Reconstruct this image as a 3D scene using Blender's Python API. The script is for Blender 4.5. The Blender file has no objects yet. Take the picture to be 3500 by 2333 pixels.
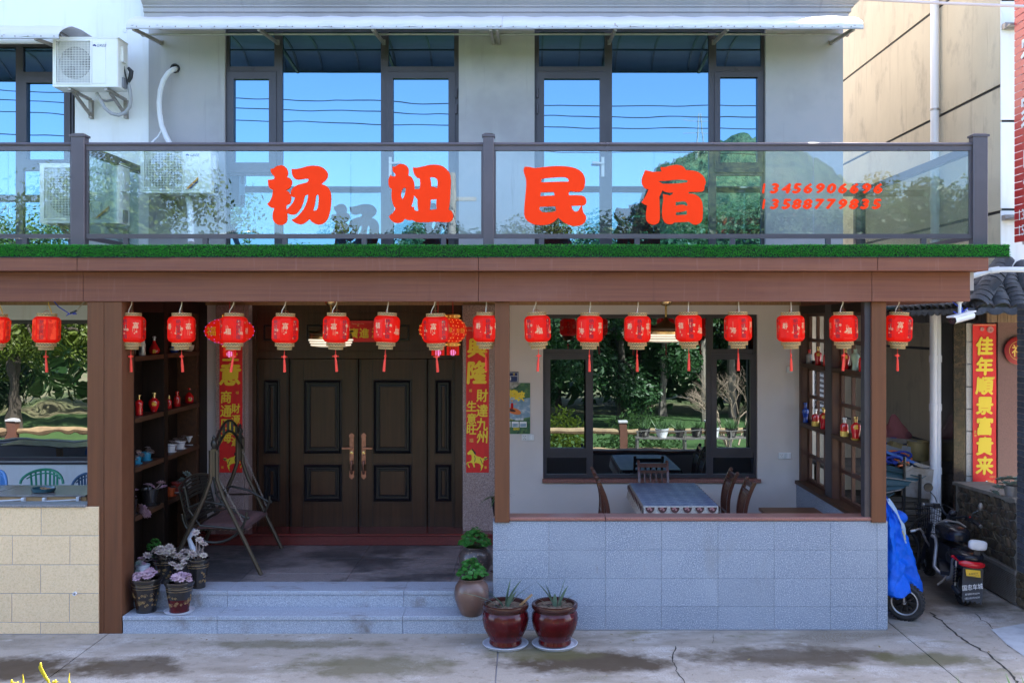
import bpy, math, random
from mathutils import Vector, Matrix, noise
C = bpy.context
S = C.scene
R = math.radians
PI = math.pi

# ---------------------------------------------------------------- camera, sky, sun, exposure
cam_d = bpy.data.cameras.new('camera')
cam = bpy.data.objects.new('camera', cam_d)
S.collection.objects.link(cam)
cam.location = (0.0, -10.6, 3.27)
cam.rotation_euler = (R(90), 0, 0)
cam_d.sensor_width = 36.0
cam_d.lens = 36.0 * 3400 / 3500
cam_d.shift_x = -55 / 3500
cam_d.shift_y = -61.5 / 3500
cam_d.clip_start = 0.1
cam_d.clip_end = 3000
S.camera = cam

SUN_EL, SUN_AZ = R(52), R(42)          # azimuth from +Y (behind the house) towards +X
world = bpy.data.worlds.new('World')
S.world = world
world.use_nodes = True
wn = world.node_tree
sky = wn.nodes.new('ShaderNodeTexSky')
sky.sky_type = 'NISHITA'
sky.sun_disc = False
sky.sun_elevation = SUN_EL
sky.sun_rotation = SUN_AZ
sky.air_density = 0.55
sky.dust_density = 2.2
sky.altitude = 0
sky.ozone_density = 1.0
wn.links.new(sky.outputs[0], wn.nodes['Background'].inputs[0])
wn.nodes['Background'].inputs[1].default_value = 0.15
sun_d = bpy.data.lights.new('sun', 'SUN')
sun_d.energy = 5.0
sun_d.angle = R(0.5)
sun_d.color = (1.0, 0.94, 0.85)
sun = bpy.data.objects.new('sun', sun_d)
S.collection.objects.link(sun)
sd = Vector((math.sin(SUN_AZ) * math.cos(SUN_EL), math.cos(SUN_AZ) * math.cos(SUN_EL), math.sin(SUN_EL)))
sun.rotation_euler = sd.to_track_quat('Z', 'Y').to_euler()
sun.location = sd * 60
S.view_settings.view_transform = 'Standard'
S.view_settings.look = 'None'
S.view_settings.gamma = 1
S.view_settings.exposure = 2.95
S.view_settings.use_curve_mapping = False
cy = S.cycles
cy.use_denoising = True
cy.max_bounces = 8
cy.diffuse_bounces = 4
cy.glossy_bounces = 4
cy.transparent_max_bounces = 16
cy.sample_clamp_indirect = 8

# ---------------------------------------------------------------- helpers
col = S.collection
F, PX, PY, CH = 3400.0, 1805.0, 1105.0, 3.27
def X(px, D): return (px - PX) * D / F
def Z(py, D): return CH - (py - PY) * D / F
def Yd(D): return D - 10.6
def P(px, py, D): return Vector((X(px, D), Yd(D), Z(py, D)))

ROOT = {}
_gl = {}
def glyph(s, off=0.0, res=2):
    k = (s, off, res)
    if k not in _gl:
        c = bpy.data.curves.new('t', 'FONT'); c.body = s; c.size = 1.0; c.offset = off; c.resolution_u = res
        o = bpy.data.objects.new('t', c); col.objects.link(o)
        me = bpy.data.meshes.new_from_object(o.evaluated_get(C.evaluated_depsgraph_get()))
        vs = [v.co.copy() for v in me.vertices]; fs = [tuple(p.vertices) for p in me.polygons]
        bpy.data.objects.remove(o); bpy.data.curves.remove(c); bpy.data.meshes.remove(me)
        if vs:
            x0 = min(v.x for v in vs); x1 = max(v.x for v in vs); y0 = min(v.y for v in vs); y1 = max(v.y for v in vs)
        else: x0 = x1 = y0 = y1 = 0
        cx, cyy = (x0 + x1) / 2, (y0 + y1) / 2
        vs = [Vector((v.x - cx, v.y - cyy, 0)) for v in vs]
        _gl[k] = (vs, fs, x1 - x0, y1 - y0)
    return _gl[k]

def face_cam(x, y, z):       # local x right, local y up, facing the street (-Y)
    return Matrix.Translation((x, y, z)) @ Matrix.Rotation(R(90), 4, 'X')

class MB:
    def __init__(s): s.v, s.f, s.m = [], [], []
    def add(s, vs, fs, mi=0, M=None):
        n = len(s.v)
        for v in vs:
            v = Vector(v)
            s.v.append(M @ v if M is not None else v)
        for f in fs:
            s.f.append(tuple(i + n for i in f)); s.m.append(mi)
        return s
    def box(s, x0, x1, y0, y1, z0, z1, mi=0, M=None):
        vs = [(x0,y0,z0),(x1,y0,z0),(x1,y1,z0),(x0,y1,z0),(x0,y0,z1),(x1,y0,z1),(x1,y1,z1),(x0,y1,z1)]
        return s.add(vs, [(3,2,1,0),(4,5,6,7),(0,1,5,4),(1,2,6,5),(2,3,7,6),(3,0,4,7)], mi, M)
    def cbox(s, x0, x1, y0, y1, z0, z1, b=0.006, mi=0, M=None):   # box with chamfered edges towards -Y
        vs = [(x0,y1,z0),(x1,y1,z0),(x1,y1,z1),(x0,y1,z1),
              (x0,y0+b,z0),(x1,y0+b,z0),(x1,y0+b,z1),(x0,y0+b,z1),
              (x0+b,y0,z0+b),(x1-b,y0,z0+b),(x1-b,y0,z1-b),(x0+b,y0,z1-b)]
        fs = [(3,2,1,0)]
        for i in range(4):
            j = (i+1) % 4
            fs += [(i,j,4+j,4+i),(4+i,4+j,8+j,8+i)]
        fs.append((8,9,10,11))
        fs = [tuple(reversed(f)) if k == 0 else f for k, f in enumerate(fs)]
        return s.add(vs, fs, mi, M)
    def bar(s, p, q, w, h=None, mi=0, up=(0,0,1)):
        h = h or w
        p, q = Vector(p), Vector(q); d = (q - p); L = d.length; d.normalize()
        u = Vector(up)
        if abs(d.dot(u)) > 0.99: u = Vector((0,1,0))
        a = d.cross(u).normalized(); b = a.cross(d).normalized()
        vs = []
        for e in (p, q):
            for (i, j) in ((-1,-1),(1,-1),(1,1),(-1,1)):
                vs.append(e + a*(i*w/2) + b*(j*h/2))
        return s.add(vs, [(3,2,1,0),(4,5,6,7),(0,1,5,4),(1,2,6,5),(2,3,7,6),(3,0,4,7)], mi)
    def tube(s, pts, r, n=8, closed=False, mi=0):
        pts = [Vector(p) for p in pts]; N = len(pts)
        rs = r if isinstance(r, (list, tuple)) else [r]*N
        vs, fs = [], []
        prev = None
        for i, p in enumerate(pts):
            if closed: t = pts[(i+1) % N] - pts[i-1]
            else: t = pts[min(i+1, N-1)] - pts[max(i-1, 0)]
            t = t.normalized() if t.length > 1e-9 else Vector((0,0,1))
            if prev is None:
                u = Vector((0,0,1)) if abs(t.z) < 0.95 else Vector((1,0,0))
                a = t.cross(u).normalized()
            else:
                a = (prev - t*prev.dot(t))
                a = a.normalized() if a.length > 1e-6 else t.orthogonal().normalized()
            prev = a
            b = t.cross(a)
            for k in range(n):
                an = 2*PI*k/n
                vs.append(p + (a*math.cos(an) + b*math.sin(an))*rs[i])
        for i in range(N if closed else N-1):
            i2 = (i+1) % N
            for k in range(n):
                k2 = (k+1) % n
                fs.append((i*n+k, i*n+k2, i2*n+k2, i2*n+k))
        if not closed:
            fs.append(tuple(range(n-1, -1, -1))); fs.append(tuple(range((N-1)*n, N*n)))
        return s.add(vs, fs, mi)
    def lathe(s, prof, c=(0,0,0), n=20, mi=0, flute=0, fn=12, M=None, cap=True):
        vs, fs = [], []
        for (r, z) in prof:
            for k in range(n):
                a = 2*PI*k/n
                rr = r*(1 + flute*abs(math.cos(a*fn/2)) - flute*0.5) if flute else r
                vs.append((c[0] + rr*math.cos(a), c[1] + rr*math.sin(a), c[2] + z))
        m = len(prof)
        for i in range(m-1):
            for k in range(n):
                k2 = (k+1) % n
                fs.append((i*n+k, i*n+k2, (i+1)*n+k2, (i+1)*n+k))
        if cap:
            if prof[0][0] > 1e-4: fs.append(tuple(range(n-1,-1,-1)))
            if prof[-1][0] > 1e-4: fs.append(tuple(range((m-1)*n, m*n)))
        return s.add(vs, fs, mi, M)
    def ell(s, c, rx, ry, rz, nu=12, nv=8, mi=0, M=None):
        vs, fs = [], []
        for i in range(nv+1):
            t = PI*i/nv
            for k in range(nu):
                a = 2*PI*k/nu
                vs.append((c[0]+rx*math.sin(t)*math.cos(a), c[1]+ry*math.sin(t)*math.sin(a), c[2]-rz*math.cos(t)))
        for i in range(nv):
            for k in range(nu):
                k2 = (k+1) % nu
                fs.append((i*nu+k, i*nu+k2, (i+1)*nu+k2, (i+1)*nu+k))
        return s.add(vs, fs, mi, M)
    def text(s, t, M, size=1.0, off=0.0, mi=0, sx=1.0, shear=0.0, res=2):
        vs, fs, w, h = glyph(t, 0.0, res)
        sh = [(0, 0)] if off < .012 else [(-off*.8, 0), (off*.8, 0), (0, -off*.8), (0, off*.8)]
        for k, (dx, dy) in enumerate(sh):
            s.add([Vector(((v.x + dx + shear*v.y)*size*sx, (v.y + dy)*size, .0003*k)) for v in vs], fs, mi, M)
        return s
    def vtext(s, t, M, size, pitch, off=0.0, mi=0, sx=1.0, res=2):
        n = len(t)
        for i, ch in enumerate(t):
            s.text(ch, M @ Matrix.Translation((0, (n-1)/2*pitch - i*pitch, 0)), size, off, mi, sx, res=res)
        return s
    def panel(s, x0, x1, z0, z1, y, prof, mi=0):      # raised rectangular moulding; prof = [(inset, proud)...]
        loops = []
        for (i, d) in prof:
            n = len(s.v)
            for (a, b) in ((x0+i, z0+i), (x1-i, z0+i), (x1-i, z1-i), (x0+i, z1-i)):
                s.v.append(Vector((a, y-d, b)))
            loops.append(n)
        for a, b in zip(loops, loops[1:]):
            for k in range(4):
                k2 = (k+1) % 4
                s.f.append((a+k, a+k2, b+k2, b+k)); s.m.append(mi)
        n = loops[-1]
        s.f.append((n, n+1, n+2, n+3)); s.m.append(mi)
        return s
    def build(s, name, mats, parent=None, label=None, kind=None, smooth=True, ang=32):
        me = bpy.data.meshes.new(name)
        o = bpy.data.objects.new(name, me)
        off = ROOT.get(parent.name, Vector((0,0,0))) if parent else Vector((0,0,0))
        me.from_pydata([v - off for v in s.v], [], s.f)
        if not isinstance(mats, (list, tuple)): mats = [mats]
        for mt in mats: me.materials.append(mt)
        if len(mats) > 1: me.polygons.foreach_set('material_index', s.m)
        if smooth:
            me.polygons.foreach_set('use_smooth', [True]*len(s.f))
            me.set_sharp_from_angle(angle=R(ang))
        me.update()
        col.objects.link(o)
        if parent:
            o.parent = parent; ROOT[o.name] = off
        if label: o['label'] = label
        if kind: o['kind'] = kind
        return o

def thing(name, label, cat, loc=(0,0,0), group=None):
    o = bpy.data.objects.new(name, None); o.empty_display_size = 0.1
    col.objects.link(o); o.location = loc
    o['label'] = label; o['category'] = cat
    if group: o['group'] = group
    ROOT[o.name] = Vector(loc)
    return o
def tag(o, label, cat, group=None):
    o['label'] = label; o['category'] = cat
    if group: o['group'] = group
    return o
def struct(o, kind='structure'):
    o['kind'] = kind; return o
def dup(root, loc, rotz=None, label=None, scale=None):
    r = root.copy(); col.objects.link(r); r.location = loc
    if rotz is not None: r.rotation_euler = (0,0,rotz)
    if label: r['label'] = label
    if scale: r.scale = (scale,)*3
    for ch in list(root.children):
        c = ch.copy(); col.objects.link(c); c.parent = r
        for g in list(ch.children):
            d = g.copy(); col.objects.link(d); d.parent = c
    return r
def piece(src, parent, loc=(0,0,0), rot=None, scale=None, mat=None):   # another copy of one piece, sharing its mesh
    c = src.copy(); col.objects.link(c); c.parent = parent; c.location = loc
    if rot is not None: c.rotation_euler = rot
    if scale: c.scale = scale
    return c

# ---------------------------------------------------------------- materials
def lk(nt, a, b): nt.links.new(a, b)
def mat(name, colr, rough=0.6, metal=0.0, spec=0.5, var=None, bump=None, coat=0.0, trans=0.0, emis=None, rnd=0.0, alpha=None, rvar=0.0, sss=0.0):
    """var = list of (scale, colour2, lo, hi, (sx,sy,sz)) noise layers; bump = list of (scale, strength, distance)"""
    m = bpy.data.materials.new(name); m.use_nodes = True
    nt = m.node_tree; b = nt.nodes['Principled BSDF']
    tc = nt.nodes.new('ShaderNodeTexCoord')
    rgb = nt.nodes.new('ShaderNodeRGB'); rgb.outputs[0].default_value = (*colr, 1)
    cur = rgb.outputs[0]
    for (sc, c2, lo, hi, st) in (var or []):
        mp = nt.nodes.new('ShaderNodeMapping'); mp.inputs['Scale'].default_value = st
        lk(nt, tc.outputs['Object'], mp.inputs['Vector'])
        nz = nt.nodes.new('ShaderNodeTexNoise'); nz.inputs['Scale'].default_value = sc; nz.inputs['Detail'].default_value = 5; nz.inputs['Roughness'].default_value = 0.62
        lk(nt, mp.outputs[0], nz.inputs['Vector'])
        mr = nt.nodes.new('ShaderNodeMapRange'); mr.inputs[1].default_value = lo; mr.inputs[2].default_value = hi
        lk(nt, nz.outputs[0], mr.inputs[0])
        mx = nt.nodes.new('ShaderNodeMix'); mx.data_type = 'RGBA'
        lk(nt, mr.outputs[0], mx.inputs[0]); lk(nt, cur, mx.inputs[6]); mx.inputs[7].default_value = (*c2, 1)
        cur = mx.outputs[2]
    if rnd:
        oi = nt.nodes.new('ShaderNodeObjectInfo'); hs = nt.nodes.new('ShaderNodeHueSaturation')
        mr = nt.nodes.new('ShaderNodeMapRange'); mr.inputs[3].default_value = 1-rnd; mr.inputs[4].default_value = 1+rnd
        lk(nt, oi.outputs['Random'], mr.inputs[0]); lk(nt, mr.outputs[0], hs.inputs['Value']); lk(nt, cur, hs.inputs['Color'])
        cur = hs.outputs[0]
    lk(nt, cur, b.inputs['Base Color'])
    b.inputs['Roughness'].default_value = rough
    if rvar:
        nz = nt.nodes.new('ShaderNodeTexNoise'); nz.inputs['Scale'].default_value = 4; nz.inputs['Detail'].default_value = 6
        lk(nt, tc.outputs['Object'], nz.inputs['Vector'])
        mr = nt.nodes.new('ShaderNodeMapRange'); mr.inputs[1].default_value = .3; mr.inputs[2].default_value = .7
        mr.inputs[3].default_value = max(0.02, rough-rvar); mr.inputs[4].default_value = min(1, rough+rvar)
        lk(nt, nz.outputs[0], mr.inputs[0]); lk(nt, mr.outputs[0], b.inputs['Roughness'])
    b.inputs['Metallic'].default_value = metal
    b.inputs['Specular IOR Level'].default_value = spec
    b.inputs['Coat Weight'].default_value = coat
    b.inputs['Coat Roughness'].default_value = 0.08
    if sss:
        b.inputs['Subsurface Weight'].default_value = sss
        b.inputs['Subsurface Radius'].default_value = (0.05, 0.02, 0.02)
    prevn = None
    for (sc, stn, dist) in (bump or []):
        nz = nt.nodes.new('ShaderNodeTexNoise'); nz.inputs['Scale'].default_value = sc; nz.inputs['Detail'].default_value = 3
        lk(nt, tc.outputs['Object'], nz.inputs['Vector'])
        bp = nt.nodes.new('ShaderNodeBump'); bp.inputs['Strength'].default_value = stn; bp.inputs['Distance'].default_value = dist
        lk(nt, nz.outputs[0], bp.inputs['Height'])
        if prevn: lk(nt, prevn, bp.inputs['Normal'])
        prevn = bp.outputs[0]
    if prevn: lk(nt, prevn, b.inputs['Normal'])
    if emis:
        b.inputs['Emission Color'].default_value = (*emis[0], 1); b.inputs['Emission Strength'].default_value = emis[1]
    out = nt.nodes['Material Output']
    if trans:
        tr = nt.nodes.new('ShaderNodeBsdfTranslucent'); lk(nt, cur, tr.inputs[0])
        ms = nt.nodes.new('ShaderNodeMixShader'); ms.inputs[0].default_value = trans
        lk(nt, b.outputs[0], ms.inputs[1]); lk(nt, tr.outputs[0], ms.inputs[2]); lk(nt, ms.outputs[0], out.inputs[0])
    return m

def glassmat(name, base_fac, tint, see=0.0, wav=None, refl=(1,1,1), edge=0.5, dirt=0.0):
    """coated pane: glossy reflection over a dark body (see=0) or over a tinted clear body (see=1)"""
    m = bpy.data.materials.new(name); m.use_nodes = True
    nt = m.node_tree; nt.nodes.remove(nt.nodes['Principled BSDF']); out = nt.nodes['Material Output']
    g = nt.nodes.new('ShaderNodeBsdfGlossy'); g.inputs['Roughness'].default_value = 0.0; g.inputs[0].default_value = (*refl, 1)
    if see: b = nt.nodes.new('ShaderNodeBsdfTransparent')
    else: b = nt.nodes.new('ShaderNodeBsdfDiffuse')
    b.inputs[0].default_value = (*tint, 1)
    lw = nt.nodes.new('ShaderNodeLayerWeight'); lw.inputs['Blend'].default_value = 0.25
    mr = nt.nodes.new('ShaderNodeMapRange'); mr.inputs[3].default_value = base_fac; mr.inputs[4].default_value = min(1, base_fac + edge)
    lk(nt, lw.outputs['Fresnel'], mr.inputs[0])
    ms = nt.nodes.new('ShaderNodeMixShader')
    lk(nt, mr.outputs[0], ms.inputs[0]); lk(nt, b.outputs[0], ms.inputs[1]); lk(nt, g.outputs[0], ms.inputs[2])
    last = ms.outputs[0]
    tc = nt.nodes.new('ShaderNodeTexCoord')
    if wav:
        mp = nt.nodes.new('ShaderNodeMapping'); mp.inputs['Scale'].default_value = wav[2]
        lk(nt, tc.outputs['Object'], mp.inputs[0])
        nz = nt.nodes.new('ShaderNodeTexNoise'); nz.inputs['Scale'].default_value = wav[0]; nz.inputs['Detail'].default_value = 1.5
        lk(nt, mp.outputs[0], nz.inputs['Vector'])
        bp = nt.nodes.new('ShaderNodeBump'); bp.inputs['Strength'].default_value = 1.0; bp.inputs['Distance'].default_value = wav[1]
        lk(nt, nz.outputs[0], bp.inputs['Height']); lk(nt, bp.outputs[0], g.inputs['Normal'])
    if dirt:
        df = nt.nodes.new('ShaderNodeBsdfDiffuse'); df.inputs[0].default_value = (.5,.52,.5,1)
        nz = nt.nodes.new('ShaderNodeTexNoise'); nz.inputs['Scale'].default_value = 3; nz.inputs['Detail'].default_value = 8
        lk(nt, tc.outputs['Object'], nz.inputs['Vector'])
        mr2 = nt.nodes.new('ShaderNodeMapRange'); mr2.inputs[1].default_value = .4; mr2.inputs[2].default_value = .75; mr2.inputs[4].default_value = dirt
        lk(nt, nz.outputs[0], mr2.inputs[0])
        m2 = nt.nodes.new('ShaderNodeMixShader'); lk(nt, mr2.outputs[0], m2.inputs[0]); lk(nt, last, m2.inputs[1]); lk(nt, df.outputs[0], m2.inputs[2])
        last = m2.outputs[0]
    lk(nt, last, out.inputs[0])
    return m

U = (1,1,1)
M = {}
M['plaster'] = mat('grey_plaster', (.45,.41,.40), .95, spec=.2, var=[(1.2,(.37,.365,.37),.35,.7,U),(160,(.36,.355,.36),.45,.75,U),(2.0,(.47,.45,.44),.58,.8,(2,1,.35)),(3.2,(.27,.25,.24),.60,.85,(3,1,.22)),(.6,(.33,.30,.29),.5,.75,U)], bump=[(220,.35,.004),(60,.2,.004)])
M['white_wall'] = mat('white_plaster', (.80,.80,.80), .85, var=[(1.0,(.72,.71,.69),.5,.8,(1,1,.5)),(3.,(.70,.68,.64),.54,.8,(3,1,.25))], bump=[(120,.15,.003)])
M['porch_wall'] = mat('porch_wall_paint', (.68,.60,.55), .85, var=[(1.1,(.60,.54,.50),.4,.75,U)], bump=[(150,.12,.002)])
M['beige'] = mat('beige_render', (.57,.505,.38), .95, spec=.2, var=[(.8,(.50,.44,.33),.42,.75,(1,1.6,1)),(2.2,(.34,.30,.24),.56,.82,(1,1.2,.8)),(3,(.40,.34,.26),.58,.8,(1,4,.25))], bump=[(90,.4,.006),(25,.15,.006)])
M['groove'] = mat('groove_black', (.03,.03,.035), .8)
M['fascia'] = mat('brown_cladding', (.215,.084,.050), .55, spec=.2, var=[(3,(.15,.057,.043),.35,.7,(.3,1,14)),(1.2,(.22,.095,.07),.55,.8,(.6,1,1)),(5,(.25,.12,.095),.60,.85,(5,1,.3)),(3,(.13,.05,.038),.62,.8,(4,1,.25))], bump=[(8,.06,.002)], rvar=.08)
M['column'] = mat('brown_column_sheet', (.165,.066,.032), .5, spec=.18, var=[(3,(.115,.05,.027),.35,.75,(8,1,.3))], rvar=.08)
M['rail'] = mat('dark_bronze_rail', (.085,.068,.078), .35, metal=.25, var=[(2,(.11,.09,.10),.5,.8,U)], rvar=.08)
M['frame'] = mat('charcoal_window_frame', (.052,.045,.052), .42, metal=.2, var=[(2,(.07,.062,.07),.5,.8,U)])
M['door'] = mat('dark_bronze_door', (.056,.023,.012), .3, spec=.3, var=[(4,(.030,.012,.007),.35,.7,(9,1,.35)),(1.3,(.080,.034,.018),.55,.8,(3,1,.4))], bump=[(30,.05,.001)])
M['door_dark'] = mat('dark_door_moulding', (.010,.010,.013), .3, spec=.3)
M['bronze'] = mat('rose_bronze', (.36,.17,.12), .35, metal=.8, var=[(20,(.24,.11,.08),.4,.7,U)])
M['granite_pink'] = mat('pink_brown_granite', (.40,.28,.25), .4, var=[(130,(.13,.09,.085),.48,.56,U),(90,(.52,.42,.39),.56,.64,U),(1.4,(.30,.20,.175),.5,.8,U)], spec=.4)
M['granite_grey'] = mat('flamed_grey_granite', (.32,.365,.435), .8, spec=.2, var=[(115,(.15,.18,.235),.46,.56,U),(95,(.58,.62,.68),.54,.62,U),(1.1,(.33,.37,.43),.45,.8,U),(2.2,(.25,.265,.28),.58,.85,(1,1,.6)),(5,(.24,.24,.235),.66,.8,(2,1,.4))], bump=[(200,.2,.002)], rnd=.05)
M['granite_step'] = mat('step_granite', (.37,.41,.47), .65, spec=.3, var=[(130,(.24,.27,.33),.46,.58,U),(105,(.54,.58,.64),.54,.64,U),(2.6,(.19,.17,.155),.54,.74,(1,2,1))], bump=[(200,.15,.002)])
M['porch_floor'] = mat('porch_floor_stone', (.30,.265,.26), .5, var=[(1.1,(.048,.05,.056),.42,.54,(1,1.3,1)),(5,(.12,.11,.11),.56,.70,U),(120,(.14,.12,.115),.48,.6,U),(.9,(.26,.22,.21),.55,.75,U)], rvar=.12)
M['red_stone'] = mat('polished_red_stone', (.17,.028,.022), .22, var=[(90,(.10,.018,.016),.45,.65,U),(6,(.26,.09,.07),.68,.8,(1,1,4))], coat=.3)
M['coping'] = mat('red_granite_coping', (.34,.15,.115), .3, spec=.35, var=[(110,(.18,.08,.068),.46,.6,U)])
M['beige_block'] = mat('beige_split_block', (.80,.60,.36), .92, var=[(60,(.66,.48,.27),.45,.7,U),(110,(.86,.70,.48),.55,.7,U)], bump=[(90,.6,.006)], rnd=.05)
M['mortar'] = mat('grey_mortar', (.42,.42,.46), .9, bump=[(60,.3,.003)])
M['sill_stone'] = mat('dark_sill_stone', (.22,.23,.25), .3, var=[(120,(.12,.13,.14),.45,.6,U)])
M['ceiling_wood'] = mat('pine_ceiling_board', (.40,.22,.10), .5, var=[(3,(.30,.15,.07),.4,.7,(12,.4,1))], rnd=.12)
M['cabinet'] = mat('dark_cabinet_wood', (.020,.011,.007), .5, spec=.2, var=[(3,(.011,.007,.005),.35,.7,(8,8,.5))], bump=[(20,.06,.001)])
M['shelf_wood'] = mat('stained_shelf_wood', (.085,.038,.018), .5, spec=.25, var=[(4,(.05,.024,.014),.35,.7,(6,.4,6))])
M['lattice'] = mat('red_brown_lattice_wood', (.105,.042,.024), .4, var=[(4,(.06,.024,.015),.35,.7,(6,6,.4))])
M['glass_up'] = glassmat('upper_window_glass', .29, (.008,.010,.012), wav=(1.1,.0014,(1,1,1)), refl=(.36,.70,1))
M['glass_low'] = glassmat('porch_window_glass', .235, (.004,.006,.008), wav=(1.5,.0016,(1,1,1)), refl=(.80,.95,1))
M['glass_low_wavy'] = glassmat('neighbour_window_glass', .27, (.004,.006,.008), wav=(1.6,.004,(1,1,1)), refl=(.95,1,1))
M['glass_rail'] = glassmat('balcony_glass', .045, (.88,.93,.90), see=1, wav=(1.0,.0008,(1,1,1)), refl=(.8,.9,.95), edge=.5, dirt=.03)
M['awning'] = mat('pale_awning_sheet', (.62,.62,.66), .35, trans=.12, var=[(3,(.52,.52,.55),.5,.8,(.6,4,4))], spec=.5)
M['steel'] = mat('brushed_steel', (.42,.40,.38), .35, metal=.8, var=[(6,(.30,.27,.25),.5,.75,U)])
M['steel_dull'] = mat('dull_galvanised', (.34,.31,.28), .5, metal=.5, var=[(8,(.24,.19,.15),.5,.75,U)])
M['ac'] = mat('ac_cream_paint', (.78,.77,.74), .4, var=[(1.5,(.70,.68,.63),.5,.8,U)])
M['ac_grille'] = mat('ac_grille_plastic', (.62,.61,.60), .45)
M['ac_dark'] = mat('ac_dark_inside', (.05,.05,.055), .7)
M['ac_fan'] = mat('ac_fan_grey', (.22,.22,.24), .5)
M['blue_print'] = mat('blue_print', (.02,.025,.20), .5)
M['orange_print'] = mat('orange_print', (.75,.25,.05), .5)
M['white_print'] = mat('white_print', (.82,.82,.82), .5)
M['foam'] = mat('white_foam_pipe', (.68,.68,.69), .7, bump=[(25,.5,.008)])
M['foam_grey'] = mat('grey_taped_pipe', (.36,.36,.38), .6, bump=[(25,.4,.006)])
M['black'] = mat('black_rubber', (.018,.018,.02), .55)
M['black_gloss'] = mat('black_plastic', (.014,.015,.02), .25)
M['pvc'] = mat('white_pvc', (.74,.74,.76), .35, var=[(2,(.62,.60,.58),.5,.8,(1,1,.4))])
M['vinyl'] = mat('red_vinyl', (.95,.045,.006), .6, spec=.1)
M['turf'] = mat('artificial_turf', (.05,.40,.04), .6, var=[(2.5,(.09,.33,.05),.5,.7,U),(40,(.14,.46,.06),.5,.75,U),(70,(.02,.2,.03),.5,.7,U)], trans=.25)
M['turf_base'] = mat('turf_backing', (.018,.03,.028), .9)
M['lantern_red'] = mat('red_lantern_silk', (.90,.014,.006), .36, spec=.3, trans=.42, emis=((1,.02,.004), .035), var=[(6,(.70,.012,.010),.4,.7,(1,1,.3))])  # faint red glow added to the silk to brighten the shades
M['lantern_pat'] = mat('orange_lantern_silk', (.88,.09,.03), .5, spec=.2, trans=.42, emis=((1,.07,.02), .05), var=[(14,(.6,.02,.01),.46,.54,(1,1,.6))])  # same added glow on the patterned silk
M['bamboo'] = mat('cream_lantern_rim', (.55,.36,.15), .6)
M['rim_dark'] = mat('rim_dark_gap', (.06,.03,.02), .7)
M['gold'] = mat('gold_print', (.78,.50,.10), .35, metal=.25)
M['dull_gold'] = mat('dull_gold_paint', (.34,.21,.08), .4)
M['gold_pale'] = mat('pale_gold_print', (.80,.52,.28), .4)
M['yellow'] = mat('yellow_gold_ink', (.86,.62,.03), .5)
M['ink'] = mat('black_ink', (.03,.012,.03), .5)
M['tassel'] = mat('red_tassel', (.85,.05,.025), .6)
M['plaque_red'] = mat('shaded_red_plaque', (.30,.008,.008), .5)  # porch shade on the plaque is put into this darker red
M['banner'] = mat('red_banner_paper', (.74,.012,.010), .55, var=[(3,(.5,.008,.008),.45,.75,(3,1,.4))])
M['wire'] = mat('white_wire', (.75,.68,.58), .5)
M['wire_yellow'] = mat('yellow_wire', (.75,.5,.08), .5)
M['wire_blue'] = mat('blue_wire', (.02,.06,.5), .5)
M['wire_red'] = mat('red_wire', (.45,.03,.02), .5)
M['chain'] = mat('brass_chain', (.35,.24,.12), .4, metal=.7)
M['brass'] = mat('polished_brass', (.62,.42,.18), .22, metal=.85)
M['fan_body'] = mat('bronze_fan_body', (.12,.075,.04), .4, metal=.5)
M['lamp_on'] = mat('lit_fan_lamp', (.8,.78,.72), .4, emis=((1,.90,.74), .11))
M['led_warm'] = mat('lit_warm_led', (.9,.6,.2), .4, emis=((1,.5,.08), .12))
M['led_purple'] = mat('lit_purple_led', (.6,.3,.9), .4, emis=((.6,.15,1), .12))
M['led_pink'] = mat('lit_pink_led', (.9,.5,.9), .4, emis=((1,.25,.7), .08))
M['palace_red'] = mat('round_lantern_red', (.42,.012,.012), .3, trans=.3, emis=((1,.02,.005), .07))
M['bottle_red'] = mat('red_bottle_glaze', (.52,.008,.010), .12, coat=.6)
M['bottle_blue'] = mat('blue_bottle_glass', (.01,.05,.30), .08, coat=.6)
M['bottle_celadon'] = mat('celadon_glaze', (.34,.46,.32), .25, coat=.3)
M['bottle_clear'] = mat('clear_bottle_glass', (.28,.26,.24), .08, coat=.6)
M['cream'] = mat('cream_glaze', (.62,.58,.48), .3)
M['teal_pot'] = mat('teal_plastic_pot', (.02,.17,.26), .3)
M['white_pot'] = mat('white_glazed_pot', (.62,.61,.60), .25, coat=.3)
M['orange_pot'] = mat('orange_pot', (.50,.085,.02), .4)
M['red_pot_small'] = mat('dark_red_pot', (.28,.03,.02), .3)
M['green_pot'] = mat('mint_pot', (.14,.40,.25), .4)
M['black_pot'] = mat('black_glazed_pot', (.016,.014,.014), .2, coat=.5, var=[(5,(.03,.024,.02),.5,.8,U)])
M['oxblood'] = mat('oxblood_glaze', (.085,.004,.006), .2, spec=.3, coat=.25, var=[(7,(.04,.004,.006),.45,.7,(1,1,.35)),(30,(.15,.02,.012),.6,.72,U)])
M['oxblood_rim'] = mat('dark_rim_glaze', (.045,.012,.010), .2, coat=.25)
M['jar'] = mat('brown_stoneware', (.17,.095,.07), .32, var=[(3,(.10,.06,.05),.45,.7,(1,1,2)),(14,(.24,.15,.11),.6,.75,U)], coat=.2)
M['jar_dark'] = mat('speckled_stoneware', (.085,.065,.06), .3, var=[(38,(.42,.28,.18),.60,.66,U),(4,(.14,.11,.11),.5,.7,U)], coat=.3)
M['soil'] = mat('dry_soil', (.16,.11,.075), .95, var=[(40,(.26,.19,.13),.5,.65,U),(25,(.07,.05,.035),.5,.7,U)], bump=[(50,.8,.02)])
M['saucer'] = mat('pale_plastic_saucer', (.62,.64,.70), .4)
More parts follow.
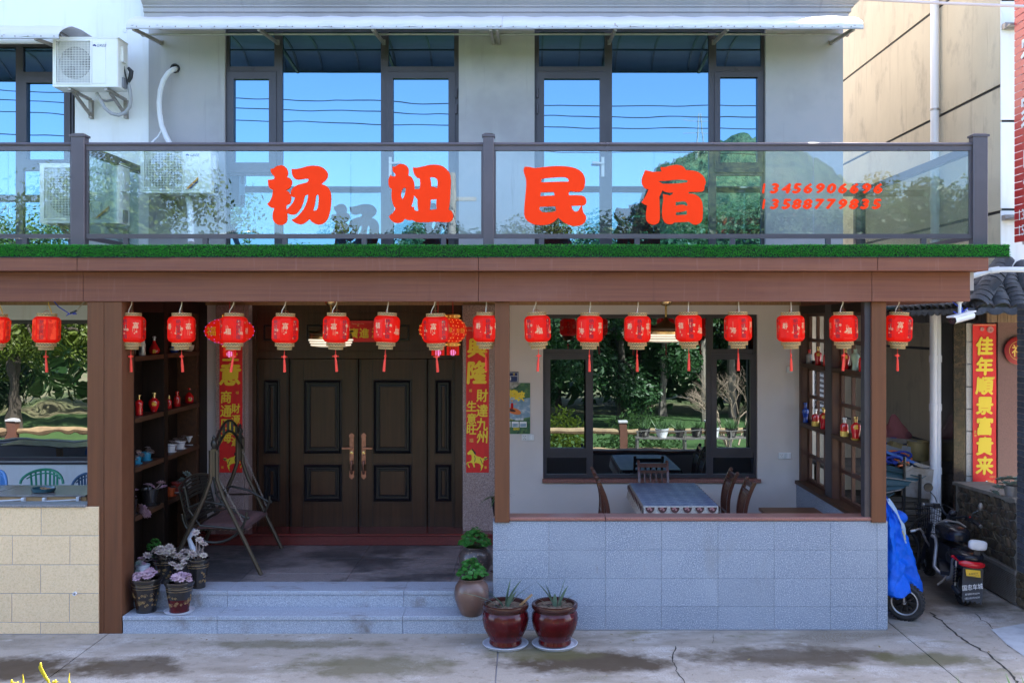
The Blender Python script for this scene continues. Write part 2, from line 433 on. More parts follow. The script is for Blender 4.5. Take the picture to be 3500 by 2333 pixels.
M['leaf_green'] = mat('pennywort_leaf', (.035,.16,.025), .35, trans=.25, var=[(30,(.06,.24,.05),.5,.7,U)])
M['leaf_mid'] = mat('mid_green_leaf', (.07,.14,.05), .45, trans=.3)
M['agave'] = mat('grey_green_agave', (.13,.21,.15), .45, var=[(6,(.08,.14,.09),.4,.7,U),(3,(.30,.30,.16),.68,.8,U)])
M['succ'] = mat('lilac_succulent', (.44,.28,.36), .5, var=[(18,(.58,.42,.44),.45,.6,U),(25,(.30,.16,.24),.5,.7,U)])
M['succ_cream'] = mat('cream_succulent', (.38,.31,.28), .5, var=[(18,(.50,.44,.33),.45,.6,U),(25,(.40,.27,.30),.5,.7,U)])
M['succ_grey'] = mat('grey_brown_succulent', (.26,.20,.18), .55, var=[(40,(.16,.12,.11),.5,.7,U)])
M['succ_green'] = mat('blue_green_succulent', (.20,.28,.24), .5, var=[(30,(.30,.36,.30),.5,.7,U)])
M['yellow_leaf'] = mat('yellow_plant', (.62,.50,.03), .5, trans=.35)
M['iron'] = mat('dark_green_iron', (.045,.042,.034), .35, metal=.4, var=[(6,(.07,.06,.045),.5,.7,U)])
M['iron_bronze'] = mat('bronze_iron_tube', (.085,.066,.045), .38, metal=.45)  # lighter, browner iron of the swing legs and top plates
M['cushion'] = mat('mauve_cushion', (.17,.095,.09), .9, var=[(6,(.11,.06,.06),.4,.7,U)], bump=[(14,.5,.02)])
M['table_glass'] = mat('blue_grey_plastic_cloth', (.24,.29,.42), .3, var=[(4.2,(.16,.19,.30),.47,.55,U),(12,(.30,.35,.48),.5,.7,U)], coat=.15)
M['cloth_print'] = mat('dusky_blue_print', (.13,.17,.30), .4)
M['dry_leaf'] = mat('dry_leaf', (.17,.11,.05), .9, var=[(9,(.30,.24,.10),.45,.6,U)])
M['lace'] = mat('cream_lace', (.62,.55,.46), .9, var=[(70,(.42,.34,.28),.45,.6,U)])
M['lace_brown'] = mat('brown_lace_motif', (.10,.04,.035), .9)
M['lace_pink'] = mat('pink_lace_flower', (.50,.22,.20), .9)
M['chair_wood'] = mat('red_brown_chair_wood', (.115,.040,.024), .28, var=[(5,(.07,.022,.015),.4,.7,(6,6,.6))], coat=.3)
M['tea_table'] = mat('brown_tea_table', (.24,.115,.05), .45, var=[(4,(.17,.08,.036),.4,.7,(1,8,1))], spec=.3)
M['blue_top'] = mat('weathered_table_top', (.26,.24,.22), .22, var=[(3,(.16,.15,.15),.42,.65,(1.2,9,1))], coat=.25)
M['pine'] = mat('pine_edge', (.50,.30,.13), .5, var=[(4,(.34,.18,.08),.45,.7,(1,6,12))])
M['pl_green'] = mat('green_plastic', (.02,.25,.14), .35)
M['pl_blue'] = mat('blue_plastic', (.10,.28,.62), .35)
M['pl_navy'] = mat('navy_plastic', (.03,.10,.20), .35)
M['plate'] = mat('dark_teal_plate', (.035,.10,.12), .2, coat=.4)
M['socket'] = mat('white_socket_plate', (.72,.72,.72), .3)
M['plaque'] = mat('blue_enamel_plaque', (.012,.022,.12), .25)
M['poster_green'] = mat('poster_green', (.03,.12,.05), .5, var=[(12,(.12,.22,.06),.45,.65,U),(20,(.01,.05,.03),.5,.65,U)])
M['poster_water'] = mat('poster_water', (.22,.33,.45), .5, var=[(9,(.62,.66,.68),.5,.68,(1,1,2)),(5,(.08,.20,.24),.5,.7,U)])
M['poster_rock'] = mat('poster_rock', (.42,.40,.36), .5, var=[(18,(.2,.19,.17),.45,.6,U)])
M['orange'] = mat('orange_print_raft', (.70,.18,.04), .5)
M['skin_print'] = mat('skin_tone_print', (.55,.32,.2), .5)
M['marble'] = mat('dark_brown_marble', (.05,.035,.028), .2, var=[(9,(.11,.065,.04),.48,.66,(1,1,2)),(60,(.02,.015,.014),.5,.6,U)], coat=.3)
M['marble_black'] = mat('black_marble', (.014,.014,.016), .15, coat=.4)
M['white_tile'] = mat('speckled_white_tile', (.46,.44,.40), .5, var=[(120,(.26,.24,.22),.5,.6,U)], rnd=.05)
M['red_granite'] = mat('dull_red_granite', (.21,.105,.09), .35, var=[(120,(.12,.06,.055),.48,.6,U)])
M['brick_grey'] = mat('blue_grey_brick', (.075,.085,.105), .7, var=[(20,(.05,.055,.07),.45,.7,U)], rnd=.25, bump=[(60,.3,.003)])
M['stone'] = mat('brown_field_stone', (.12,.088,.052), .65, var=[(8,(.055,.045,.035),.42,.65,U),(14,(.17,.13,.08),.58,.75,U)], bump=[(18,.5,.01)], rnd=.35)
M['stone_mortar'] = mat('stone_wall_mortar', (.27,.25,.21), .95, bump=[(40,.6,.01)])
M['roof_tile'] = mat('charcoal_clay_tile', (.055,.057,.064), .7, var=[(12,(.09,.09,.095),.5,.7,U),(25,(.03,.03,.035),.5,.7,U)], rnd=.3, bump=[(40,.4,.004)])
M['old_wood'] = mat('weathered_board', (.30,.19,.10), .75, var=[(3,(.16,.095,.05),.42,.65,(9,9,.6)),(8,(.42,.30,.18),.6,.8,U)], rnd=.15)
M['fire_wood'] = mat('split_firewood', (.15,.12,.085), .9, var=[(6,(.07,.055,.04),.4,.65,(.5,8,8))], rnd=.3)
M['tarp'] = mat('blue_rain_cover', (.003,.15,.82), .5, spec=.3, var=[(3,(.003,.10,.66),.4,.7,U),(9,(.03,.22,.85),.6,.75,(1,1,.3))], bump=[(9,.7,.04),(26,.5,.014),(70,.3,.004)], trans=.12)
M['tarp_pale'] = mat('pale_blue_film', (.35,.48,.62), .4, bump=[(60,.6,.01)])
M['tyre'] = mat('worn_tyre', (.025,.025,.026), .8, var=[(10,(.05,.048,.045),.5,.7,U)], bump=[(50,.4,.006)])
M['rim_black'] = mat('black_alloy_rim', (.02,.02,.022), .35, metal=.4)
M['silver'] = mat('silver_rim_edge', (.55,.56,.58), .3, metal=.8)
M['scooter'] = mat('matt_black_plastic', (.02,.022,.028), .45, var=[(5,(.035,.036,.04),.5,.7,U)])
M['scooter_tube'] = mat('silver_frame_tube', (.40,.40,.40), .35, metal=.5)
M['tail_red'] = mat('red_tail_lens', (.60,.012,.02), .15, coat=.6)
M['plate_yellow'] = mat('yellow_number_plate', (.78,.48,.03), .45)
M['flap'] = mat('grey_mud_flap', (.055,.058,.068), .6)
M['concrete'] = mat('old_concrete', (.38,.33,.275), .85, spec=.25, var=[(1.3,(.53,.49,.45),.50,.64,(.8,1.2,1)),(.9,(.20,.165,.12),.50,.64,(.5,1.5,1)),(2.1,(.19,.17,.09),.58,.70,(.6,1.5,1)),(4,(.50,.47,.44),.62,.72,(1,1.4,1)),(9,(.20,.165,.125),.54,.74,U),(60,(.30,.275,.245),.45,.65,U)], bump=[(30,.25,.005),(120,.2,.002)], rvar=.15)
M['concrete_new'] = mat('pale_concrete', (.45,.46,.47), .85, var=[(6,(.36,.36,.37),.45,.7,U)], bump=[(60,.2,.003)])
M['crack'] = mat('crack_dirt', (.035,.03,.025), .95)
M['asphalt'] = mat('asphalt', (.055,.055,.056), .9, var=[(60,(.09,.09,.09),.5,.7,U)])
M['lawn'] = mat('lawn', (.018,.05,.008), .9, var=[(3,(.03,.075,.012),.4,.7,U),(30,(.03,.08,.012),.45,.65,U)])
M['earth'] = mat('earth', (.12,.11,.06), .95, var=[(.3,(.07,.10,.03),.4,.6,U)])
M['foliage'] = mat('dark_foliage', (.026,.072,.022), .45, trans=.35, rnd=.15)
M['foliage_y'] = mat('yellow_green_foliage', (.11,.16,.018), .5, trans=.45, rnd=.15)
M['foliage_m'] = mat('mid_foliage', (.055,.11,.03), .5, trans=.4, rnd=.15)
M['twig'] = mat('bare_twigs', (.26,.19,.14), .8)
M['bark'] = mat('pale_bark', (.24,.20,.17), .85, var=[(5,(.12,.10,.085),.4,.7,(3,3,.6))])
M['bark_dark'] = mat('dark_bark', (.05,.04,.032), .9)
M['hill'] = mat('wooded_hill', (.065,.10,.055), .95, spec=.1, var=[(.22,(.02,.042,.032),.42,.60,U),(.07,(.10,.115,.06),.48,.68,U),(.55,(.10,.13,.065),.52,.64,U)], bump=[(.5,1.0,1.5)])
M['fence_wood'] = mat('log_rail_wood', (.26,.18,.10), .7, var=[(4,(.16,.10,.06),.45,.7,U)])
M['fence_post'] = mat('brown_post', (.11,.045,.03), .6)
M['red_flower'] = mat('red_shrub', (.42,.04,.02), .6)
M['sign_red'] = mat('red_sign_slat', (.55,.008,.010), .3, coat=.3)
M['cable'] = mat('pale_cable', (.62,.50,.52), .45)
M['teal_sheet'] = mat('teal_corrugated_sheet', (.030,.085,.10), .5, var=[(4,(.10,.15,.17),.55,.75,U)])
M['cardboard'] = mat('dusty_board', (.26,.23,.19), .9, var=[(5,(.16,.14,.11),.45,.7,U)])
M['bucket'] = mat('ochre_bucket', (.33,.25,.10), .5, var=[(6,(.20,.15,.07),.5,.7,U)])
M['block'] = mat('grey_concrete_block', (.32,.33,.33), .9, bump=[(30,.4,.008)])
M['hose'] = mat('orange_hose', (.75,.16,.03), .4)
M['rope'] = mat('blue_rope', (.012,.035,.26), .7)
M['blue_sheet'] = mat('blue_board', (.02,.09,.30), .5)
M['pink_cloth'] = mat('dusty_pink_cloth', (.28,.09,.09), .9, bump=[(20,.6,.02)])
M['louvre'] = mat('white_louvre', (.66,.66,.66), .5)

# damp brown patches lying on the yard concrete
def damp(m, spots):
    nt = m.node_tree; b = nt.nodes['Principled BSDF']; tc = nt.nodes.new('ShaderNodeTexCoord')
    cur = b.inputs['Base Color'].links[0].from_socket
    nz = nt.nodes.new('ShaderNodeTexNoise'); nz.inputs['Scale'].default_value = 3.2; nz.inputs['Detail'].default_value = 7; nz.inputs['Roughness'].default_value = .65
    lk(nt, tc.outputs['Object'], nz.inputs['Vector'])
    for (cx, cy_, rx, ry, c2, k) in spots:
        mp = nt.nodes.new('ShaderNodeMapping'); mp.vector_type = 'TEXTURE'
        mp.inputs['Location'].default_value = (cx, cy_, 0); mp.inputs['Scale'].default_value = (rx, ry, 1)
        lk(nt, tc.outputs['Object'], mp.inputs[0])
        gr = nt.nodes.new('ShaderNodeTexGradient'); gr.gradient_type = 'SPHERICAL'; lk(nt, mp.outputs[0], gr.inputs[0])
        ad = nt.nodes.new('ShaderNodeMath'); ad.operation = 'MULTIPLY_ADD'; ad.inputs[1].default_value = 1.5
        lk(nt, nz.outputs[0], ad.inputs[0]); lk(nt, gr.outputs['Fac'], ad.inputs[2])
        mr = nt.nodes.new('ShaderNodeMapRange'); mr.inputs[1].default_value = .92; mr.inputs[2].default_value = 1.32; mr.inputs[4].default_value = k
        lk(nt, ad.outputs[0], mr.inputs[0])
        gt = nt.nodes.new('ShaderNodeMath'); gt.operation = 'MULTIPLY'
        g2 = nt.nodes.new('ShaderNodeMapRange'); g2.inputs[2].default_value = .22; lk(nt, gr.outputs['Fac'], g2.inputs[0])
        lk(nt, mr.outputs[0], gt.inputs[0]); lk(nt, g2.outputs[0], gt.inputs[1])
        mx = nt.nodes.new('ShaderNodeMix'); mx.data_type = 'RGBA'; mx.inputs[7].default_value = (*c2, 1)
        lk(nt, gt.outputs[0], mx.inputs[0]); lk(nt, cur, mx.inputs[6]); cur = mx.outputs[2]
    lk(nt, cur, b.inputs['Base Color'])
br_, ol_ = (.075,.052,.03), (.12,.105,.045)
damp(M['concrete'], [(-4.9,-1.15,1.1,.5,br_,.95),(-3.75,-1.12,.85,.4,br_,.85),(.6,-.98,1.25,.45,br_,.95),(.1,-.75,.8,.3,ol_,.8),(2.6,-.82,1.5,.42,br_,.8),(3.9,-.9,.9,.3,ol_,.8),(-1.5,-1.1,1.2,.45,ol_,.7),(-2.4,-.45,1.5,.2,ol_,.6),(4.9,1.6,1.1,1.6,br_,.6)])

# ================================================================= GROUND
terr = MB().box(-900, 900, -1500, -20, -1.4, -0.30).build('terrain', M['earth']); struct(terr)
MB().box(-60, 60, -20, -7.0, -1.4, -0.06).build('lawn', M['lawn'])['kind'] = 'structure'
MB().box(-60, 60, -7.0, -4.95, -1.4, -0.05).build('path', M['asphalt'])['kind'] = 'structure'
ground = MB().box(-30, 30, -4.95, 30, -1.4, -0.02).build('ground', M['mortar']); struct(ground)
js = [-14, -8.6, -4.43, -0.30, 3.95, 9, 14]
for a, b in zip(js, js[1:]):
    MB().box(a+.007, b-.007, -4.9, 15, -.15, 0.0).build('slab', M['concrete'], ground)
def ribbon(pts, w, z, nm, m_, par):
    mb = MB(); n = len(pts); vs = []; rr = random.Random(n)
    for i, (x, y) in enumerate(pts):
        d = Vector(pts[min(i+1, n-1)]) - Vector(pts[max(i-1, 0)]); d.normalize()
        ww = w*(.35 + rr.random()*.9)*(1 if 0 < i < n-1 else .2)
        vs += [(x - d.y*ww, y + d.x*ww, z), (x + d.y*ww, y - d.x*ww, z)]
    mb.add(vs, [(2*i, 2*i+1, 2*i+3, 2*i+2) for i in range(n-1)])
    return mb.build(nm, m_, par, smooth=False)
def jag(px, n=9, amp=.025, seed=1):
    rr = random.Random(seed); out = []
    wp = []
    for (x, y) in px:
        D = CH*F/(y - PY); wp.append((X(x, D), Yd(D)))
    for (a, b) in zip(wp, wp[1:]):
        for i in range(n):
            t = i/n
            out.append((a[0]+(b[0]-a[0])*t + rr.uniform(-amp, amp), a[1]+(b[1]-a[1])*t + rr.uniform(-amp, amp)))
    out.append(wp[-1]); return out
ribbon(jag([(3180,2090),(3225,2130),(3290,2185),(3380,2235),(3440,2290),(3490,2345)], 7, .02, 3), .012, .003, 'crack', M['crack'], ground)
ribbon(jag([(3330,2095),(3385,2140),(3440,2200),(3520,2245)], 6, .02, 5), .006, .003, 'crack', M['crack'], ground)
ribbon(jag([(2310,2205),(2300,2255),(2312,2290),(2352,2345)], 6, .012, 7), .007, .003, 'crack', M['crack'], ground)
ribbon(jag([(2440,2165),(2436,2200)], 6, .006, 8), .003, .003, 'crack', M['crack'], ground)
nb = MB(); D1 = CH*F/(2150-PY)
nb.add([P(3388,2150,CH*F/1045), P(3530,2125,CH*F/1020), P(3600,2300,CH*F/1195), P(3490,2235,CH*F/1130), P(3440,2200,CH*F/1095)], [(4,3,2,1,0)])
for v in nb.v: v.z = 0.004
nb.build('patch', M['concrete_new'], ground)

# ================================================================= HOUSE
HX = 3.80
house = thing('guesthouse', 'two storey grey guesthouse with brown porch beam and glass balcony', 'building', (0, 2, 0))
def hp(mb, name, m_, **k): return mb.build(name, m_, house, **k)

# upper wall at Y=1.4 with two openings
UW = 1.4; DU = 12.0
wl = X(508, DU); ax0, ax1 = X(768, DU), X(1568, DU); bx0, bx1 = X(1827, DU), X(2617, DU); wt = Z(96, DU)
mb = MB()
mb.box(wl, ax0, UW, UW+.25, 3.95, 10.2).box(ax1, bx0, UW, UW+.25, 3.95, 10.2).box(bx1, HX, UW, UW+.25, 3.95, 10.2)
mb.box(ax0, ax1, UW, UW+.25, wt, 10.2).box(bx0, bx1, UW, UW+.25, wt, 10.2)
mb.box(HX-.25, HX, UW+.25, 10, 3.95, 10.2)
hp(mb, 'upper_wall', M['plaster'])
hp(MB().box(wl-.0, HX+.1, UW+.0, 10, 10.2, 10.35), 'roof', M['plaster'])
# cornice
cp = [(0, Z(72,11.95)), (.05, Z(62,11.95)), (.05, Z(41,11.9)), (.075, Z(38,11.9)), (.075, Z(25,11.9)), (.10, Z(22,11.9)), (.10, Z(17,11.9)), (.12, Z(14,11.9)), (.16, Z(4,11.9)), (.21, Z(-12,11.9)), (.21, Z(-60,11.9)), (0, Z(-60,11.9))]
mb = MB(); n = len(cp); vs = []
for (d, z) in cp: vs += [(X(498, DU), UW-d, z), (HX+d, UW-d, z), (HX+d, 3.5, z)]
fs = []
for i in range(n-1):
    a, b = 3*i, 3*(i+1)
    fs += [(a, a+1, b+1, b), (a+1, a+2, b+2, b+1)]
fs.append(tuple(3*i for i in range(n-1, -1, -1)))
mb.add(vs, fs); hp(mb, 'cornice', M['plaster'], ang=20)

def rect_frame(mb, x0, x1, z0, z1, w, y0, y1, wb=None):
    wb = w if wb is None else wb
    mb.box(x0, x0+w, y0, y1, z0, z1).box(x1-w, x1, y0, y1, z0, z1)
    mb.box(x0+w, x1-w, y0, y1, z1-w, z1)
    if wb: mb.box(x0+w, x1-w, y0, y1, z0, z0+wb)
def upper_window(name, px, parent):
    """px: dict of pixel lines at DU+.05; left bay, centre pane, right bay"""
    D = DU + .06; y = Yd(D)
    x = lambda p: X(p, D)
    z = lambda p: Z(p, D)
    zb = 3.98
    fr = MB()
    o0, o1 = x(px['o'][0]), x(px['o'][1])
    rect_frame(fr, o0, o1, zb, z(94), .055, y, y+.07)
    for (m0, m1) in px['mull']: fr.box(x(m0), x(m1), y-.004, y+.07, zb+.055, z(94)-.055)
    wroot = fr.build('window', M['frame'], parent)
    panes = []
    for bay in px['bays']:
        k, g0, g1 = bay[0], bay[1], bay[2]
        if k == 'c':
            panes.append((x(g0), x(g1), zb+.055, z(94)-.055))
            continue
        # transom pane, rail, sash
        t0, t1, s0, s1 = bay[3:7]
        panes.append((x(g0), x(g1), z(228), z(94)-.055))
        sm = MB(); sm.box(x(g0)-.002, x(g1)+.002, y-.002, y+.068, z(244), z(228))
        sm.build('transom_bar', M['frame'], wroot)
        sa = MB()
        if k == 'sash':
            rect_frame(sa, x(t0), x(t1), z(590), z(246), x(s0)-x(t0), y-.018, y+.05, wb=z(556)-z(590))
            panes.append((x(s0)-.01, x(s1)+.01, z(557), z(268)))
            sm2 = MB().box(x(g0), x(g1), y, y+.06, z(600), z(591)); sm2.build('lower_bar', M['frame'], wroot)
            panes.append((x(g0), x(g1), zb+.055, z(600)))
        else:
            rect_frame(sa, x(t0), x(t1), zb+.06, z(246), x(s0)-x(t0), y-.018, y+.05, wb=.1)
            panes.append((x(s0)-.01, x(s1)+.01, zb+.15, z(270)))
            hx = x(px['handle'])
            h = MB().box(hx-.018, hx+.018, y-.03, y-.018, z(605), z(538))
            s_ = px['hdir']
            h.bar((hx, y-.045, z(560)), (hx+s_*.13, y-.065, z(558)), .022, .022).bar((hx, y-.02, z(560)), (hx, y-.06, z(560)), .02)
            h.build('handle', M['steel'], wroot)
            for (a, b) in ((305, 336), (358, 390)): MB().tube([(x(px['hinge']), y-.03, z(a)), (x(px['hinge']), y-.03, z(b))], .014, 8).build('hinge', M['frame'], wroot)
        sa.build('sash', M['frame'], wroot)
    for (a, b, c, d) in panes:
        MB().box(a-.004, b+.004, y+.028, y+.040, c-.004, d+.004).build('pane', M['glass_up'], wroot)
    for q in px['catch']: MB().box(x(q)-.022, x(q)+.022, y-.014, y-.002, z(240), z(230)).build('catch', M['frame'], wroot)
    return wroot
upper_window('A', dict(o=(768,1568), mull=((938,965),(1302,1327)), handle=1335, hdir=1, hinge=1560, catch=(859,1436),
    bays=[('sash',785,938,775,945,800,927), ('c',965,1302), ('door',1327,1552,1321,1556,1344,1535)]), house)
upper_window('B', dict(o=(1827,2617), mull=((2067,2092),(2423,2448)), handle=2060, hdir=-1, hinge=1837, catch=(1952,2522),
    bays=[('door',1842,2067,1836,2074,1860,2050), ('c',2092,2423), ('sash',2448,2601,2442,2607,2461,2588)]), house)
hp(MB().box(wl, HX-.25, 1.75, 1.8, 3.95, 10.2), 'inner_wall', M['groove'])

# air pipe hole sleeve
hp(MB().lathe([(.055,0),(.055,.03),(.04,.03),(.04,-.02)], n=16, M=Matrix.Translation((X(600,DU), UW, Z(235,DU))) @ Matrix.Rotation(R(90),4,'X')), 'pipe_sleeve', M['groove'])

# balcony slab + underside
hp(MB().box(-9, 4.74, -.02, UW+.0, 3.62, 3.94).box(HX+.002, 4.74, UW, 3.6, 3.62, 3.94), 'balcony_slab', M['plaster'])
# ceiling boards
for i in range(62):
    x0 = -9 + i*.22
    if x0 > 4.5: break
    (MB().box(x0+.004, min(x0+.216, 4.72), .02, 2.78, 3.563, 3.588)).build('ceiling_board', M['ceiling_wood'], house)
hp(MB().box(-9, 4.74, -.01, 2.79, 3.589, 3.618), 'ceiling_backing', M['groove'])
hp(MB().box(-9, HX, 2.72, 2.79, 3.515, 3.562).box(-9, 4.7, .03, .08, 3.52, 3.562), 'ceiling_trim', M['ceiling_wood'])

# fascia and beam panels
D = 10.28; zt, zm = Z(879, D), Z(925, D)
cuts = [X(-300,D), X(263,D), X(1635,D), X(3000,D), X(3380,D)]
for a, b in zip(cuts, cuts[1:]):
    hp(MB().cbox(a+.002, b-.002, Yd(D), -.03, zm, zt, .004), 'fascia_panel', M['fascia'])
D = 10.48; z0, z1 = Z(1030, D), Z(927, D)
cuts = [X(-300,D), X(284,D), X(1635,D), X(2980,D), X(3317,D)]
for a, b in zip(cuts, cuts[1:]):
    hp(MB().cbox(a+.002, b-.002, Yd(D), .02, z0, zm-.003, .004), 'beam_panel', M['fascia'])
hp(MB().box(X(2990,10.48), X(3316,10.48), .021, 2.9, 3.50, 3.562), 'beam_return', M['fascia'])

# columns
D = 10.5
hp(MB().cbox(X(298,D), X(355,D)-.0015, -.10, .22, 0, 3.50, .004).cbox(X(355,D)+.0015, X(416,D), -.10, .22, 0, 3.50, .004), 'column', M['column'])
hp(MB().cbox(X(1690.5,10.56), X(1741,10.56), -.035, .15, 1.158, 3.50, .004), 'column', M['column'])
hp(MB().cbox(X(2980,10.56), X(3030,10.56), -.035, .15, 1.158, 3.50, .004), 'column', M['column'])
hp(MB().cbox(X(2953,10.62), X(2980,10.62)-.003, .0, .12, 1.20, 3.50, .004), 'column', M['frame'])

# back wall of the porch at Y=2.8, with window opening and door opening
BW = 2.8; DB = 13.4
gx0, gx1, gz0, gz1 = X(1856,DB), X(2589,DB), Z(1640,DB), Z(1074,DB)
dx0, dx1, dzt = X(850,DB), X(1582,DB), 3.60
lx1, lz0, lz1 = X(262,DB), Z(1577,DB), Z(1093,DB)
hp(MB().box(-5.6, dx0, BW, BW+.25, 0, 3.62), 'porch_wall', M['porch_wall'])
mb = MB()
mb.box(dx1, gx0, BW, BW+.25, 0, 3.62).box(gx0, gx1, BW, BW+.25, 0, gz0).box(gx0, gx1, BW, BW+.25, gz1, 3.62)
mb.box(gx1, HX, BW, BW+.25, 0, 3.62)
hp(mb, 'porch_wall', M['porch_wall'])
hp(MB().box(-9, -4.62, BW, BW+.25, 0, lz0).box(-9, -4.62, BW, BW+.25, lz1, 3.62).box(-5.61, -4.62, BW-.0, BW+.25, lz0, lz1), 'left_porch_wall', M['white_wall'])
hp(MB().box(HX-.25, HX-.002, BW+.25, 10, 0, 3.62), 'side_wall', M['plaster'])
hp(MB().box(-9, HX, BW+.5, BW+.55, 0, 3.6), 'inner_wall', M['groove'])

# porch window
D = DB + .05; y = Yd(D)
x = lambda p: X(p, D)
z = lambda p: Z(p, D)
fr = MB(); rect_frame(fr, x(1856), x(2589), z(1632), z(1075), .05, y, y+.07)
for (a, b) in ((2005,2027),(2414,2437)): fr.box(x(a), x(b), y-.003, y+.07, z(1632)+.05, z(1075)-.05)
pw = fr.build('porch_window', M['frame'], house)
panes = [(2027,2414,1622,1088,'glass_low')]
for (a, b, s0, s1, e0, e1) in ((1870,2005,1881,1995,1862,2021),(2437,2574,2449,2562,2430,2583)):
    panes += [(a,b,1193,1088,'glass_low'), (s0-1,s1+1,1531,1226,'glass_low'), (a,b,1625,1563,'glass_low')]
    MB().box(x(a), x(b), y, y+.06, z(1210), z(1193)).build('transom_bar', M['frame'], pw)
    MB().box(x(a), x(b), y, y+.06, z(1563), z(1548)).build('lower_bar', M['frame'], pw)
    sa = MB(); rect_frame(sa, x(e0), x(e1), z(1548), z(1209), x(s0)-x(e0), y-.02, y+.05, wb=z(1530)-z(1548)); sa.build('sash', M['frame'], pw)
for (a, b, c, d, g) in panes:
    MB().box(x(a)-.004, x(b)+.004, y+.026, y+.038, z(c)-.004, z(d)+.004).build('pane', M[g], pw)
hp(MB().cbox(x(1853), x(2596), BW-.05, BW+.1, z(1646), z(1633), .004), 'window_sill', M['coping'])
# left window
fr = MB(); rect_frame(fr, -9.0, -5.61, lz0, lz1, .055, BW+.05, BW+.12)
lw_ = fr.build('porch_window', M['frame'], house)
MB().box(-8.96, -5.65, BW+.075, BW+.087, lz0+.05, lz1-.05).build('pane', M['glass_low_wavy'], lw_)
hp(MB().box(-9, -5.6, BW-.02, BW+.05, lz0-.035, lz0-.004), 'window_sill', M['frame'])

# granite door surround + door
hp(MB().box(X(740,13.3), X(836,13.3), 2.66, 3.0, .51, 3.515).box(X(836,13.3)+.002, X(856,13.4), 2.70, 3.0, .51, 3.515), 'door_pillar', M['granite_pink'])
hp(MB().box(X(1582,13.3), X(1692,13.3), 2.66, 3.0, .51, 3.515), 'door_pillar', M['granite_pink'])
hp(MB().cbox(X(690,13.2), X(1692,13.1), 2.46, 3.0, .36, .48, .004), 'door_step', M['red_stone'])
hp(MB().cbox(X(690,13.2), X(1692,13.1)+.006, 2.435, 3.0, .481, .512, .008), 'door_step_nosing', M['red_stone'])
DD = 13.52; yd = Yd(DD)
x = lambda p: X(p, DD)
z = lambda p: Z(p, DD)
door = MB().box(x(852), x(878), yd-.03, yd+.1, z(1806), 3.58).box(x(1556), x(1580), yd-.03, yd+.1, z(1806), 3.58)
door.box(x(878), x(1556), yd-.03, yd+.1, z(1064), 3.58).box(x(878), x(1556), yd-.02, yd+.1, z(1224), z(1199))
droot = door.build('entrance_door', M['door'], house)
prof = [(0,0),(.003,.022),(.016,.030),(.026,.016),(.040,.004),(.060,.003),(.068,.018),(.084,.020),(.0922,.004)]
tm = MB().box(x(878), x(1556), yd+.0, yd+.06, z(1199), z(1064)); tm.build('transom_panel', M['door'], droot)
for (a, b) in ((900,955),(1047,1103),(1338,1400)):
    MB().panel(x(a), x(b), z(1164), z(1109), yd-.001, [(0,0),(.004,.012),(.018,.014),(.026,.0),(.034,-.002)]).build('transom_moulding', M['door_dark'], droot)
for (l0, l1, m0, m1, nm) in ((878,988,903,957,'sidelight'),(990,1225,1040,1169,'door_leaf'),(1227,1460,1277,1407,'door_leaf'),(1462,1556,1488,1543,'sidelight')):
    lf = MB().cbox(x(l0)+.002, x(l1)-.002, yd-.004, yd+.05, z(1806), z(1226), .003).build(nm, M['door'], droot)
    for (a, b) in ((1549,1298),(1712,1586)):
        MB().panel(x(m0), x(m1), z(a), z(b), yd-.005, prof).build('panel_moulding', M['door_dark'], lf)
        MB().box(x(m0)+.0922, x(m1)-.0922, yd-.011, yd+.0005, z(a)+.0922, z(b)-.0922).build('panel', M['door'], lf)
    gr = MB()
    for q in (l0+3, l0+7, l1-3, l1-7): gr.box(x(q)-.003, x(q)+.003, yd-.011, yd-.003, z(1802), z(1228))
    gr.build('edge_bead', M['door_dark'], lf)
    ln = MB()
    for q in (m0-3, m1+3): ln.box(x(q)-.002, x(q)+.002, yd-.008, yd-.004, z(1802), z(1228))
    for q in (1294,1553,1582,1716): ln.box(x(m0-3), x(m1+3), yd-.0075, yd-.004, z(q)-.002, z(q)+.002)
    ln.build('seam', M['door_dark'], lf)
    if nm == 'door_leaf':
        hx = x(1203) if l0 < 1200 else x(1244); s_ = -1 if l0 < 1200 else 1
        h = MB()
        h.add([(hx+dx, yd-.022, zz) for (dx, zz) in ((-.036,z(1486)),(-.02,z(1481)),(0,z(1478)),(.02,z(1481)),(.036,z(1486)),(.036,z(1490)),(.028,z(1494)),(.028,z(1575)),(.02,z(1584)),(0,z(1590)),(-.02,z(1584)),(-.028,z(1575)),(-.028,z(1494)),(-.036,z(1490)))], [tuple(range(13,-1,-1))])
        h.box(hx-.027, hx+.027, yd-.0215, yd-.004, z(1584), z(1486))
        h.add([(hx+dx, yd-.022, zz) for (dx, zz) in ((-.036,z(1609)),(-.02,z(1607)),(.02,z(1607)),(.036,z(1609)),(.03,z(1618)),(.034,z(1628)),(0,z(1637)),(-.034,z(1628)),(-.03,z(1618)))], [tuple(range(8,-1,-1))])
        h.box(hx-.028, hx+.028, yd-.0215, yd-.004, z(1630), z(1610))
        h.tube([(hx, yd-.02, z(1529)), (hx, yd-.07, z(1529))], .016, 8)
        h.bar((hx, yd-.068, z(1529)), (hx+s_*.125, yd-.068, z(1529.5)), .02, .024)
        h.tube([(hx, yd-.02, z(1575)), (hx, yd-.06, z(1574)), (hx, yd-.072, z(1582)), (hx, yd-.072, z(1606)), (hx, yd-.055, z(1615)), (hx, yd-.02, z(1616))], .014, 8)
        h.build('handle', M['bronze'], lf)
        MB().lathe([(.022,0),(.022,.012),(.012,.014)], n=12, M=Matrix.Translation((hx, yd-.022, z(1546))) @ Matrix.Rotation(R(90),4,'X')).build('lock', M['brass'], lf)
        if s_ > 0:
            pass
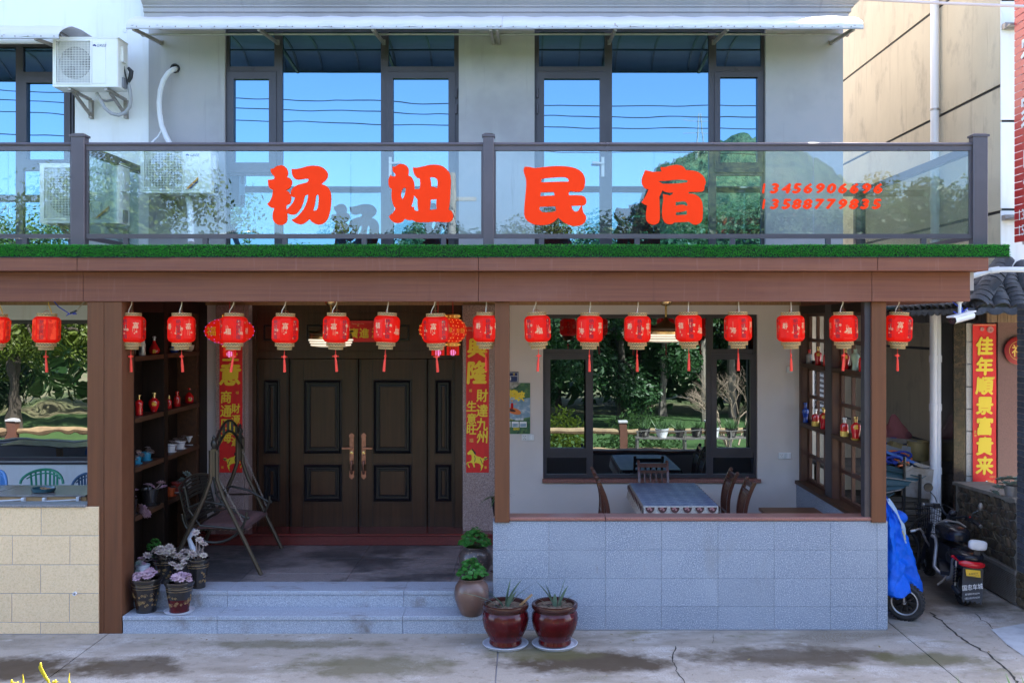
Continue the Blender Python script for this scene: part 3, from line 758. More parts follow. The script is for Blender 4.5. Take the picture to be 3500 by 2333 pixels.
MB().box(x(880), x(1552), yd-.05, yd-.02, z(1808), z(1804)).build('threshold', M['steel'], droot)

# porch floor and steps
rs = random.Random(4)
xs = [-4.57, -3.27, -2.07, -.87, .33]
ys = [.27, 1.0, 1.75, 2.46]
for i in range(4):
    for j in range(3):
        hp(MB().cbox(xs[i]+.003, min(xs[i+1], .33)-.003, ys[j]+.003, ys[j+1]-.003, .1, .36, .002), 'floor_slab', M['porch_floor'])
hp(MB().box(-4.6, .335, .28, 2.45, 0, .345), 'floor_base', M['mortar'])
hp(MB().box(.18, 3.64, .2, 2.79, 0, .36), 'dining_floor', M['porch_floor'])
hp(MB().box(-9, -4.62, .2, 2.79, 0, .36), 'dining_floor', M['porch_floor'])
def step(z0, zt, y0, y1, cuts, rx):
    for a, b in zip(cuts, cuts[1:]):
        hp(MB().cbox(a+.002, b-.002, y0+.012, y1, z0, zt-.046, .002), 'step_riser', M['granite_step'])
        hp(MB().cbox(a+.002, b-.002, y0, y1, zt-.044, zt, .005), 'step_slab', M['granite_step'])
D = 10.49; step(0, .185, -.11, .28, [X(418,D), X(741,D), X(1376,D), -.376], 0)
D = 10.83; step(.185, .362, .23, .62, [X(418,D)-.0, X(776,D), X(1380,D), -.376], 0)

# low granite wall in front of the dining porch
lw0, lw1 = X(1685,10.6), X(3034,10.6)
hp(MB().box(lw0+.012, lw1-.012, .012, .19, 0, 1.14).box(HX-.16, lw1-.012, .19, 2.78, 0, 1.10), 'low_wall', M['mortar'])
xs = [1685,1876,2069,2261,2454,2646,2839,2998,3034]; yy = [1780,1878,1975,2071,2150]
for i in range(8):
    for j in range(4):
        hp(MB().cbox(X(xs[i],10.6)+.0012, X(xs[i+1],10.6)-.0012, 0, .0125, max(0,Z(yy[j+1],10.6))+.001, Z(yy[j],10.6)-.001, .001), 'tile', M['granite_grey'])
for j in range(4):
    hp(MB().box(lw0, lw0+.011, .002, .19, max(0,Z(yy[j+1],10.6))+.0012, Z(yy[j],10.6)-.0012), 'tile', M['granite_grey'])
    hp(MB().box(lw1-.011, lw1, .002, .6, max(0,Z(yy[j+1],10.6))+.0012, Z(yy[j],10.6)-.0012), 'tile', M['granite_grey'])
for (a, b) in ((1741,2068),(2069.5,2980)):
    hp(MB().cbox(X(a,10.6)+.001, X(b,10.6)-.001, -.02, .215, Z(1779,10.6)+.002, Z(1766,10.6), .01), 'coping_stone', M['coping'])
# inner grey panel below the lattice shelves
hp(MB().box(HX-.19, HX-.162, .22, 2.79, .36, 1.12), 'low_wall_lining', M['granite_grey'])
hp(MB().box(HX-.21, HX-.0, .12, 2.79, 1.12, 1.165), 'lattice_sill', M['shelf_wood'])

# left block wall
bw1 = X(340,10.5)
hp(MB().box(-9, bw1-.005, -.118, .2, 0, 1.335), 'block_wall', M['mortar'])
rows = [(1730,1827,(-160,144,340)),(1829,1926,(-150,46,242,340)),(1928,2024,(-54,142,340)),(2026,2122,(-152,44,240,340)),(2124,2166,(-54,142,340))]
for (t, b, cs) in rows:
    cs = [cs[0]-196, *cs] if cs[0] > -100 else list(cs)
    for a, c in zip(cs, cs[1:]):
        hp(MB().cbox(X(a+1,10.5), X(c-1,10.5), -.125, -.08, max(.005,Z(b,10.5)), Z(t,10.5), .004), 'block', M['beige_block'])
hp(MB().cbox(-9, X(298,10.5)-.002, -.145, .07, 1.337, 1.367, .005), 'wall_coping', M['sill_stone'])
hp(MB().lathe([(.02,0),(.02,.03),(.012,.03),(.012,.0)], n=12, M=Matrix.Translation((X(262,10.5), -.126, Z(2024,10.5))) @ Matrix.Rotation(R(90),4,'X')), 'drain_spout', M['pvc'])

# ---------------- left cabinet (fixed to the side wall of the porch)
SX = -4.32
hp(MB().box(-4.62, -4.60, .02, 2.79, 0, 3.56), 'party_wall', M['cabinet'])
cab = thing('display_cabinet', 'tall dark wooden shelf unit built along the left side of the porch', 'shelf unit', (-4.45, 1.4, .36))
ps = [(.225,.34),(1.21,1.33),(2.48,2.79)]
for (a, b) in ps: MB().box(SX-.26, SX, a, b, .36, 3.55).build('upright', M['cabinet'], cab)
for (a, b) in zip(ps, ps[1:]):
    y0, y1 = a[1], b[0]
    for k in range(3):
        MB().box(-4.598, -4.585, y0+(y1-y0)*k/3+.002, y0+(y1-y0)*(k+1)/3-.002, .36, 3.55).build('back_board', M['cabinet'], cab)
    for zt in (2.905, 2.225, 1.68, 1.143):
        MB().box(-4.584, SX-.004, y0+.001, y1-.001, zt-.052, zt).build('shelf', M['shelf_wood'], cab)
    MB().box(SX-.05, SX-.005, y0, y1, 3.40, 3.55).build('top_rail', M['cabinet'], cab)
MB().box(-4.584, SX-.012, 2.40, 2.479, .36, 3.5).build('end_panel', M['shelf_wood'], cab)

# ---------------- right lattice shelf screen
lat = thing('lattice_screen', 'reddish brown lattice screen with bottle shelves closing the right end of the porch', 'screen', (3.72, 1.4, 1.165))
LX, LB = 3.65, 3.80
MB().box(LX, LB, 1.38, 1.63, 1.165, 3.5).build('post', M['frame'], lat)
MB().box(LX, LB, 2.74, 2.795, 1.165, 3.5).build('post', M['lattice'], lat)
for (y0, y1) in ((1.63, 2.74), (.121, 1.38)):
    MB().box(LX+.004, LB-.002, y1-.03, y1-.001, 1.166, 3.46).build('side_board', M['lattice'], lat)
    MB().box(LX+.002, LB-.002, y0, y1, 3.40, 3.50).build('top_rail', M['cabinet'], lat)
    for zt in (2.74, 1.95):
        MB().box(LX-.01, LB-.002, y0+.002, y1-.032, zt-.05, zt).build('shelf', M['shelf_wood'], lat)
    for (za, zb) in ((1.166, 1.90), (1.95, 2.69), (2.74, 3.40)):
        for k in range(4):
            yy_ = y0 + .03 + (y1-y0-.09)*k/3
            MB().box(LB-.05, LB-.01, yy_-.018, yy_+.018, za, zb).build('bar', M['lattice'], lat)
        zc = za + (zb-za)*(.47)
        for (q, w) in ((zc, .02), (za+.02, .02), (zb-.02, .02)):
            MB().box(LB-.052, LB-.008, y0+.001, y1-.033, q-w, q+w).build('bar', M['lattice'], lat)

# ================================================================= NEIGHBOURS
lh = thing('white_house', 'white plastered neighbouring house at the left edge of the photo', 'building', (-7, 3, 0))
UL = UW + .03
nx1 = X(252, DU); nzt = Z(145, DU)
MB().box(-14, -8.6, UL, UL+.25, 3.95, 10.2).box(nx1, wl-.001, UL, UL+.25, 3.95, 10.2).box(-8.6, nx1, UL, UL+.25, nzt, 10.2).box(-14, wl, UL+.26, 10, 10.0, 10.2).box(-14, -9, -.05, .2, 0, 1.3).box(-14, -9.01, UL, 10, 0, 3.95).build('upper_wall', M['white_wall'], lh)
D = DU + .08; y = Yd(D)
x = lambda p: X(p, D)
z = lambda p: Z(p, D)
fr = MB(); rect_frame(fr, -8.6, x(250), 3.98, z(144), .06, y, y+.07)
for (a, b) in ((54,79),): fr.box(x(a), x(b), y-.003, y+.07, 4.04, z(144)-.06)
lwn = fr.build('window', M['frame'], lh)
MB().box(x(79), x(244), y, y+.06, z(262), z(246)).build('transom_bar', M['frame'], lwn)
sa = MB(); rect_frame(sa, x(72), x(242), z(583), z(263), x(93)-x(72), y-.02, y+.05, wb=z(546)-z(583)); sa.build('sash', M['frame'], lwn)
MB().box(x(79), x(244), y, y+.06, z(690), z(666)).box(x(-300), x(54), y, y+.06, z(690), z(666)).build('lower_bar', M['frame'], lwn)
for (a, b, c, d) in ((-600,54,840,166),(79,244,246,166),(92,223,547,282),(79,244,667,584),(79,244,840,690)):
    MB().box(x(a)-.003, x(b)+.003, y+.028, y+.040, z(c)-.003, z(d)+.003).build('pane', M['glass_up'], lwn)
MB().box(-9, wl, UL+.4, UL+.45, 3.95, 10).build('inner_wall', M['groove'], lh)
MB().lathe([(.028,0),(.028,.008),(.022,.010),(.0,.010)], n=16, M=Matrix.Translation((X(424,DU), UL, Z(102,DU))) @ Matrix.Rotation(R(90),4,'X')).build('vent_cover', M['pvc'], lh)

# ---- right neighbour
BX = 5.75
rh = thing('beige_house', 'beige rendered side wall of the neighbouring house across the alley', 'building', (7, 6, 0))
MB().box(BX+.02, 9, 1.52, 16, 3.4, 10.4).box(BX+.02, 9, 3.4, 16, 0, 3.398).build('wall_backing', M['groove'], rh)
zs = [0, 1.57, 2.91, 3.42, 4.63, 6.165, 7.69, 9.2, 10.4]
for a, b in zip(zs, zs[1:]):
    MB().box(BX, BX+.018, 1.515 if a > 3.3 else 3.21, 16, a+(.02 if a != 3.42 else 0), b-(.02 if b != 3.42 else 0)).build('render_band', M['beige'], rh)
fz = [3.4, 4.655, 5.73, 7.2, 8.7, 10.4]
for a, b in zip(fz, fz[1:]):
    MB().box(BX+.001, 9, 1.50, 1.514, a+.015, b-.015).build('front_band', M['white_wall'], rh)
lv = MB(); rect_frame(lv, 0, 1, 0, 1, .001, 0, .001)
lf = MB()
y0, y1, z0, z1 = 7.6, 9.3, 1.25, 2.5
lf.box(BX-.05, BX-.002, y0, y0+.09, z0, z1).box(BX-.05, BX-.002, y1-.09, y1, z0, z1).box(BX-.05, BX-.002, y0+.09, y1-.09, z1-.09, z1).box(BX-.05, BX-.002, y0+.09, y1-.09, z0, z0+.09)
lroot = lf.build('louvre_window', M['louvre'], rh)
MB().box(BX-.012, BX-.004, y0+.09, y1-.09, z0+.09, z1-.09).build('dark_back', M['groove'], lroot)
nl = 11
for k in range(nl):
    zc = z0+.09+(z1-z0-.18)*(k+.5)/nl
    MB().add([(BX-.045,y0+.09,zc-.028),(BX-.045,y1-.09,zc-.028),(BX-.018,y1-.09,zc+.012),(BX-.018,y0+.09,zc+.012)], [(0,1,2,3)]).build('louvre', M['louvre'], lroot)

def pipe(px_list, nm, label, r=.055, D=13.6, parent=None):
    pass
dp = thing('drain_pipe', 'tall white drain pipe fixed to the beige wall', 'pipe', (X(3195,13.75), 3.1, 4.3))
xp = BX - .075; Dp = xp*F/(3195-PX)
MB().tube([(xp, Yd(Dp), 3.5), (xp, Yd(Dp), 10.3)], .058, 14).build('pipe', M['pvc'], dp)
for zz in (4.45, 6.25, 8.0): MB().tube([(xp, Yd(Dp), zz-.012), (xp, Yd(Dp), zz+.012)], .066, 14).box(xp, BX, Yd(Dp)-.01, Yd(Dp)+.01, zz-.01, zz+.01).build('clip', M['steel'], dp)
MB().tube([(xp, Yd(Dp), 4.86), (xp, Yd(Dp), 5.02)], .07, 14).build('coupling', M['pvc'], dp)
D2 = 13.35
dl = thing('drain_pipe', 'pair of pale drain pipes standing beside the dark marble pillar', 'pipe', (X(3183,D2), Yd(D2), 0))
for (p, rr) in ((3191,.05),(3205,.045)):
    xx = X(p, D2)
    MB().tube([(xx, Yd(D2)+.0, 0), (xx, Yd(D2), 3.45)], rr, 12).build('pipe', M['pvc'], dl)
    for zz in (1.25, 2.1, 2.75): MB().tube([(xx, Yd(D2), zz), (xx, Yd(D2), zz+.09)], rr+.009, 12).build('coupling', M['pvc'], dl)

# ---- tiled gate porch of the right neighbour
gp = thing('tiled_porch', 'neighbouring porch with charcoal curved roof tiles and stone clad pillars', 'porch', (6.2, 1.8, 0))
def g(mb, nm, m_, **k): return mb.build(nm, m_, gp, **k)
PXc = 5.65
g(MB().box(PXc, X(3300,13.2), 2.6, 3.2, 0, 3.35), 'pillar', M['marble'])
g(MB().box(PXc-.006, PXc-.001, 2.62, 3.2, 0, 3.35), 'pillar_side', M['marble_black'])
Dt = 13.3
tz = [0.5,.83,1.17,1.50,1.83,2.165,2.50,2.835,3.17,3.4]
zl = [Z(q, Dt) for q in (2000,1800,1626,1549,1473,1397,1321,1244,1168,1100)]
for a, b in zip(zl, zl[1:]):
    g(MB().box(X(3301,Dt)+.003, X(3326,Dt), 2.69, 2.75, a+.006, b-.006), 'wall_tile', M['white_tile'])
g(MB().box(X(3301,Dt), X(3407,Dt), 2.74, 3.2, 0, 3.35), 'panel_wall', M['mortar'])
g(MB().box(X(3406,Dt), X(3500,Dt), 2.66, 3.2, 0, 3.35), 'pillar', M['red_granite'])
g(MB().box(X(3490,Dt), 9, 2.9, 3.3, 0, 3.35), 'back_wall', M['red_granite'])
# fascia boards under the eaves: side boards use dark wood to paint their shade
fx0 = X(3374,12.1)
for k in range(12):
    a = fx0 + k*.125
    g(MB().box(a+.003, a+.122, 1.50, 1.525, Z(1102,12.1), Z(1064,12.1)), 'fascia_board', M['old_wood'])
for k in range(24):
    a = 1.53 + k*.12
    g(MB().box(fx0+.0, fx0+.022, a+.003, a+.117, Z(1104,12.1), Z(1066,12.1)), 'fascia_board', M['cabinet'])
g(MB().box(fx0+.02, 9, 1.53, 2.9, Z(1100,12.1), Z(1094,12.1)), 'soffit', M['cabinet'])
g(MB().box(fx0-.02, 9, 1.44, 1.52, Z(1063,12.1), Z(1050,12.1)), 'mortar_bed', M['mortar'])
# hipped skirt roof with tile courses
ez, tz_, ex, ey, tx, ty = 3.42, 3.92, 5.27, 1.12, BX, 1.49
g(MB().add([(ex+.04,ey+.04,ez-.03),(9,ey+.04,ez-.03),(9,ty,tz_-.03),(tx,ty,tz_-.03),(tx,6,tz_-.03),(ex+.04,6,ez-.03)], [(0,1,2,3),(0,3,4,5)]), 'roof_base', M['mortar'])
def tile_mesh(r, th, L, nseg=7, spread=150):
    mb = MB(); vs = []
    for e in (0, 1):
        for k in range(nseg+1):
            a = R(90 - spread/2 + spread*k/nseg)
            for q in (r, r-th): vs.append((q*math.cos(a), e*L, q*math.sin(a)-r*.55))
    n = 2*(nseg+1); fs = []
    for k in range(nseg):
        a = 2*k
        fs += [(a, a+2, n+a+2, n+a), (a+1, n+a+1, n+a+3, a+3), (a, a+1, a+3, a+2), (n+a, n+a+2, n+a+3, n+a+1)]
    mb.add(vs, fs); return mb
tl = tile_mesh(.115, .016, .17)
tproto = tl.build('roof_tile', M['roof_tile'], gp, ang=25)
base_off = ROOT[gp.name].copy()
for v in tproto.data.vertices: v.co += base_off
rr = random.Random(11)
first = True
def put_tile(loc, rz, pitch, s=1.0):
    global first
    o = tproto if first else piece(tproto, gp)
    first = False
    o.location = Vector(loc) - base_off
    o.rotation_euler = (pitch, rr.uniform(-.05,.05), rz + rr.uniform(-.06,.06))
    o.scale = (s, 1, s)
sl = math.atan2(tz_-ez, ty-ey); Ls = math.hypot(tz_-ez, ty-ey)
nrow = 10
for cidx in range(7):
    cx = ex + .13 + cidx*.2
    for k in range(nrow):
        t = k/nrow
        yy_ = ey + (ty-ey)*t; zz = ez + (tz_-ez)*t
        if cx < ex + (tx-ex)*t: continue
        put_tile((cx + rr.uniform(-.012,.012), yy_, zz + .055 + rr.uniform(-.006,.006)), 0, sl*.86)
sl2 = math.atan2(tz_-ez, tx-ex)
for cidx in range(17):
    cyy = ey + .16 + cidx*.2
    for k in range(nrow):
        t = k/nrow
        xx = ex + (tx-ex)*t; zz = ez + (tz_-ez)*t
        if cyy < ey + (ty-ey)*t: continue
        put_tile((xx, cyy + rr.uniform(-.012,.012), zz + .055 + rr.uniform(-.006,.006)), -PI/2, sl2*.86)
for k in range(9):            # hip ridge
    t = k/9
    put_tile((ex+.02+(tx-ex)*t, ey+.02+(ty-ey)*t, ez+.10+(tz_-ez)*t), -PI/4, .62, 1.15)
def drip(loc, rz):
    mb = MB(); n = 10; vs = [(0,0,.03)]
    for k in range(n+1):
        a = PI*(k/n); q = .105 + (.008 if k % 2 else 0)
        vs.append((q*math.cos(a), .004*(k%2), -.085*math.sin(a)+.035))
    mb.add(vs, [(0, k, k+1) for k in range(1, n+1)]); 
    m2 = MB(); Mx = Matrix.Translation(loc) @ Matrix.Rotation(rz, 4, 'Z') @ Matrix.Rotation(R(-14), 4, 'X')
    m2.add([Mx @ Vector(v) for v in mb.v], mb.f); m2.add([Mx @ (Vector(v)+Vector((0,.014,0))) for v in mb.v], [tuple(reversed(f)) for f in mb.f])
    m2.build('drip_tile', M['roof_tile'], gp, ang=20)
for cidx in range(7): drip((ex+.03+cidx*.2, ey-.01, ez+.0), 0)
for cidx in range(17): drip((ex-.01, ey+.06+cidx*.2, ez+.0), -PI/2)
rp = thing('roof_pipe', 'white bent pipe running just above the curved roof tiles', 'pipe', (5.6, 1.3, 3.9))
MB().tube([P(3180,965,12.4), P(3311,948,11.75), P(3380,926,11.7), P(3400,922,11.7), P(3430,921,11.7), P(3640,922,11.7)], .032, 12).build('pipe', M['pvc'], rp)
MB().tube([P(3384,925,11.7), P(3415,921,11.7)], .038, 12).build('coupling', M['pvc'], rp)

# stone garden wall, louvred vent and brick pier
sw = thing('stone_wall', 'low field stone wall with a sloping stone coping under the gold lettered couplet', 'wall', (5.7, 1.8, 0))
def top_z(yw): return 1.14 + .07*(2.6 - yw)/1.75
WX = 5.66
MB().add([(WX+.012,0.1,0),(WX+.012,2.59,0),(WX+.012,2.59,1.13),(WX+.012,0.1,1.22),(WX+.4,0.1,0),(WX+.4,2.59,0),(WX+.4,2.59,1.13),(WX+.4,0.1,1.22)], [(1,0,3,2),(4,5,6,7),(0,1,5,4),(2,3,7,6),(0,4,7,3),(1,2,6,5)]).build('mortar_core', M['stone_mortar'], sw)
MB().add([(WX-.03,.9,1.20),(WX-.03,2.6,1.135),(WX+.44,2.6,1.135),(WX+.44,.9,1.20),(WX-.03,.9,1.245),(WX-.03,2.6,1.175),(WX+.44,2.6,1.175),(WX+.44,.9,1.245)], [(3,2,1,0),(4,5,6,7),(0,1,5,4),(1,2,6,5),(2,3,7,6),(3,0,4,7)]).build('coping', M['cardboard'], sw)
rs = random.Random(21)
ny, nz = 21, 11
def jit(i, j):
    q = random.Random(i*131 + j*17 + 5)
    return (.1 + (2.58-.1)*(i + (.5 if j % 2 else 0)*.9 + q.uniform(-.28,.28))/ny, 1.17*(j + q.uniform(-.25,.25))/nz)
for i in range(ny):
    for j in range(nz):
        c = [jit(i, j), jit(i+1, j), jit(i+1, j+1), jit(i, j+1)]
        cy_ = sum(p[0] for p in c)/4; cz_ = sum(p[1] for p in c)/4
        if cy_ > 2.54 or cz_ < .03: continue
        if .92 < cy_ < 2.2 and cz_ < .40: continue
        if cy_ < .95 and cz_ > .40: continue
        pts = []
        for k in range(4):
            a, b = c[k], c[(k+1) % 4]
            for t in (.16, .5, .84):
                pts.append((a[0]+(b[0]-a[0])*t, a[1]+(b[1]-a[1])*t))
        vs = []
        for (s_, d) in ((.90, .012), (.84, -.008), (.55, -.015)):
            for (py_, pz_) in pts: vs.append((WX + d, cy_ + (py_-cy_)*s_, max(.004, cz_ + (pz_-cz_)*s_)))
        n = len(pts); fs = []
        for l in (0, 1):
            for k in range(n):
                k2 = (k+1) % n
                fs.append((l*n+k, l*n+k2, (l+1)*n+k2, (l+1)*n+k))
        fs.append(tuple(range(2*n, 3*n)))
        MB().add(vs, [tuple(reversed(f)) for f in fs]).build('stone', M['stone'], sw, ang=50)
vt = thing('vent_grille', 'grey ribbed vent panel along the foot of the stone wall', 'vent', (WX-.02, 1.5, .2))
fr = MB(); fr.box(WX-.035, WX+.01, .90, 2.25, .36, .41)
fr.build('frame', M['steel_dull'], vt)
rb = MB(); rb.box(WX-.012, WX-.008, .91, 2.25, .02, .36)
for k in range(16): rb.box(WX-.03, WX-.012, .91, 2.25, .03+k*.0205, .042+k*.0205)
rb.build('ribs', M['steel_dull'], vt, kind='stuff')
bp = thing('brick_pier', 'blue grey brick pier at the right edge of the photo', 'pier', (WX+.2, .4, .42))
bx = X(3474, 11.5)
MB().box(bx+.012, bx+.5, -.6, .885, .42, 3.5).build('mortar_core', M['stone_mortar'], bp)
for j in range(44):
    zz = .425 + j*.07
    for k in range(7):
        a = .885 - (k + (.5 if j % 2 else 0))*.235
        b = a - .225
        if k == 0 and j % 2: MB().box(bx, bx+.02, .885-.106, .885, zz, zz+.060).build('brick', M['brick_grey'], bp)
        if b < -.6: break
        MB().box(bx, bx+.02, b, a, zz, zz+.060).build('brick', M['brick_grey'], bp)
    MB().box(bx+.0225, bx+.13, .8865, .90, zz, zz+.060).build('brick', M['brick_grey'], bp)

# blade sign of red slats, white characters
sg = thing('slatted_sign', 'tall red slatted signboard with white characters at the right edge', 'sign', (5.82, 1.0, 5))
for k in range(46):
    zz = Z(828, 11.85) + k*.0895
    MB().box(5.815, 5.835, .2, 1.295, zz, zz+.079).build('slat', M['sign_red'], sg)
MB().box(5.836, 5.87, .25, .30, 4.2, 8.2).box(5.836, 5.87, 1.1, 1.15, 4.2, 8.2).build('frame', M['pvc'], sg)
MS = lambda yy_, zz: Matrix.Translation((5.809, yy_, zz)) @ Matrix.Rotation(R(-90), 4, 'Z') @ Matrix.Rotation(R(90), 4, 'X')
for (ch, py, sz) in (('家', 385, .42), ('农', 490-310, .42), ('吃', 548, .30), ('饭', 634, .30)):
    MB().text(ch, MS(.93, Z(py, 11.7)), sz*1.0, .02).build('character', M['white_print'], sg, smooth=False)
for (tx_, py) in (('136', 733), ('150', 786)):
    MB().text(tx_, MS(1.06, Z(py, 11.7)), .17, .02).build('number', M['white_print'], sg, smooth=False)
for (py, D_) in ((85, 12.0), (742, 12.0)):
    b = P(3450, py, D_)
    tag(MB().box(b.x-.05, b.x+.13, 1.40, 1.49, b.z-.035, b.z+.03).box(b.x-.04, b.x+.14, 1.30, 1.40, b.z-.03, b.z-.015).build('sign_bracket', M['steel_dull']), 'grey steel bracket holding the red signboard, %s one' % ('upper' if py < 300 else 'lower'), 'bracket', 'sign brackets')

# overhead cable
c0 = P(2760, -14, 10.85)
pts = [c0 + (P(3560, 24, 10.85)-c0)*(k/12) + Vector((0,0,-.012*math.sin(PI*k/12))) for k in range(-6, 19)]
tag(MB().tube(pts, .016, 8).build('overhead_cable', M['cable']), 'pale overhead cable crossing the top right corner', 'cable')

# ================================================================= BALCONY RAILING
rl = thing('balcony_railing', 'dark bronze railing with clear glass panels along the balcony edge', 'railing', (0, -.15, 4.0))
DR = 10.42; yr = Yd(DR)
x = lambda p: X(p, DR)
z = lambda p: Z(p, DR)
zb = 3.94
for (a, b) in ((249,296),(1652,1688),(3319,3369)):
    MB().cbox(x(a), x(b), yr-.055, yr+.055, zb, z(466), .006).build('post', M['rail'], rl)
    MB().box(x(a)-.012, x(b)+.012, yr-.068, yr+.068, z(470), z(463)).add([(x(a)-.008,yr-.062,z(463)),(x(b)+.008,yr-.062,z(463)),(x(b)+.008,yr+.062,z(463)),(x(a)-.008,yr+.062,z(463)),(x(a)+.02,yr-.03,z(457)),(x(b)-.02,yr-.03,z(457)),(x(b)-.02,yr+.03,z(457)),(x(a)+.02,yr+.03,z(457))], [(4,5,6,7),(0,1,5,4),(1,2,6,5),(2,3,7,6),(3,0,4,7)]).build('post_cap', M['rail'], rl)
def rail_prof(a, b):
    mb = MB(); pr = []
    for k in range(9):
        t = PI*k/8
        pr.append((yr - .04*math.cos(t), z(496) + .028*math.sin(t)))
    pr += [(yr+.034, z(496)), (yr+.034, z(500)), (yr+.026, z(500)), (yr+.026, z(516)), (yr-.026, z(516)), (yr-.026, z(501)), (yr-.034, z(500)), (yr-.036, z(497))]
    n = len(pr)
    mb.add([(a, p, q) for (p, q) in pr] + [(b, p, q) for (p, q) in pr], [(k, (k+1) % n, n+(k+1) % n, n+k) for k in range(n)])
    return mb
bays = [(-400,249,(-400,28,249)), (296,1652,(296,745,1199,1652)), (1688,3319,(1688,2235,2780,3319))]
for (a, b, cs) in bays:
    rail_prof(x(a), x(b)).build('handrail', M['rail'], rl)
    MB().box(x(a), x(b), yr-.025, yr+.025, z(815), z(800)).build('bottom_rail', M['rail'], rl)
    for s_ in (a, b):
        if -300 < s_: MB().box(x(s_)-(.022 if s_ == b else 0), x(s_)+(.022 if s_ == a else 0), yr-.02, yr+.02, z(800), z(516)).build('edge_bead', M['rail'], rl)
    for k in range(int((b-a)/337)+1):
        xc = x(a) + (x(b)-x(a))*(k+.5)/(int((b-a)/337)+1)
        MB().box(xc-.026, xc+.026, yr-.02, yr+.02, zb, z(815)).build('foot_stub', M['rail'], rl)
    for c, d in zip(cs, cs[1:]):
        MB().box(x(c)+.003, x(d)-.003, yr-.004, yr+.004, z(803), z(513)).build('glass_panel', M['glass_rail'], rl)
def side_rail(xc, y0, y1, label):
    t = thing('side_railing', label, 'railing', (xc, (y0+y1)/2, 4.0))
    MB().box(xc-.032, xc+.032, y0, y1, z(516), z(487)).build('handrail', M['rail'], t)
    MB().box(xc-.022, xc+.022, y0, y1, z(815), z(800)).build('bottom_rail', M['rail'], t)
    MB().box(xc-.004, xc+.004, y0, y1, z(802), z(514)).build('glass_panel', M['glass_rail'], t)
    return t
side_rail(x(272), yr+.056, UW-.01, 'side railing running back to the white house wall beside the air conditioners')
t = side_rail(x(3344), yr+.056, 3.5, 'side railing running back past the right end of the balcony')
xr, yb = x(3344), 3.56
MB().cbox(xr-.07, xr+.07, yb-.055, yb+.055, zb, z(466), .006).build('post', M['rail'], t)
MB().box(xr-.085, xr+.085, yb-.07, yb+.07, z(470), z(457)).build('post_cap', M['rail'], t)
MB().box(HX+.01, xr-.07, yb-.03, yb+.03, z(516), z(487)).build('handrail', M['rail'], t)
MB().box(HX+.01, xr-.07, yb-.02, yb+.02, z(815), z(800)).build('bottom_rail', M['rail'], t)

# ------- red characters on the glass (traced outlines, corner flag = 1)
def smooth_poly(pts, n=4):
    out = []; N = len(pts)
    for i in range(N):
        p0, p1, p2, p3 = pts[i-1], pts[i], pts[(i+1) % N], pts[(i+2) % N]
        c1 = len(p1) > 2; c2 = len(p2) > 2
        a = Vector(p1[:2]); b = Vector(p2[:2])
        m1 = (b - Vector(p0[:2]))*.5 if not c1 else (b-a)*.9
        m2 = (Vector(p3[:2]) - a)*.5 if not c2 else (b-a)*.9
        L = (b-a).length
        for m_ in (m1, m2):
            if m_.length > 1.6*L: m_ *= 1.6*L/m_.length
        for k in range(n):
            t = k/n; t2, t3 = t*t, t*t*t
            out.append(a*(2*t3-3*t2+1) + m1*(t3-2*t2+t) + b*(-2*t3+3*t2) + m2*(t3-t2))
    return out
from mathutils.geometry import tessellate_polygon
def cutout(polys, ox, oy, sc, D, th=.003):
    mb = MB()
    for (outer, holes) in polys:
        loops = []
        for l in [outer] + holes:
            loops.append([Vector((X(ox + p.x*sc, D), Z(oy + p.y*sc, D), 0)) for p in smooth_poly(l)])
        flat = [p for l in loops for p in l]
        tris = tessellate_polygon([[Vector((p.x, p.y, 0)) for p in l] for l in loops])
        n = len(flat); y0, y1 = Yd(D)-th, Yd(D)
        fs = []
        for t_ in tris:
            a, b, c = (flat[i] for i in t_)
            s_ = (b.x-a.x)*(c.y-a.y) - (b.y-a.y)*(c.x-a.x)
            fs.append(t_ if s_ > 0 else t_[::-1])
        fs += [tuple(i+n for i in f[::-1]) for f in fs]
        k0 = 0
        for l in loops:
            L = len(l)
            for k in range(L): fs.append((k0+k, n+k0+k, n+k0+(k+1) % L, k0+(k+1) % L))
            k0 += L
        mb.add([(p.x, y0, p.y) for p in flat] + [(p.x, y1, p.y) for p in flat], fs)
    return mb
c = 1
YANG = [([(83,90,c),(120,85),(165,55),(215,42),(265,50),(305,85),(327,135),(325,175),(312,205,c),(350,220),(378,255),(382,300),(360,345),(330,370),(295,390,c),(330,410),(362,450),(372,500),(365,545),(345,580),(305,597,c),(302,640),(315,700),(318,770),(310,820),(280,855),(230,873),(175,862),(130,825),(110,775),(112,710),(132,637,c),(90,630),(55,605),(35,577,c),(70,540),(100,475),(117,385,c),(80,365),(50,320),(44,240,c),(90,240),(133,230,c),(130,195),(100,160),(85,125)], []),
        ([(372,92,c),(430,93),(510,78),(590,55),(670,46),(760,55),(830,90),(875,145),(880,190),(860,240),(792,302,c),(850,325),(895,370),(920,430),(926,520),(920,620),(905,700),(880,780),(840,835),(790,862),(740,866),(690,850),(650,825),(623,790,c),(580,830),(530,858),(490,863),(430,845),(370,802,c),(430,770),(490,715),(540,650),(578,570),(600,490),(603,450,c),(572,458),(555,490),(535,570),(500,645),(465,695),(430,722),(385,730),(345,722),(316,708,c),(308,655,c),(360,600),(400,545),(421,487,c),(385,483),(362,465,c),(364,410),(390,360),(440,322),(510,298),(580,280),(605,258),(607,238),(590,230),(545,235),(490,243),(440,240),(405,215),(380,165)], [[(718,465),(735,450),(750,475),(748,560),(735,640),(710,668),(678,672,c),(700,580),(712,500)]])]
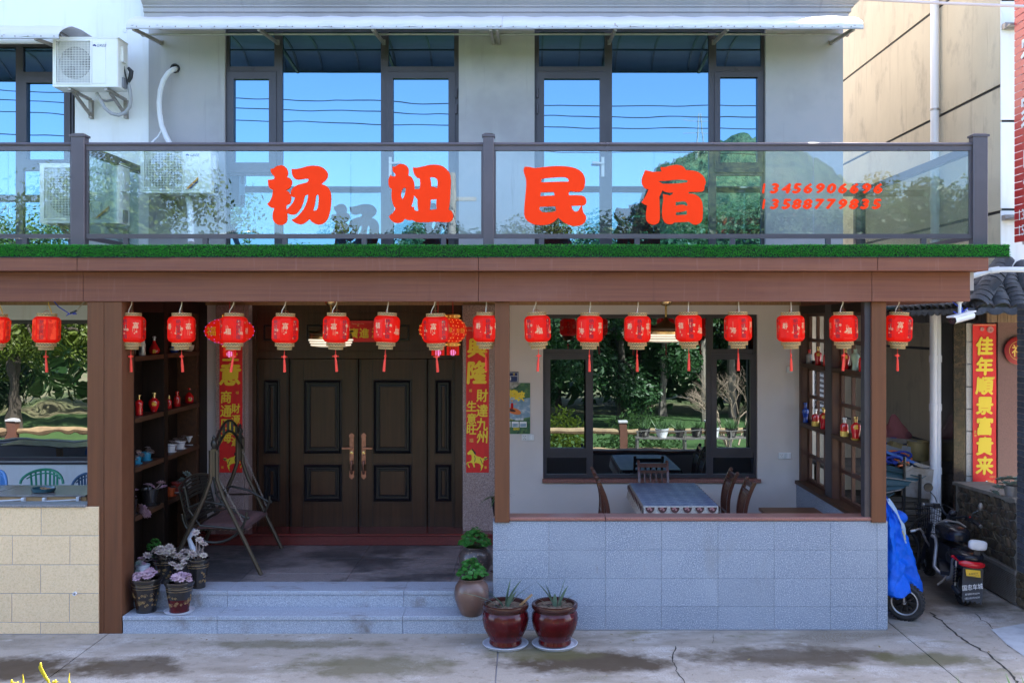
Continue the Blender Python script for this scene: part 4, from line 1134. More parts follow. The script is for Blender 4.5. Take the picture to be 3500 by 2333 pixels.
NIU = [([(90,80,c),(130,75),(175,48),(220,42),(270,58),(305,95),(316,140),(310,205,c),(345,220),(375,260),(393,320),(395,390,c),(430,393),(465,390,c),(473,320),(466,245,c),(430,235),(395,195),(378,150),(368,92,c),(430,93),(520,75),(610,55),(700,53),(770,68),(830,105),(880,165),(898,240),(900,320),(893,450),(885,580),(870,680,c),(910,700),(932,750),(925,810),(890,845),(840,852),(700,847),(560,852),(470,855),(410,845),(360,822,c),(310,825),(260,808,c),(230,845),(190,862),(130,862),(80,835),(35,772,c),(90,725),(130,670,c),(95,600),(75,510),(78,395,c),(45,365),(30,310),(35,250),(65,190,c),(75,210),(100,217),(127,212,c),(125,185),(95,150),(88,115)],
        [[(225,400),(245,375),(268,380),(270,410),(255,480),(228,532,c),(210,495),(210,450)], [(612,232,c),(660,230),(700,250),(715,290),(712,380,c),(670,362),(628,362,c),(625,300)], [(622,540,c),(700,533,c),(697,600),(704,672,c),(650,678),(605,684,c),(615,610)], [(388,483,c),(410,510),(437,540,c),(436,610),(447,692,c),(410,692),(388,665),(392,630,c),(365,642),(352,628,c),(370,580),(380,530)]])]
MIN = [([(55,42,c),(120,43),(190,58),(280,50),(380,38),(500,31),(620,35),(720,50),(800,80),(860,130),(890,190),(897,250),(885,320),(850,375),(800,390),(740,387),(690,382),(668,395,c),(672,437,c),(750,435),(840,440),(890,460),(912,500),(910,545),(885,575),(855,582,c),(860,640),(880,690),(905,725),(907,780),(880,825),(830,855),(750,866),(670,850),(600,815),(555,780),(518,748,c),(480,790),(420,830),(340,850),(250,852),(170,838),(100,800),(60,750),(47,680),(50,590),(60,470),(72,340),(75,250),(65,190),(45,130),(38,80)],
        [[(290,212,c),(380,200),(480,192),(580,188),(640,198),(662,220),(664,248,c),(550,248),(420,252),(286,257,c)], [(276,400,c),(370,395),(463,392,c),(467,440,c),(370,443),(273,452,c)], [(262,597,c),(370,595),(485,590,c),(490,655,c),(430,672),(350,676),(300,670),(265,640)], [(705,588,c),(770,585),(838,582,c),(815,625),(795,655),(760,663),(725,640)]])]
SU = [([(318,66,c),(380,67),(440,50),(520,36),(590,42),(640,68),(668,108,c),(740,113),(820,128),(890,170),(930,220),(946,280),(928,330,c),(925,370),(905,400),(860,410),(780,410),(706,412,c),(708,434,c),(770,440),(830,465),(875,510),(898,570),(905,650),(903,740),(895,800),(865,845),(810,867),(760,858),(715,826,c),(610,832),(510,835,c),(480,855),(430,860),(380,840),(350,790),(338,720),(340,620),(352,530),(350,440,c),(400,450),(445,462,c),(475,445),(492,422,c),(430,420),(375,410),(342,388,c),(325,430),(300,478,c),(303,560),(306,680),(305,780),(290,835),(250,862),(205,866),(150,845),(118,800),(113,720),(128,600,c),(90,585),(50,558,c),(95,490),(125,435),(148,375,c),(105,365),(65,320),(52,270),(60,210),(85,150),(100,108,c),(150,118),(220,133),(330,128,c),(320,100)],
        [[(285,262,c),(400,255),(520,243),(620,242),(680,250),(696,264),(670,280),(560,293),(450,298),(345,298,c)], [(525,555,c),(600,545),(660,547),(688,580),(687,608,c),(640,592),(580,592),(528,603,c)], [(530,697,c),(610,688),(682,672,c),(682,728,c),(600,732),(530,736,c)]])]
ls = thing('glass_lettering', 'large red characters and phone numbers stuck on the balcony glass', 'sign', (0, yr, 4.5))
sc_ = 240/977
DL = DR - .0055
for (pl, ox, oy) in ((YANG,905,555),(NIU,1320,550),(MIN,1780,560),(SU,2180,555)):
    cutout(pl, ox, oy, sc_, DL).build('character', M['vinyl'], ls, smooth=False)
s5 = 440/1344
for (row, py, xs_) in (('13456906696', 104, (62,177,300,410,527,650,770,888,1010,1135,1258)), ('13588779835', 267, (62,177,300,408,520,640,760,885,1003,1118,1242))):
    for ch, q in zip(row, xs_):
        px = 2590 + q*s5; pyy = 610 + py*s5
        wd = .8 if ch == '1' else 1.32
        mb = MB().text(ch, face_cam(X(px, DL), Yd(DL)-.002, Z(pyy, DL)), .136, .075, 0, wd, .18)
        mb.build('digit', M['vinyl'], ls, smooth=False)

# ------- artificial turf mats along the edge
def turf_mesh(L, seed):
    mb = MB(); q = random.Random(seed)
    mb.box(.004, L-.004, .012, .06, -.125, .0, 1)
    mb.box(.0, L, -.012, .06, -.133, -.1255, 1)
    for k in range(5200):
        xx = q.uniform(.0, L); top = q.random() < .22
        if top: b = Vector((xx, q.uniform(.01,.10), -.012)); d = Vector((q.uniform(-.4,.4), q.uniform(-.6,.2), 1))
        else: b = Vector((xx, .012, q.uniform(-.122,.0))); d = Vector((q.uniform(-.6,.6), -1, q.uniform(-.55,.75)))
        d.normalize(); L2 = q.uniform(.016,.032); w = q.uniform(.0022,.0042)
        sdv = d.cross(Vector((q.uniform(-1,1), q.uniform(-1,1), q.uniform(-1,1)))).normalized()*w
        tip = b + d*L2 + Vector((q.uniform(-.006,.006), 0, -.006*q.random()))
        mb.add([b - sdv, b + sdv, tip], [(0,1,2)])
    return mb
ty0 = Yd(10.28); xs_ = [-120, 230, 580, 976, 1322, 1668, 2020, 2360, 2710, 3062, 3454]
protos = []
names = ['leftmost mat, cut by the photo edge', 'mat under the left railing post', 'mat below the stacked air conditioners', 'mat below the first red character', 'mat below the second red character', 'mat beside the middle railing post', 'mat below the third red character', 'mat below the fourth red character', 'mat below the phone numbers', 'rightmost mat at the balcony corner']
for i, (a, b) in enumerate(zip(xs_, xs_[1:])):
    xa, xb = X(a, 10.28)+.002, X(b, 10.28)-.002
    zz = Z(836 + (1 if i % 3 == 1 else 0), 10.28)
    if len(protos) < 3:
        o = turf_mesh(1.05, i).build('turf_mat', [M['turf'], M['turf_base']], smooth=False); protos.append(o)
    else:
        o = protos[i % 3].copy(); col.objects.link(o)
    o.location = (xa, ty0 + random.Random(i).uniform(-.006,.006), zz); o.scale = ((xb-xa)/1.05, 1, 1)
    tag(o, 'green artificial turf strip on the balcony edge, ' + names[i], 'turf mat', 'artificial turf strips along the balcony edge')

# ================================================================= AWNINGS
def awning(nm, label, x0, x1, seams, arms, rod, ends):
    t = thing(nm, label, 'awning', ((x0+x1)/2, UW, 6.9))
    Yl = Yd(11.1)
    prof = [(Yd(d_), Z(p_, d_)) for (p_, d_) in ((92,11.1),(84,11.105),(76,11.13),(68,11.19),(61,11.30),(57,11.42))] + [(Yd(11.65), Z(57,11.42)+.03), (UW-.02, Z(57,11.42)+.035)]
    lip = (Yl-.004, Z(97,11.1))
    xs = [x0] + seams + [x1]
    for a, b in zip(xs, xs[1:]):
        mb = MB(); n = len(prof); vs = []; fs = []; N = max(4, int((b-a)/.12))
        q = random.Random(int(a*100))
        for i in range(N+1):
            xx = a + .002 + (b-a-.004)*i/N
            sag = .006*math.sin(i*1.7+a) + .004*q.uniform(-1,1)
            for (yy_, zz) in prof: vs.append((xx, yy_, zz + sag*(.3 if yy_ > .9 else 1)))
            for (yy_, zz) in prof: vs.append((xx, yy_, zz - .006 + sag*(.3 if yy_ > .9 else 1)))
        for i in range(N):
            for k in range(n-1):
                A = i*2*n + k; B = (i+1)*2*n + k
                fs += [(A, B, B+1, A+1), (A+n, A+n+1, B+n+1, B+n)]
            fs.append((i*2*n, i*2*n+n, (i+1)*2*n+n, (i+1)*2*n))
        for i in (0, N):
            for k in range(n-1):
                A = i*2*n + k; fs.append((A, A+1, A+n+1, A+n))
        mb.add(vs, fs); mb.build('sheet', M['awning'], t, ang=50)
    MB().box(x0+.0, x1-.0, Yl+.004, Yl+.03, Z(98,11.1), Z(93,11.1)-.002).build('front_rail', M['steel'], t)
    sw_ = MB()
    k = x0 + .12
    while k < x1:
        sw_.ell((k, Yl-.003, Z(91,11.1)), .008, .005, .008, 6, 4); k += .145
    sw_.build('screws', M['steel_dull'], t, kind='stuff')
    for (xa, dbl) in arms:
        zw, zt = Z(155, 12.0), Z(100, 12.0)
        for dx in ((-.035, .035) if dbl else (0,)):
            mb = MB().box(xa+dx-.02, xa+dx+.02, UW-.03, UW-.002, zw, Z(60,11.1))
            mb.bar((xa+dx, UW-.03, zw+.02), (xa+dx, Yl+.03, Z(97,11.1)-.0), .03, .035)
            pr = prof[1:]
            for (p, q_) in zip(pr, pr[1:]): mb.bar((xa+dx, p[0], p[1]-.016), (xa+dx, q_[0], q_[1]-.016), .028, .012)
            mb.build('arm', M['steel_dull'], t)
    k = x0 + .35
    while k < x1 - .2:
        mb = MB(); pr = prof[1:]
        for (p, q_) in zip(pr, pr[1:]): mb.bar((k, p[0], p[1]-.014), (k, q_[0], q_[1]-.014), .022, .012)
        mb.build('rib', M['steel'], t); k += .48
    (ra, rb_, py, rd) = rod
    MB().tube([(X(ra, rd), Yd(rd), Z(py, rd)), (X(rb_, rd), Yd(rd), Z(py, rd))], .013, 10).ell((X(ra, rd)-.01, Yd(rd), Z(py, rd)), .03, .03, .03, 10, 8).ell((X(rb_, rd)+.01, Yd(rd), Z(py, rd)), .03, .03, .03, 10, 8).build('rod', M['steel'], t)
    return t
awning('awning', 'long pale curved awning above the two upper windows', X(430,11.1), X(2952,11.1), [X(1716,11.1)],
    [(X(q,12.0), q == 1697) for q in (553,950,1312,1697,2082,2438,2838)], (492,2892,118,11.75), None)
aw2 = awning('awning', 'short curved awning above the white house window', -8.6, X(250,11.45)-.0, [-6.6], [(X(243,12.0), False), (-7.1, False)], (-900,199,95,11.8), None)
aw2.location.z += Z(130,11.1) - Z(97,11.1) + .03 - .03

# ================================================================= AIR CONDITIONERS
def ac_unit(label, px0, px1, py0, py1, D, split, depth, stripe, brackets, group='outdoor air conditioning units'):
    x0, x1, z0, z1 = X(px0, D), X(px1, D), Z(py1, D), Z(py0, D); y = Yd(D)
    W, H = x1-x0, z1-z0
    t = thing('air_conditioner', label, 'air conditioner', ((x0+x1)/2, y+depth/2, z0), group)
    gx0, gx1 = x0 + W*.055, x0 + W*split; gz0, gz1 = z0 + H*.075, z1 - H*.055
    b = MB()
    # rounded-corner cabinet with an opening behind the grille
    b.box(x0, gx0, y, y+depth, z0, z1).box(gx1, x1-.02, y, y+depth, z0, z1).box(gx0, gx1, y, y+depth, gz1, z1).box(gx0, gx1, y, y+depth, z0, gz0)
    b.add([(x1-.02,y,z0),(x1-.006,y+.006,z0),(x1,y+.02,z0),(x1,y+depth,z0),(x1-.02,y+depth,z0),(x1-.02,y,z1),(x1-.006,y+.006,z1),(x1,y+.02,z1),(x1,y+depth,z1),(x1-.02,y+depth,z1)], [(0,1,6,5),(1,2,7,6),(2,3,8,7),(3,4,9,8),(4,3,2,1,0),(5,6,7,8,9)])
    b.build('cabinet', M['ac'], t)
    MB().box(x0-.006, x1+.006, y-.006, y+depth+.006, z1+.0005, z1+.012).build('lid', M['ac'], t)
    MB().box(gx0, gx1, y+.16, y+.165, gz0, gz1).build('back_plate', M['ac_dark'], t)
    fc = ((gx0+gx1)/2, (gz0+gz1)/2); fr_ = min(gx1-gx0, gz1-gz0)*.47
    f = MB()
    for k in range(3):
        a0 = k*2.094 + .4
        vs = []
        for i in range(7):
            a = a0 + i*.22
            for (rr_, dy) in ((fr_*.2, .0), (fr_*.93, .0)):
                vs.append((fc[0]+rr_*math.cos(a), y+.07 - .008*i, fc[1]+rr_*math.sin(a)))
        f.add(vs, [(2*i, 2*i+1, 2*i+3, 2*i+2) for i in range(6)])
    f.lathe([(fr_*.24, 0), (fr_*.24, .05), (0, .06)], n=16, M=Matrix.Translation((fc[0], y+.10, fc[1])) @ Matrix.Rotation(R(90),4,'X'))
    f.build('fan', M['ac_fan'], t)
    sh = MB()
    vs = []; N = 32
    for k in range(N):
        a = 2*PI*k/N; ca, sa_ = math.cos(a), math.sin(a)
        m_ = 1/max(abs(ca)/((gx1-gx0)/2), abs(sa_)/((gz1-gz0)/2))
        vs += [(fc[0]+fr_*ca, y+.04, fc[1]+fr_*sa_), (fc[0]+m_*ca, y+.035, fc[1]+m_*sa_)]
    sh.add(vs, [(2*k, 2*k+1, 2*((k+1)%N)+1, 2*((k+1)%N)) for k in range(N)]); sh.build('fan_shroud', M['ac_grille'], t)
    gr = MB()
    nv = int((gx1-gx0)/.0165)
    for k in range(nv+1):
        q = gx0 + (gx1-gx0)*k/nv; gr.box(q-.0026, q+.0026, y-.010, y-.005, gz0, gz1)
    nh = int((gz1-gz0)/.028)
    for k in range(nh+1):
        q = gz0 + (gz1-gz0)*k/nh; gr.box(gx0, gx1, y-.004, y-.001, q-.0022, q+.0022)
    gr.build('grille', M['ac'], t, kind='stuff', smooth=False)
    gf = MB(); rect_frame(gf, gx0-.01, gx1+.01, gz0-.01, gz1+.01, .012, y-.012, y+.004); gf.build('grille_frame', M['ac'], t)
    # service panel, badge, stripe
    sx0, sx1 = gx1 + W*.03, gx1 + W*.03 + W*.20
    MB().cbox(sx0, sx1, y-.006, y+.002, gz0-.005, gz1-.01, .004).build('service_panel', M['ac'], t)
    lx = (sx0+sx1)/2
    lz = gz1 - H*.10
    MB().text('GREE', face_cam(lx+.03, y-.0075, lz), .042, .006, 0, 1.15, .25).build('logo', M['blue_print'], t, smooth=False)
    mk = MB(); vs = [(lx-.052, y-.0075, lz-.004)]
    for k in range(13):
        a = PI*(-.15 + 1.2*k/12); vs.append((lx-.052+.019*math.cos(a), y-.0075, lz-.004+.019*math.sin(a)))
    mk.add(vs, [(0, k, k+1) for k in range(1, 13)]); mk.build('logo', M['blue_print'], t, smooth=False)
    if stripe:
        for (o_, m_) in ((0, 'orange_print'), (.028, 'blue_print')):
            MB().add([(sx0+.01+o_, y-.0075, gz0+.005), (sx0+.042+o_, y-.0075, gz0+.005), (sx1-.006, y-.0075, gz0+.12+(.03-o_)-.04), (sx1-.006, y-.0075, gz0+.12+(.03-o_))], [(0,1,2,3)]).build('stripe', M[m_], t, smooth=False)
    # side valve cover
    MB().box(x1+.0005, x1+.03, y+.07, y+.17, z0+H*.55, z0+H*.86).build('terminal_cover', M['ac'], t)
    MB().box(x1+.0005, x1+.022, y+.10, y+.2, z0+.02, z0+H*.24).build('valve', M['ac_fan'], t)
    for q in brackets:
        bx_ = x0 + W*q
        MB().box(bx_-.02, bx_+.02, UW-.035, UL-.002, z0-.24, z0-.02).build('bracket', M['steel_dull'], t)
        MB().bar((bx_, UW-.02, z0-.02), (bx_, y+.02, z0-.02), .035, .03).bar((bx_, UW-.03, z0-.2), (bx_, y+.14, z0-.036), .03, .03).build('bracket', M['steel_dull'], t)
    return t, (x0, x1, y, z0, z1, depth)
t1, g1 = ac_unit('topmost cream air conditioner on steel brackets beside the white house window', 180, 404, 131, 297, 11.4, .58, .27, False, (.24,.80))
t2, g2 = ac_unit('largest cream air conditioner standing low behind the left railing post', 136, 407, 562, 762, 11.35, .66, .30, True, (.2,.8))
t3, g3 = ac_unit('cream air conditioner behind the glass to the right of the side railing', 480, 722, 507, 659, 11.4, .60, .28, True, (.25,.8))
# hoses
hs = thing('air_hose', 'grey taped hose looping below the topmost air conditioner', 'hose', (X(390,11.6), Yd(11.7), Z(360,11.6)))
MB().tube([P(330,318,11.6), P(345,345,11.6), P(358,370,11.62), P(380,388,11.65), P(405,394,11.7), P(428,386,11.7), P(443,366,11.66), P(447,340,11.62), P(444,310,11.6), P(438,285,11.6)], .021, 10).build('loop', M['foam_grey'], hs)
MB().tube([P(332,322,11.6), P(340,340,11.7), P(365,346,11.85), P(395,340,11.95)], .016, 8).build('loop', M['foam_grey'], hs)
MB().tube([P(438,283,11.6), P(446,265,11.6), P(449,245,11.6), P(438,232,11.6)], [.018,.028,.028,.016], 8).tube([P(420,208,11.58), P(425,240,11.57), P(432,268,11.57), P(437,290,11.58)], .009, 6).build('connector', M['black'], hs)
ph = thing('insulated_pipe', 'white taped pipe coming out of a hole in the grey wall', 'pipe', (X(570,11.9), 1.3, Z(350,11.9)))
MB().tube([P(602,236,12.0), P(592,238,11.93), P(575,250,11.88), P(558,275,11.86), P(548,310,11.85), P(544,350,11.85), P(546,390,11.85), P(553,430,11.84), P(567,465,11.82), P(585,500,11.8), P(620,545,11.75)], .03, 10).build('pipe', M['foam'], ph)
MB().tube([P(553,445,11.85), P(540,468,11.85), P(520,486,11.82), P(500,510,11.8)], .012, 8).build('drain_hose', M['foam'], ph)
tag(MB().tube([P(640,655,11.7), P(648,700,11.5), P(652,740,11.3), P(653,830,11.1)], .035, 10).build('white_duct', M['foam']), 'white wrapped pipe dropping from the air conditioner behind the glass', 'pipe')

# ================================================================= ACROSS THE ROAD (seen in the window glass)
def crown_mesh(seed, rx, rz, nleaf, cz, leaf=(.09,.17), holes=.35, nclump=26):
    q = random.Random(seed); mb = MB()
    cl = []
    for k in range(nclump):
        a = q.uniform(0, 2*PI); u = q.uniform(-1, 1); r_ = q.uniform(.25, 1)**.6
        s_ = math.sqrt(1-u*u)
        cl.append((Vector((rx*r_*s_*math.cos(a), rx*r_*s_*math.sin(a), cz + rz*r_*u)), q.uniform(.22,.42)*rx))
    for k in range(nleaf):
        c_, r_ = cl[q.randrange(nclump)]
        d = Vector((q.gauss(0,1), q.gauss(0,1), q.gauss(0,.8))); d.normalize()
        p = c_ + d*r_*(q.random()**.4)
        n_ = (d + Vector((q.uniform(-.9,.9), q.uniform(-.9,.9), q.uniform(-.2,1.2)))).normalized()
        a = n_.orthogonal().normalized(); a = (Matrix.Rotation(q.uniform(0,6.3), 3, n_) @ a); b = n_.cross(a)
        L = q.uniform(*leaf); w = L*.42
        mb.add([p - a*L, p + b*w, p + a*L, p - b*w], [(0,1,2,3)])
    return mb, cl
def tree(nm, label, loc, seed, h, rx, rz, nleaf, leafm, barkm, trunk_r=.14, leaf=(.06,.12), bare=0):
    t = thing(nm, label, 'tree', (0,0,0), 'trees across the road')
    q = random.Random(seed+99)
    cz = h - rz
    mb, cl = crown_mesh(seed, rx, rz, nleaf, cz, leaf)
    mb.build('crown', leafm, t, smooth=False)
    tb = MB(); top = Vector((q.uniform(-.3,.3), q.uniform(-.3,.3), cz + rz*.5))
    pts = [Vector((0,0,-.3)), Vector((q.uniform(-.1,.1), q.uniform(-.1,.1), cz*.4)), Vector((q.uniform(-.2,.2), q.uniform(-.2,.2), cz*.8)), top]
    tb.tube(pts, [trunk_r*1.25, trunk_r, trunk_r*.8, trunk_r*.3], 8)
    for (c_, r_) in cl[:14]:
        s0 = pts[1].lerp(pts[3], q.uniform(.2,.8)); m_ = s0.lerp(c_, .5) + Vector((0,0,.25))
        tb.tube([s0, m_, c_], [trunk_r*.4, trunk_r*.25, trunk_r*.08], 5)
    tb.build('trunk', barkm, t)
    t.location = loc
    return t
A = tree('dense_tree', 'dense dark leafy tree reflected in the porch window', (2.9, -15.5, 0), 1, 6.3, 2.5, 2.8, 24000, M['foliage'], M['bark_dark'])
B = tree('leafy_tree', 'yellow green leafy tree reflected in the left window', (-15.5, -13.5, 0), 2, 7.2, 3.0, 2.7, 20000, M['foliage_y'], M['bark_dark'], .22, leaf=(.05,.095))
Cc = tree('pale_trunk_tree', 'slender pale trunked tree reflected in the porch window', (6.0, -17.5, 0), 3, 6.6, 2.0, 1.6, 4500, M['foliage_m'], M['bark'], .11)
n_ = 0
WHERE = 'across the road, seen only in reflection'
for (src, x_, y_, s_, nm) in ((Cc,7.2,-18.6,1.05,'second pale trunked tree'),(Cc,4.9,-19.5,.95,'third pale trunked tree'),
    (A,11.5,-16.5,1.15,'round dark tree near the porch reflection edge'),(B,-10.4,-15.5,1.1,'yellow green tree beside the lamp'),(A,-20.5,-15,1.0,'dark tree far to one side'),
    (B,-5.6,-18.5,.85,'yellow green tree reflected in the first balcony panels'),(A,-1.4,-20.5,.95,'dark tree reflected beneath the second character'),(B,10.6,-20,1.05,'yellow green tree behind the pale trunks'),(Cc,-12.8,-20,1.05,'thin tree between yellow crowns'),
    (A,-8.0,-25,1.0,'dark tree in the second row'),(A,5.2,-26,1.05,'dark tree behind the pale trunks'),(B,1.2,-27,1.05,'yellow tree in the second row'),(B,14.6,-17.5,1.1,'yellow green tree near the corner'),(B,19.5,-19,1.0,'yellow tree on the corner'),(A,-15.5,-25,1.2,'dark tree behind the left yellow tree'),(A,11,-29,1.25,'dark tree in the third row'),(A,.3,-18.6,.8,'low dark tree behind the dense tree'),(A,7.8,-21,.8,'low dark tree behind the pale trunks'),(A,4.4,-22.5,.85,'dark tree closing the gap'),(A,-12.5,-17,.8,'low dark tree beside the yellow tree'),(A,-18,-18,.85,'low dark tree reflected at the photo edge'),(B,-24,-21,1.1,'yellow tree at the end of the row'),(A,-3.5,-30,1.2,'dark tree in the third row centre')):
    dup(src, (x_, y_, 0), rotz=(x_*1.7+y_) % 6.28, label=nm + ' ' + WHERE, scale=s_)
# undergrowth wall far behind
mb, _ = crown_mesh(77, 1, 1, 10, 0)
mb = MB(); q = random.Random(8)
for k in range(30000):
    p = Vector((q.uniform(-45,45), q.uniform(-32,-21), 0)); hmax = 3.4 + 1.4*noise.noise(Vector((p.x*.2, 3, 0)))
    p.z = hmax*q.random()**.7
    a = Vector((q.gauss(0,1), q.gauss(0,1), q.gauss(0,1))).normalized(); b = a.orthogonal().normalized(); L = q.uniform(.16,.34)
    mb.add([p-a*L, p+b*L*.5, p+a*L, p-b*L*.5], [(0,1,2,3)])
o = mb.build('woodland', M['foliage'], smooth=False); o['kind'] = 'stuff'
# bare shrub and leafy hedge
t = thing('bare_shrub', 'bare twiggy shrub reflected in the middle of the porch window', 'shrub', (5.4, -10.2, 0))
mb = MB(); q = random.Random(15)
def twig(p, d, L, r, dep):
    e = p + d*L
    mb.tube([p, p.lerp(e,.5)+Vector((q.uniform(-.05,.05),q.uniform(-.05,.05),0)), e], [r, r*.8, r*.5], 4)
    if dep:
        for k in range(3): twig(p.lerp(e, q.uniform(.5,1)), (d + Vector((q.uniform(-.8,.8), q.uniform(-.8,.8), q.uniform(-.2,.5)))).normalized(), L*q.uniform(.55,.8), r*.55, dep-1)
for k in range(6): twig(Vector((5.4+q.uniform(-.3,.3), -10.2+q.uniform(-.2,.2), 0)), Vector((q.uniform(-.6,.6), q.uniform(-.5,.5), 1)).normalized(), .95, .03, 4)
mb.build('branches', M['twig'], t)
def bush(nm, label, loc, rx, h, n, m_, seed):
    q = random.Random(seed); mb = MB()
    for k in range(n):
        d = Vector((q.gauss(0,1), q.gauss(0,1), abs(q.gauss(0,1)))).normalized()
        p = Vector((d.x*rx, d.y*.45*min(rx,1.2), d.z*h))*(q.uniform(.55,1.05))
        a = Vector((q.gauss(0,1), q.gauss(0,1), q.gauss(0,1))).normalized(); b = a.orthogonal().normalized(); L = q.uniform(.03,.07)
        mb.add([p-a*L, p+b*L*.55, p+a*L, p-b*L*.55], [(0,1,2,3)])
    o = mb.build(nm, m_, smooth=False); o.location = loc
    return tag(o, label, 'shrub', 'shrubs along the lawn')
bush('leafy_bush', 'yellow green bush reflected in the narrow left pane of the porch window', (.75,-6.3,0), .75, 1.35, 1600, M['foliage_y'], 3)
bush('leafy_bush', 'low green bush reflected under the dense tree', (2.6,-7.6,0), 1.1, 1.2, 1500, M['foliage_m'], 4)
bush('red_bush', 'red leaved shrub reflected in the right pane of the porch window', (8.2,-13.0,0), 1.6, 1.5, 1800, M['red_flower'], 5)
bush('leafy_bush', 'dark bush reflected at the foot of the neighbouring window', (-9.6,-8.5,0), 1.5, 1.3, 1800, M['foliage'], 6)
# log fence along the lawn edge
fn = thing('log_fence', 'rustic log rail fence with brown posts reflected in the windows', 'fence', (0, -5.3, 0))
for k in range(-9, 10):
    xx = k*1.9 + .15
    MB().box(xx-.09, xx+.09, -5.39, -5.21, 0, 1.12).build('post', M['fence_post'], fn)
    MB().box(xx-.11, xx+.11, -5.41, -5.19, 1.12, 1.16).build('post_cap', M['mortar'], fn)
    for zz in (.92, .50): MB().tube([(xx+.1, -5.3, zz), (xx+1.0, -5.3, zz+.02), (xx+1.8, -5.3, zz-.01)], .06, 8).build('rail', M['fence_wood'], fn)
    MB().tube([(xx+.1,-5.3,.12),(xx+1.8,-5.3,.48)], .045, 6).build('rail', M['fence_wood'], fn)
# planter bench
pb = thing('planter_rack', 'steel rack of potted green plants reflected in the porch window', 'plant rack', (3.4, -5.0, 0))
MB().box(2.3, 5.3, -5.12, -4.72, .82, .85).build('shelf', M['steel'], pb)
for xx in (2.35, 3.35, 4.3, 5.25): MB().box(xx-.02, xx+.02, -5.1, -5.06, 0, .82).box(xx-.02, xx+.02, -4.78, -4.74, 0, 1.0).build('leg', M['steel'], pb)
MB().box(2.3, 5.3, -4.755, -4.735, .98, 1.0).build('rail', M['steel'], pb)
q = random.Random(31)
for k in range(8):
    xx = 2.5 + k*.37
    p = thing('grass_pot', 'small pot of grassy leaves on the steel rack, number counted from the left end: ' + ('first','second','third','fourth','fifth','sixth','seventh','eighth')[k], 'potted plant', (xx, -4.93, .85), 'pots on the steel rack')
    MB().lathe([(.09,0),(.13,.17),(.135,.18),(.12,.18),(.11,.15)], (xx,-4.93,.85), 14).build('pot', M['saucer'] if k % 3 == 1 else M['black_pot'], p)
    mb = MB()
    for j in range(60):
        d = Vector((q.gauss(0,.5), q.gauss(0,.5), 1)).normalized(); b = Vector((xx+q.uniform(-.08,.08), -4.93+q.uniform(-.08,.08), 1.0)); sdv = d.cross(Vector((q.uniform(-1,1),q.uniform(-1,1),.1))).normalized()*.012
        mb.add([b-sdv, b+sdv, b+d*q.uniform(.16,.3)], [(0,1,2)])
    mb.build('leaves', M['leaf_mid'], p, smooth=False)
# overhead lines, pole, street lamp
for k, (za, zb_) in enumerate(((9.95,9.15),(9.75,8.9),(9.45,8.7),(8.95,8.0))):
    pts = []
    for i in range(25):
        t = i/24; xx = -26 + 52*t
        pts.append((xx, -12.5 - .25*k, za + (zb_-za)*t - .55*math.sin(PI*t)))
    tag(MB().tube(pts, .014, 5).build('power_line', M['black']), 'black overhead line across the reflected sky, %s of four' % ('top','second','third','lowest')[k], 'power line', 'power lines over the road')
tag(MB().tube([(-1.9,-14.5,0),(-1.9,-14.5,7.0)], [.14,.10], 12).box(-2.5,-1.3,-14.55,-14.45,6.3,6.4).build('utility_pole', M['concrete_new']), 'round concrete utility pole reflected beside the second red character', 'pole')
sl_ = thing('street_lamp', 'curved white street lamp reflected next to the first red character', 'street lamp', (-6.9,-10.9,0))
MB().tube([(-6.9,-10.9,0),(-6.9,-10.9,4.6),(-6.85,-10.85,4.9),(-6.6,-10.7,5.1),(-6.2,-10.5,5.15)], [.06,.05,.045,.04,.035], 10).build('pole', M['white_print'], sl_)
MB().ell((-5.95,-10.4,5.15), .32, .15, .06, 12, 8).build('lamp_head', M['steel'], sl_)
# wooded hill
mb = MB(); nx, ny = 320, 60
vs = []
for j in range(ny+1):
    for i in range(nx+1):
        xx = -140 + 400*i/nx; dd = 230 + 190*j/ny
        sm = lambda a, b, v: (lambda t: t*t*(3-2*t))(max(0, min(1, (v-a)/(b-a))))
        ridge = (52*sm(22, 46, xx) + 11*math.exp(-((xx-72)/22)**2))*(1 - .75*sm(86, 150, xx)) + 12*math.exp(-((xx+150)/60)**2)
        prof = math.sin(PI*min(1, j/ny*1.0))
        nzv = noise.fractal(Vector((xx*.03, dd*.03, 1.3)), .9, 2.1, 5)*3.0 + abs(noise.noise(Vector((xx*.28, dd*.28, 0))))*-4.0 + abs(noise.noise(Vector((xx*.6, dd*.6, 4))))*-4.0
        vs.append((xx, -dd, max(-.35, (ridge + 3)*prof + nzv*prof*min(1, ridge/12))))
mb.add(vs, [(j*(nx+1)+i, j*(nx+1)+i+1, (j+1)*(nx+1)+i+1, (j+1)*(nx+1)+i) for j in range(ny) for i in range(nx)])
o = mb.build('hill', M['hill'], ang=80); o['kind'] = 'structure'
py_ = thing('pylon', 'steel lattice pylon on the reflected hill', 'pylon', (55,-305,50))
mb = MB()
for (dx, dy) in ((-2,-2),(2,-2),(2,2),(-2,2)): mb.bar((55+dx,-305+dy,46), (55+dx*.15,-305+dy*.15,70), .2)
for zz in (60, 64, 68): mb.bar((50,-305,zz), (60,-305,zz), .2)
mb.build('tower', M['steel_dull'], py_)

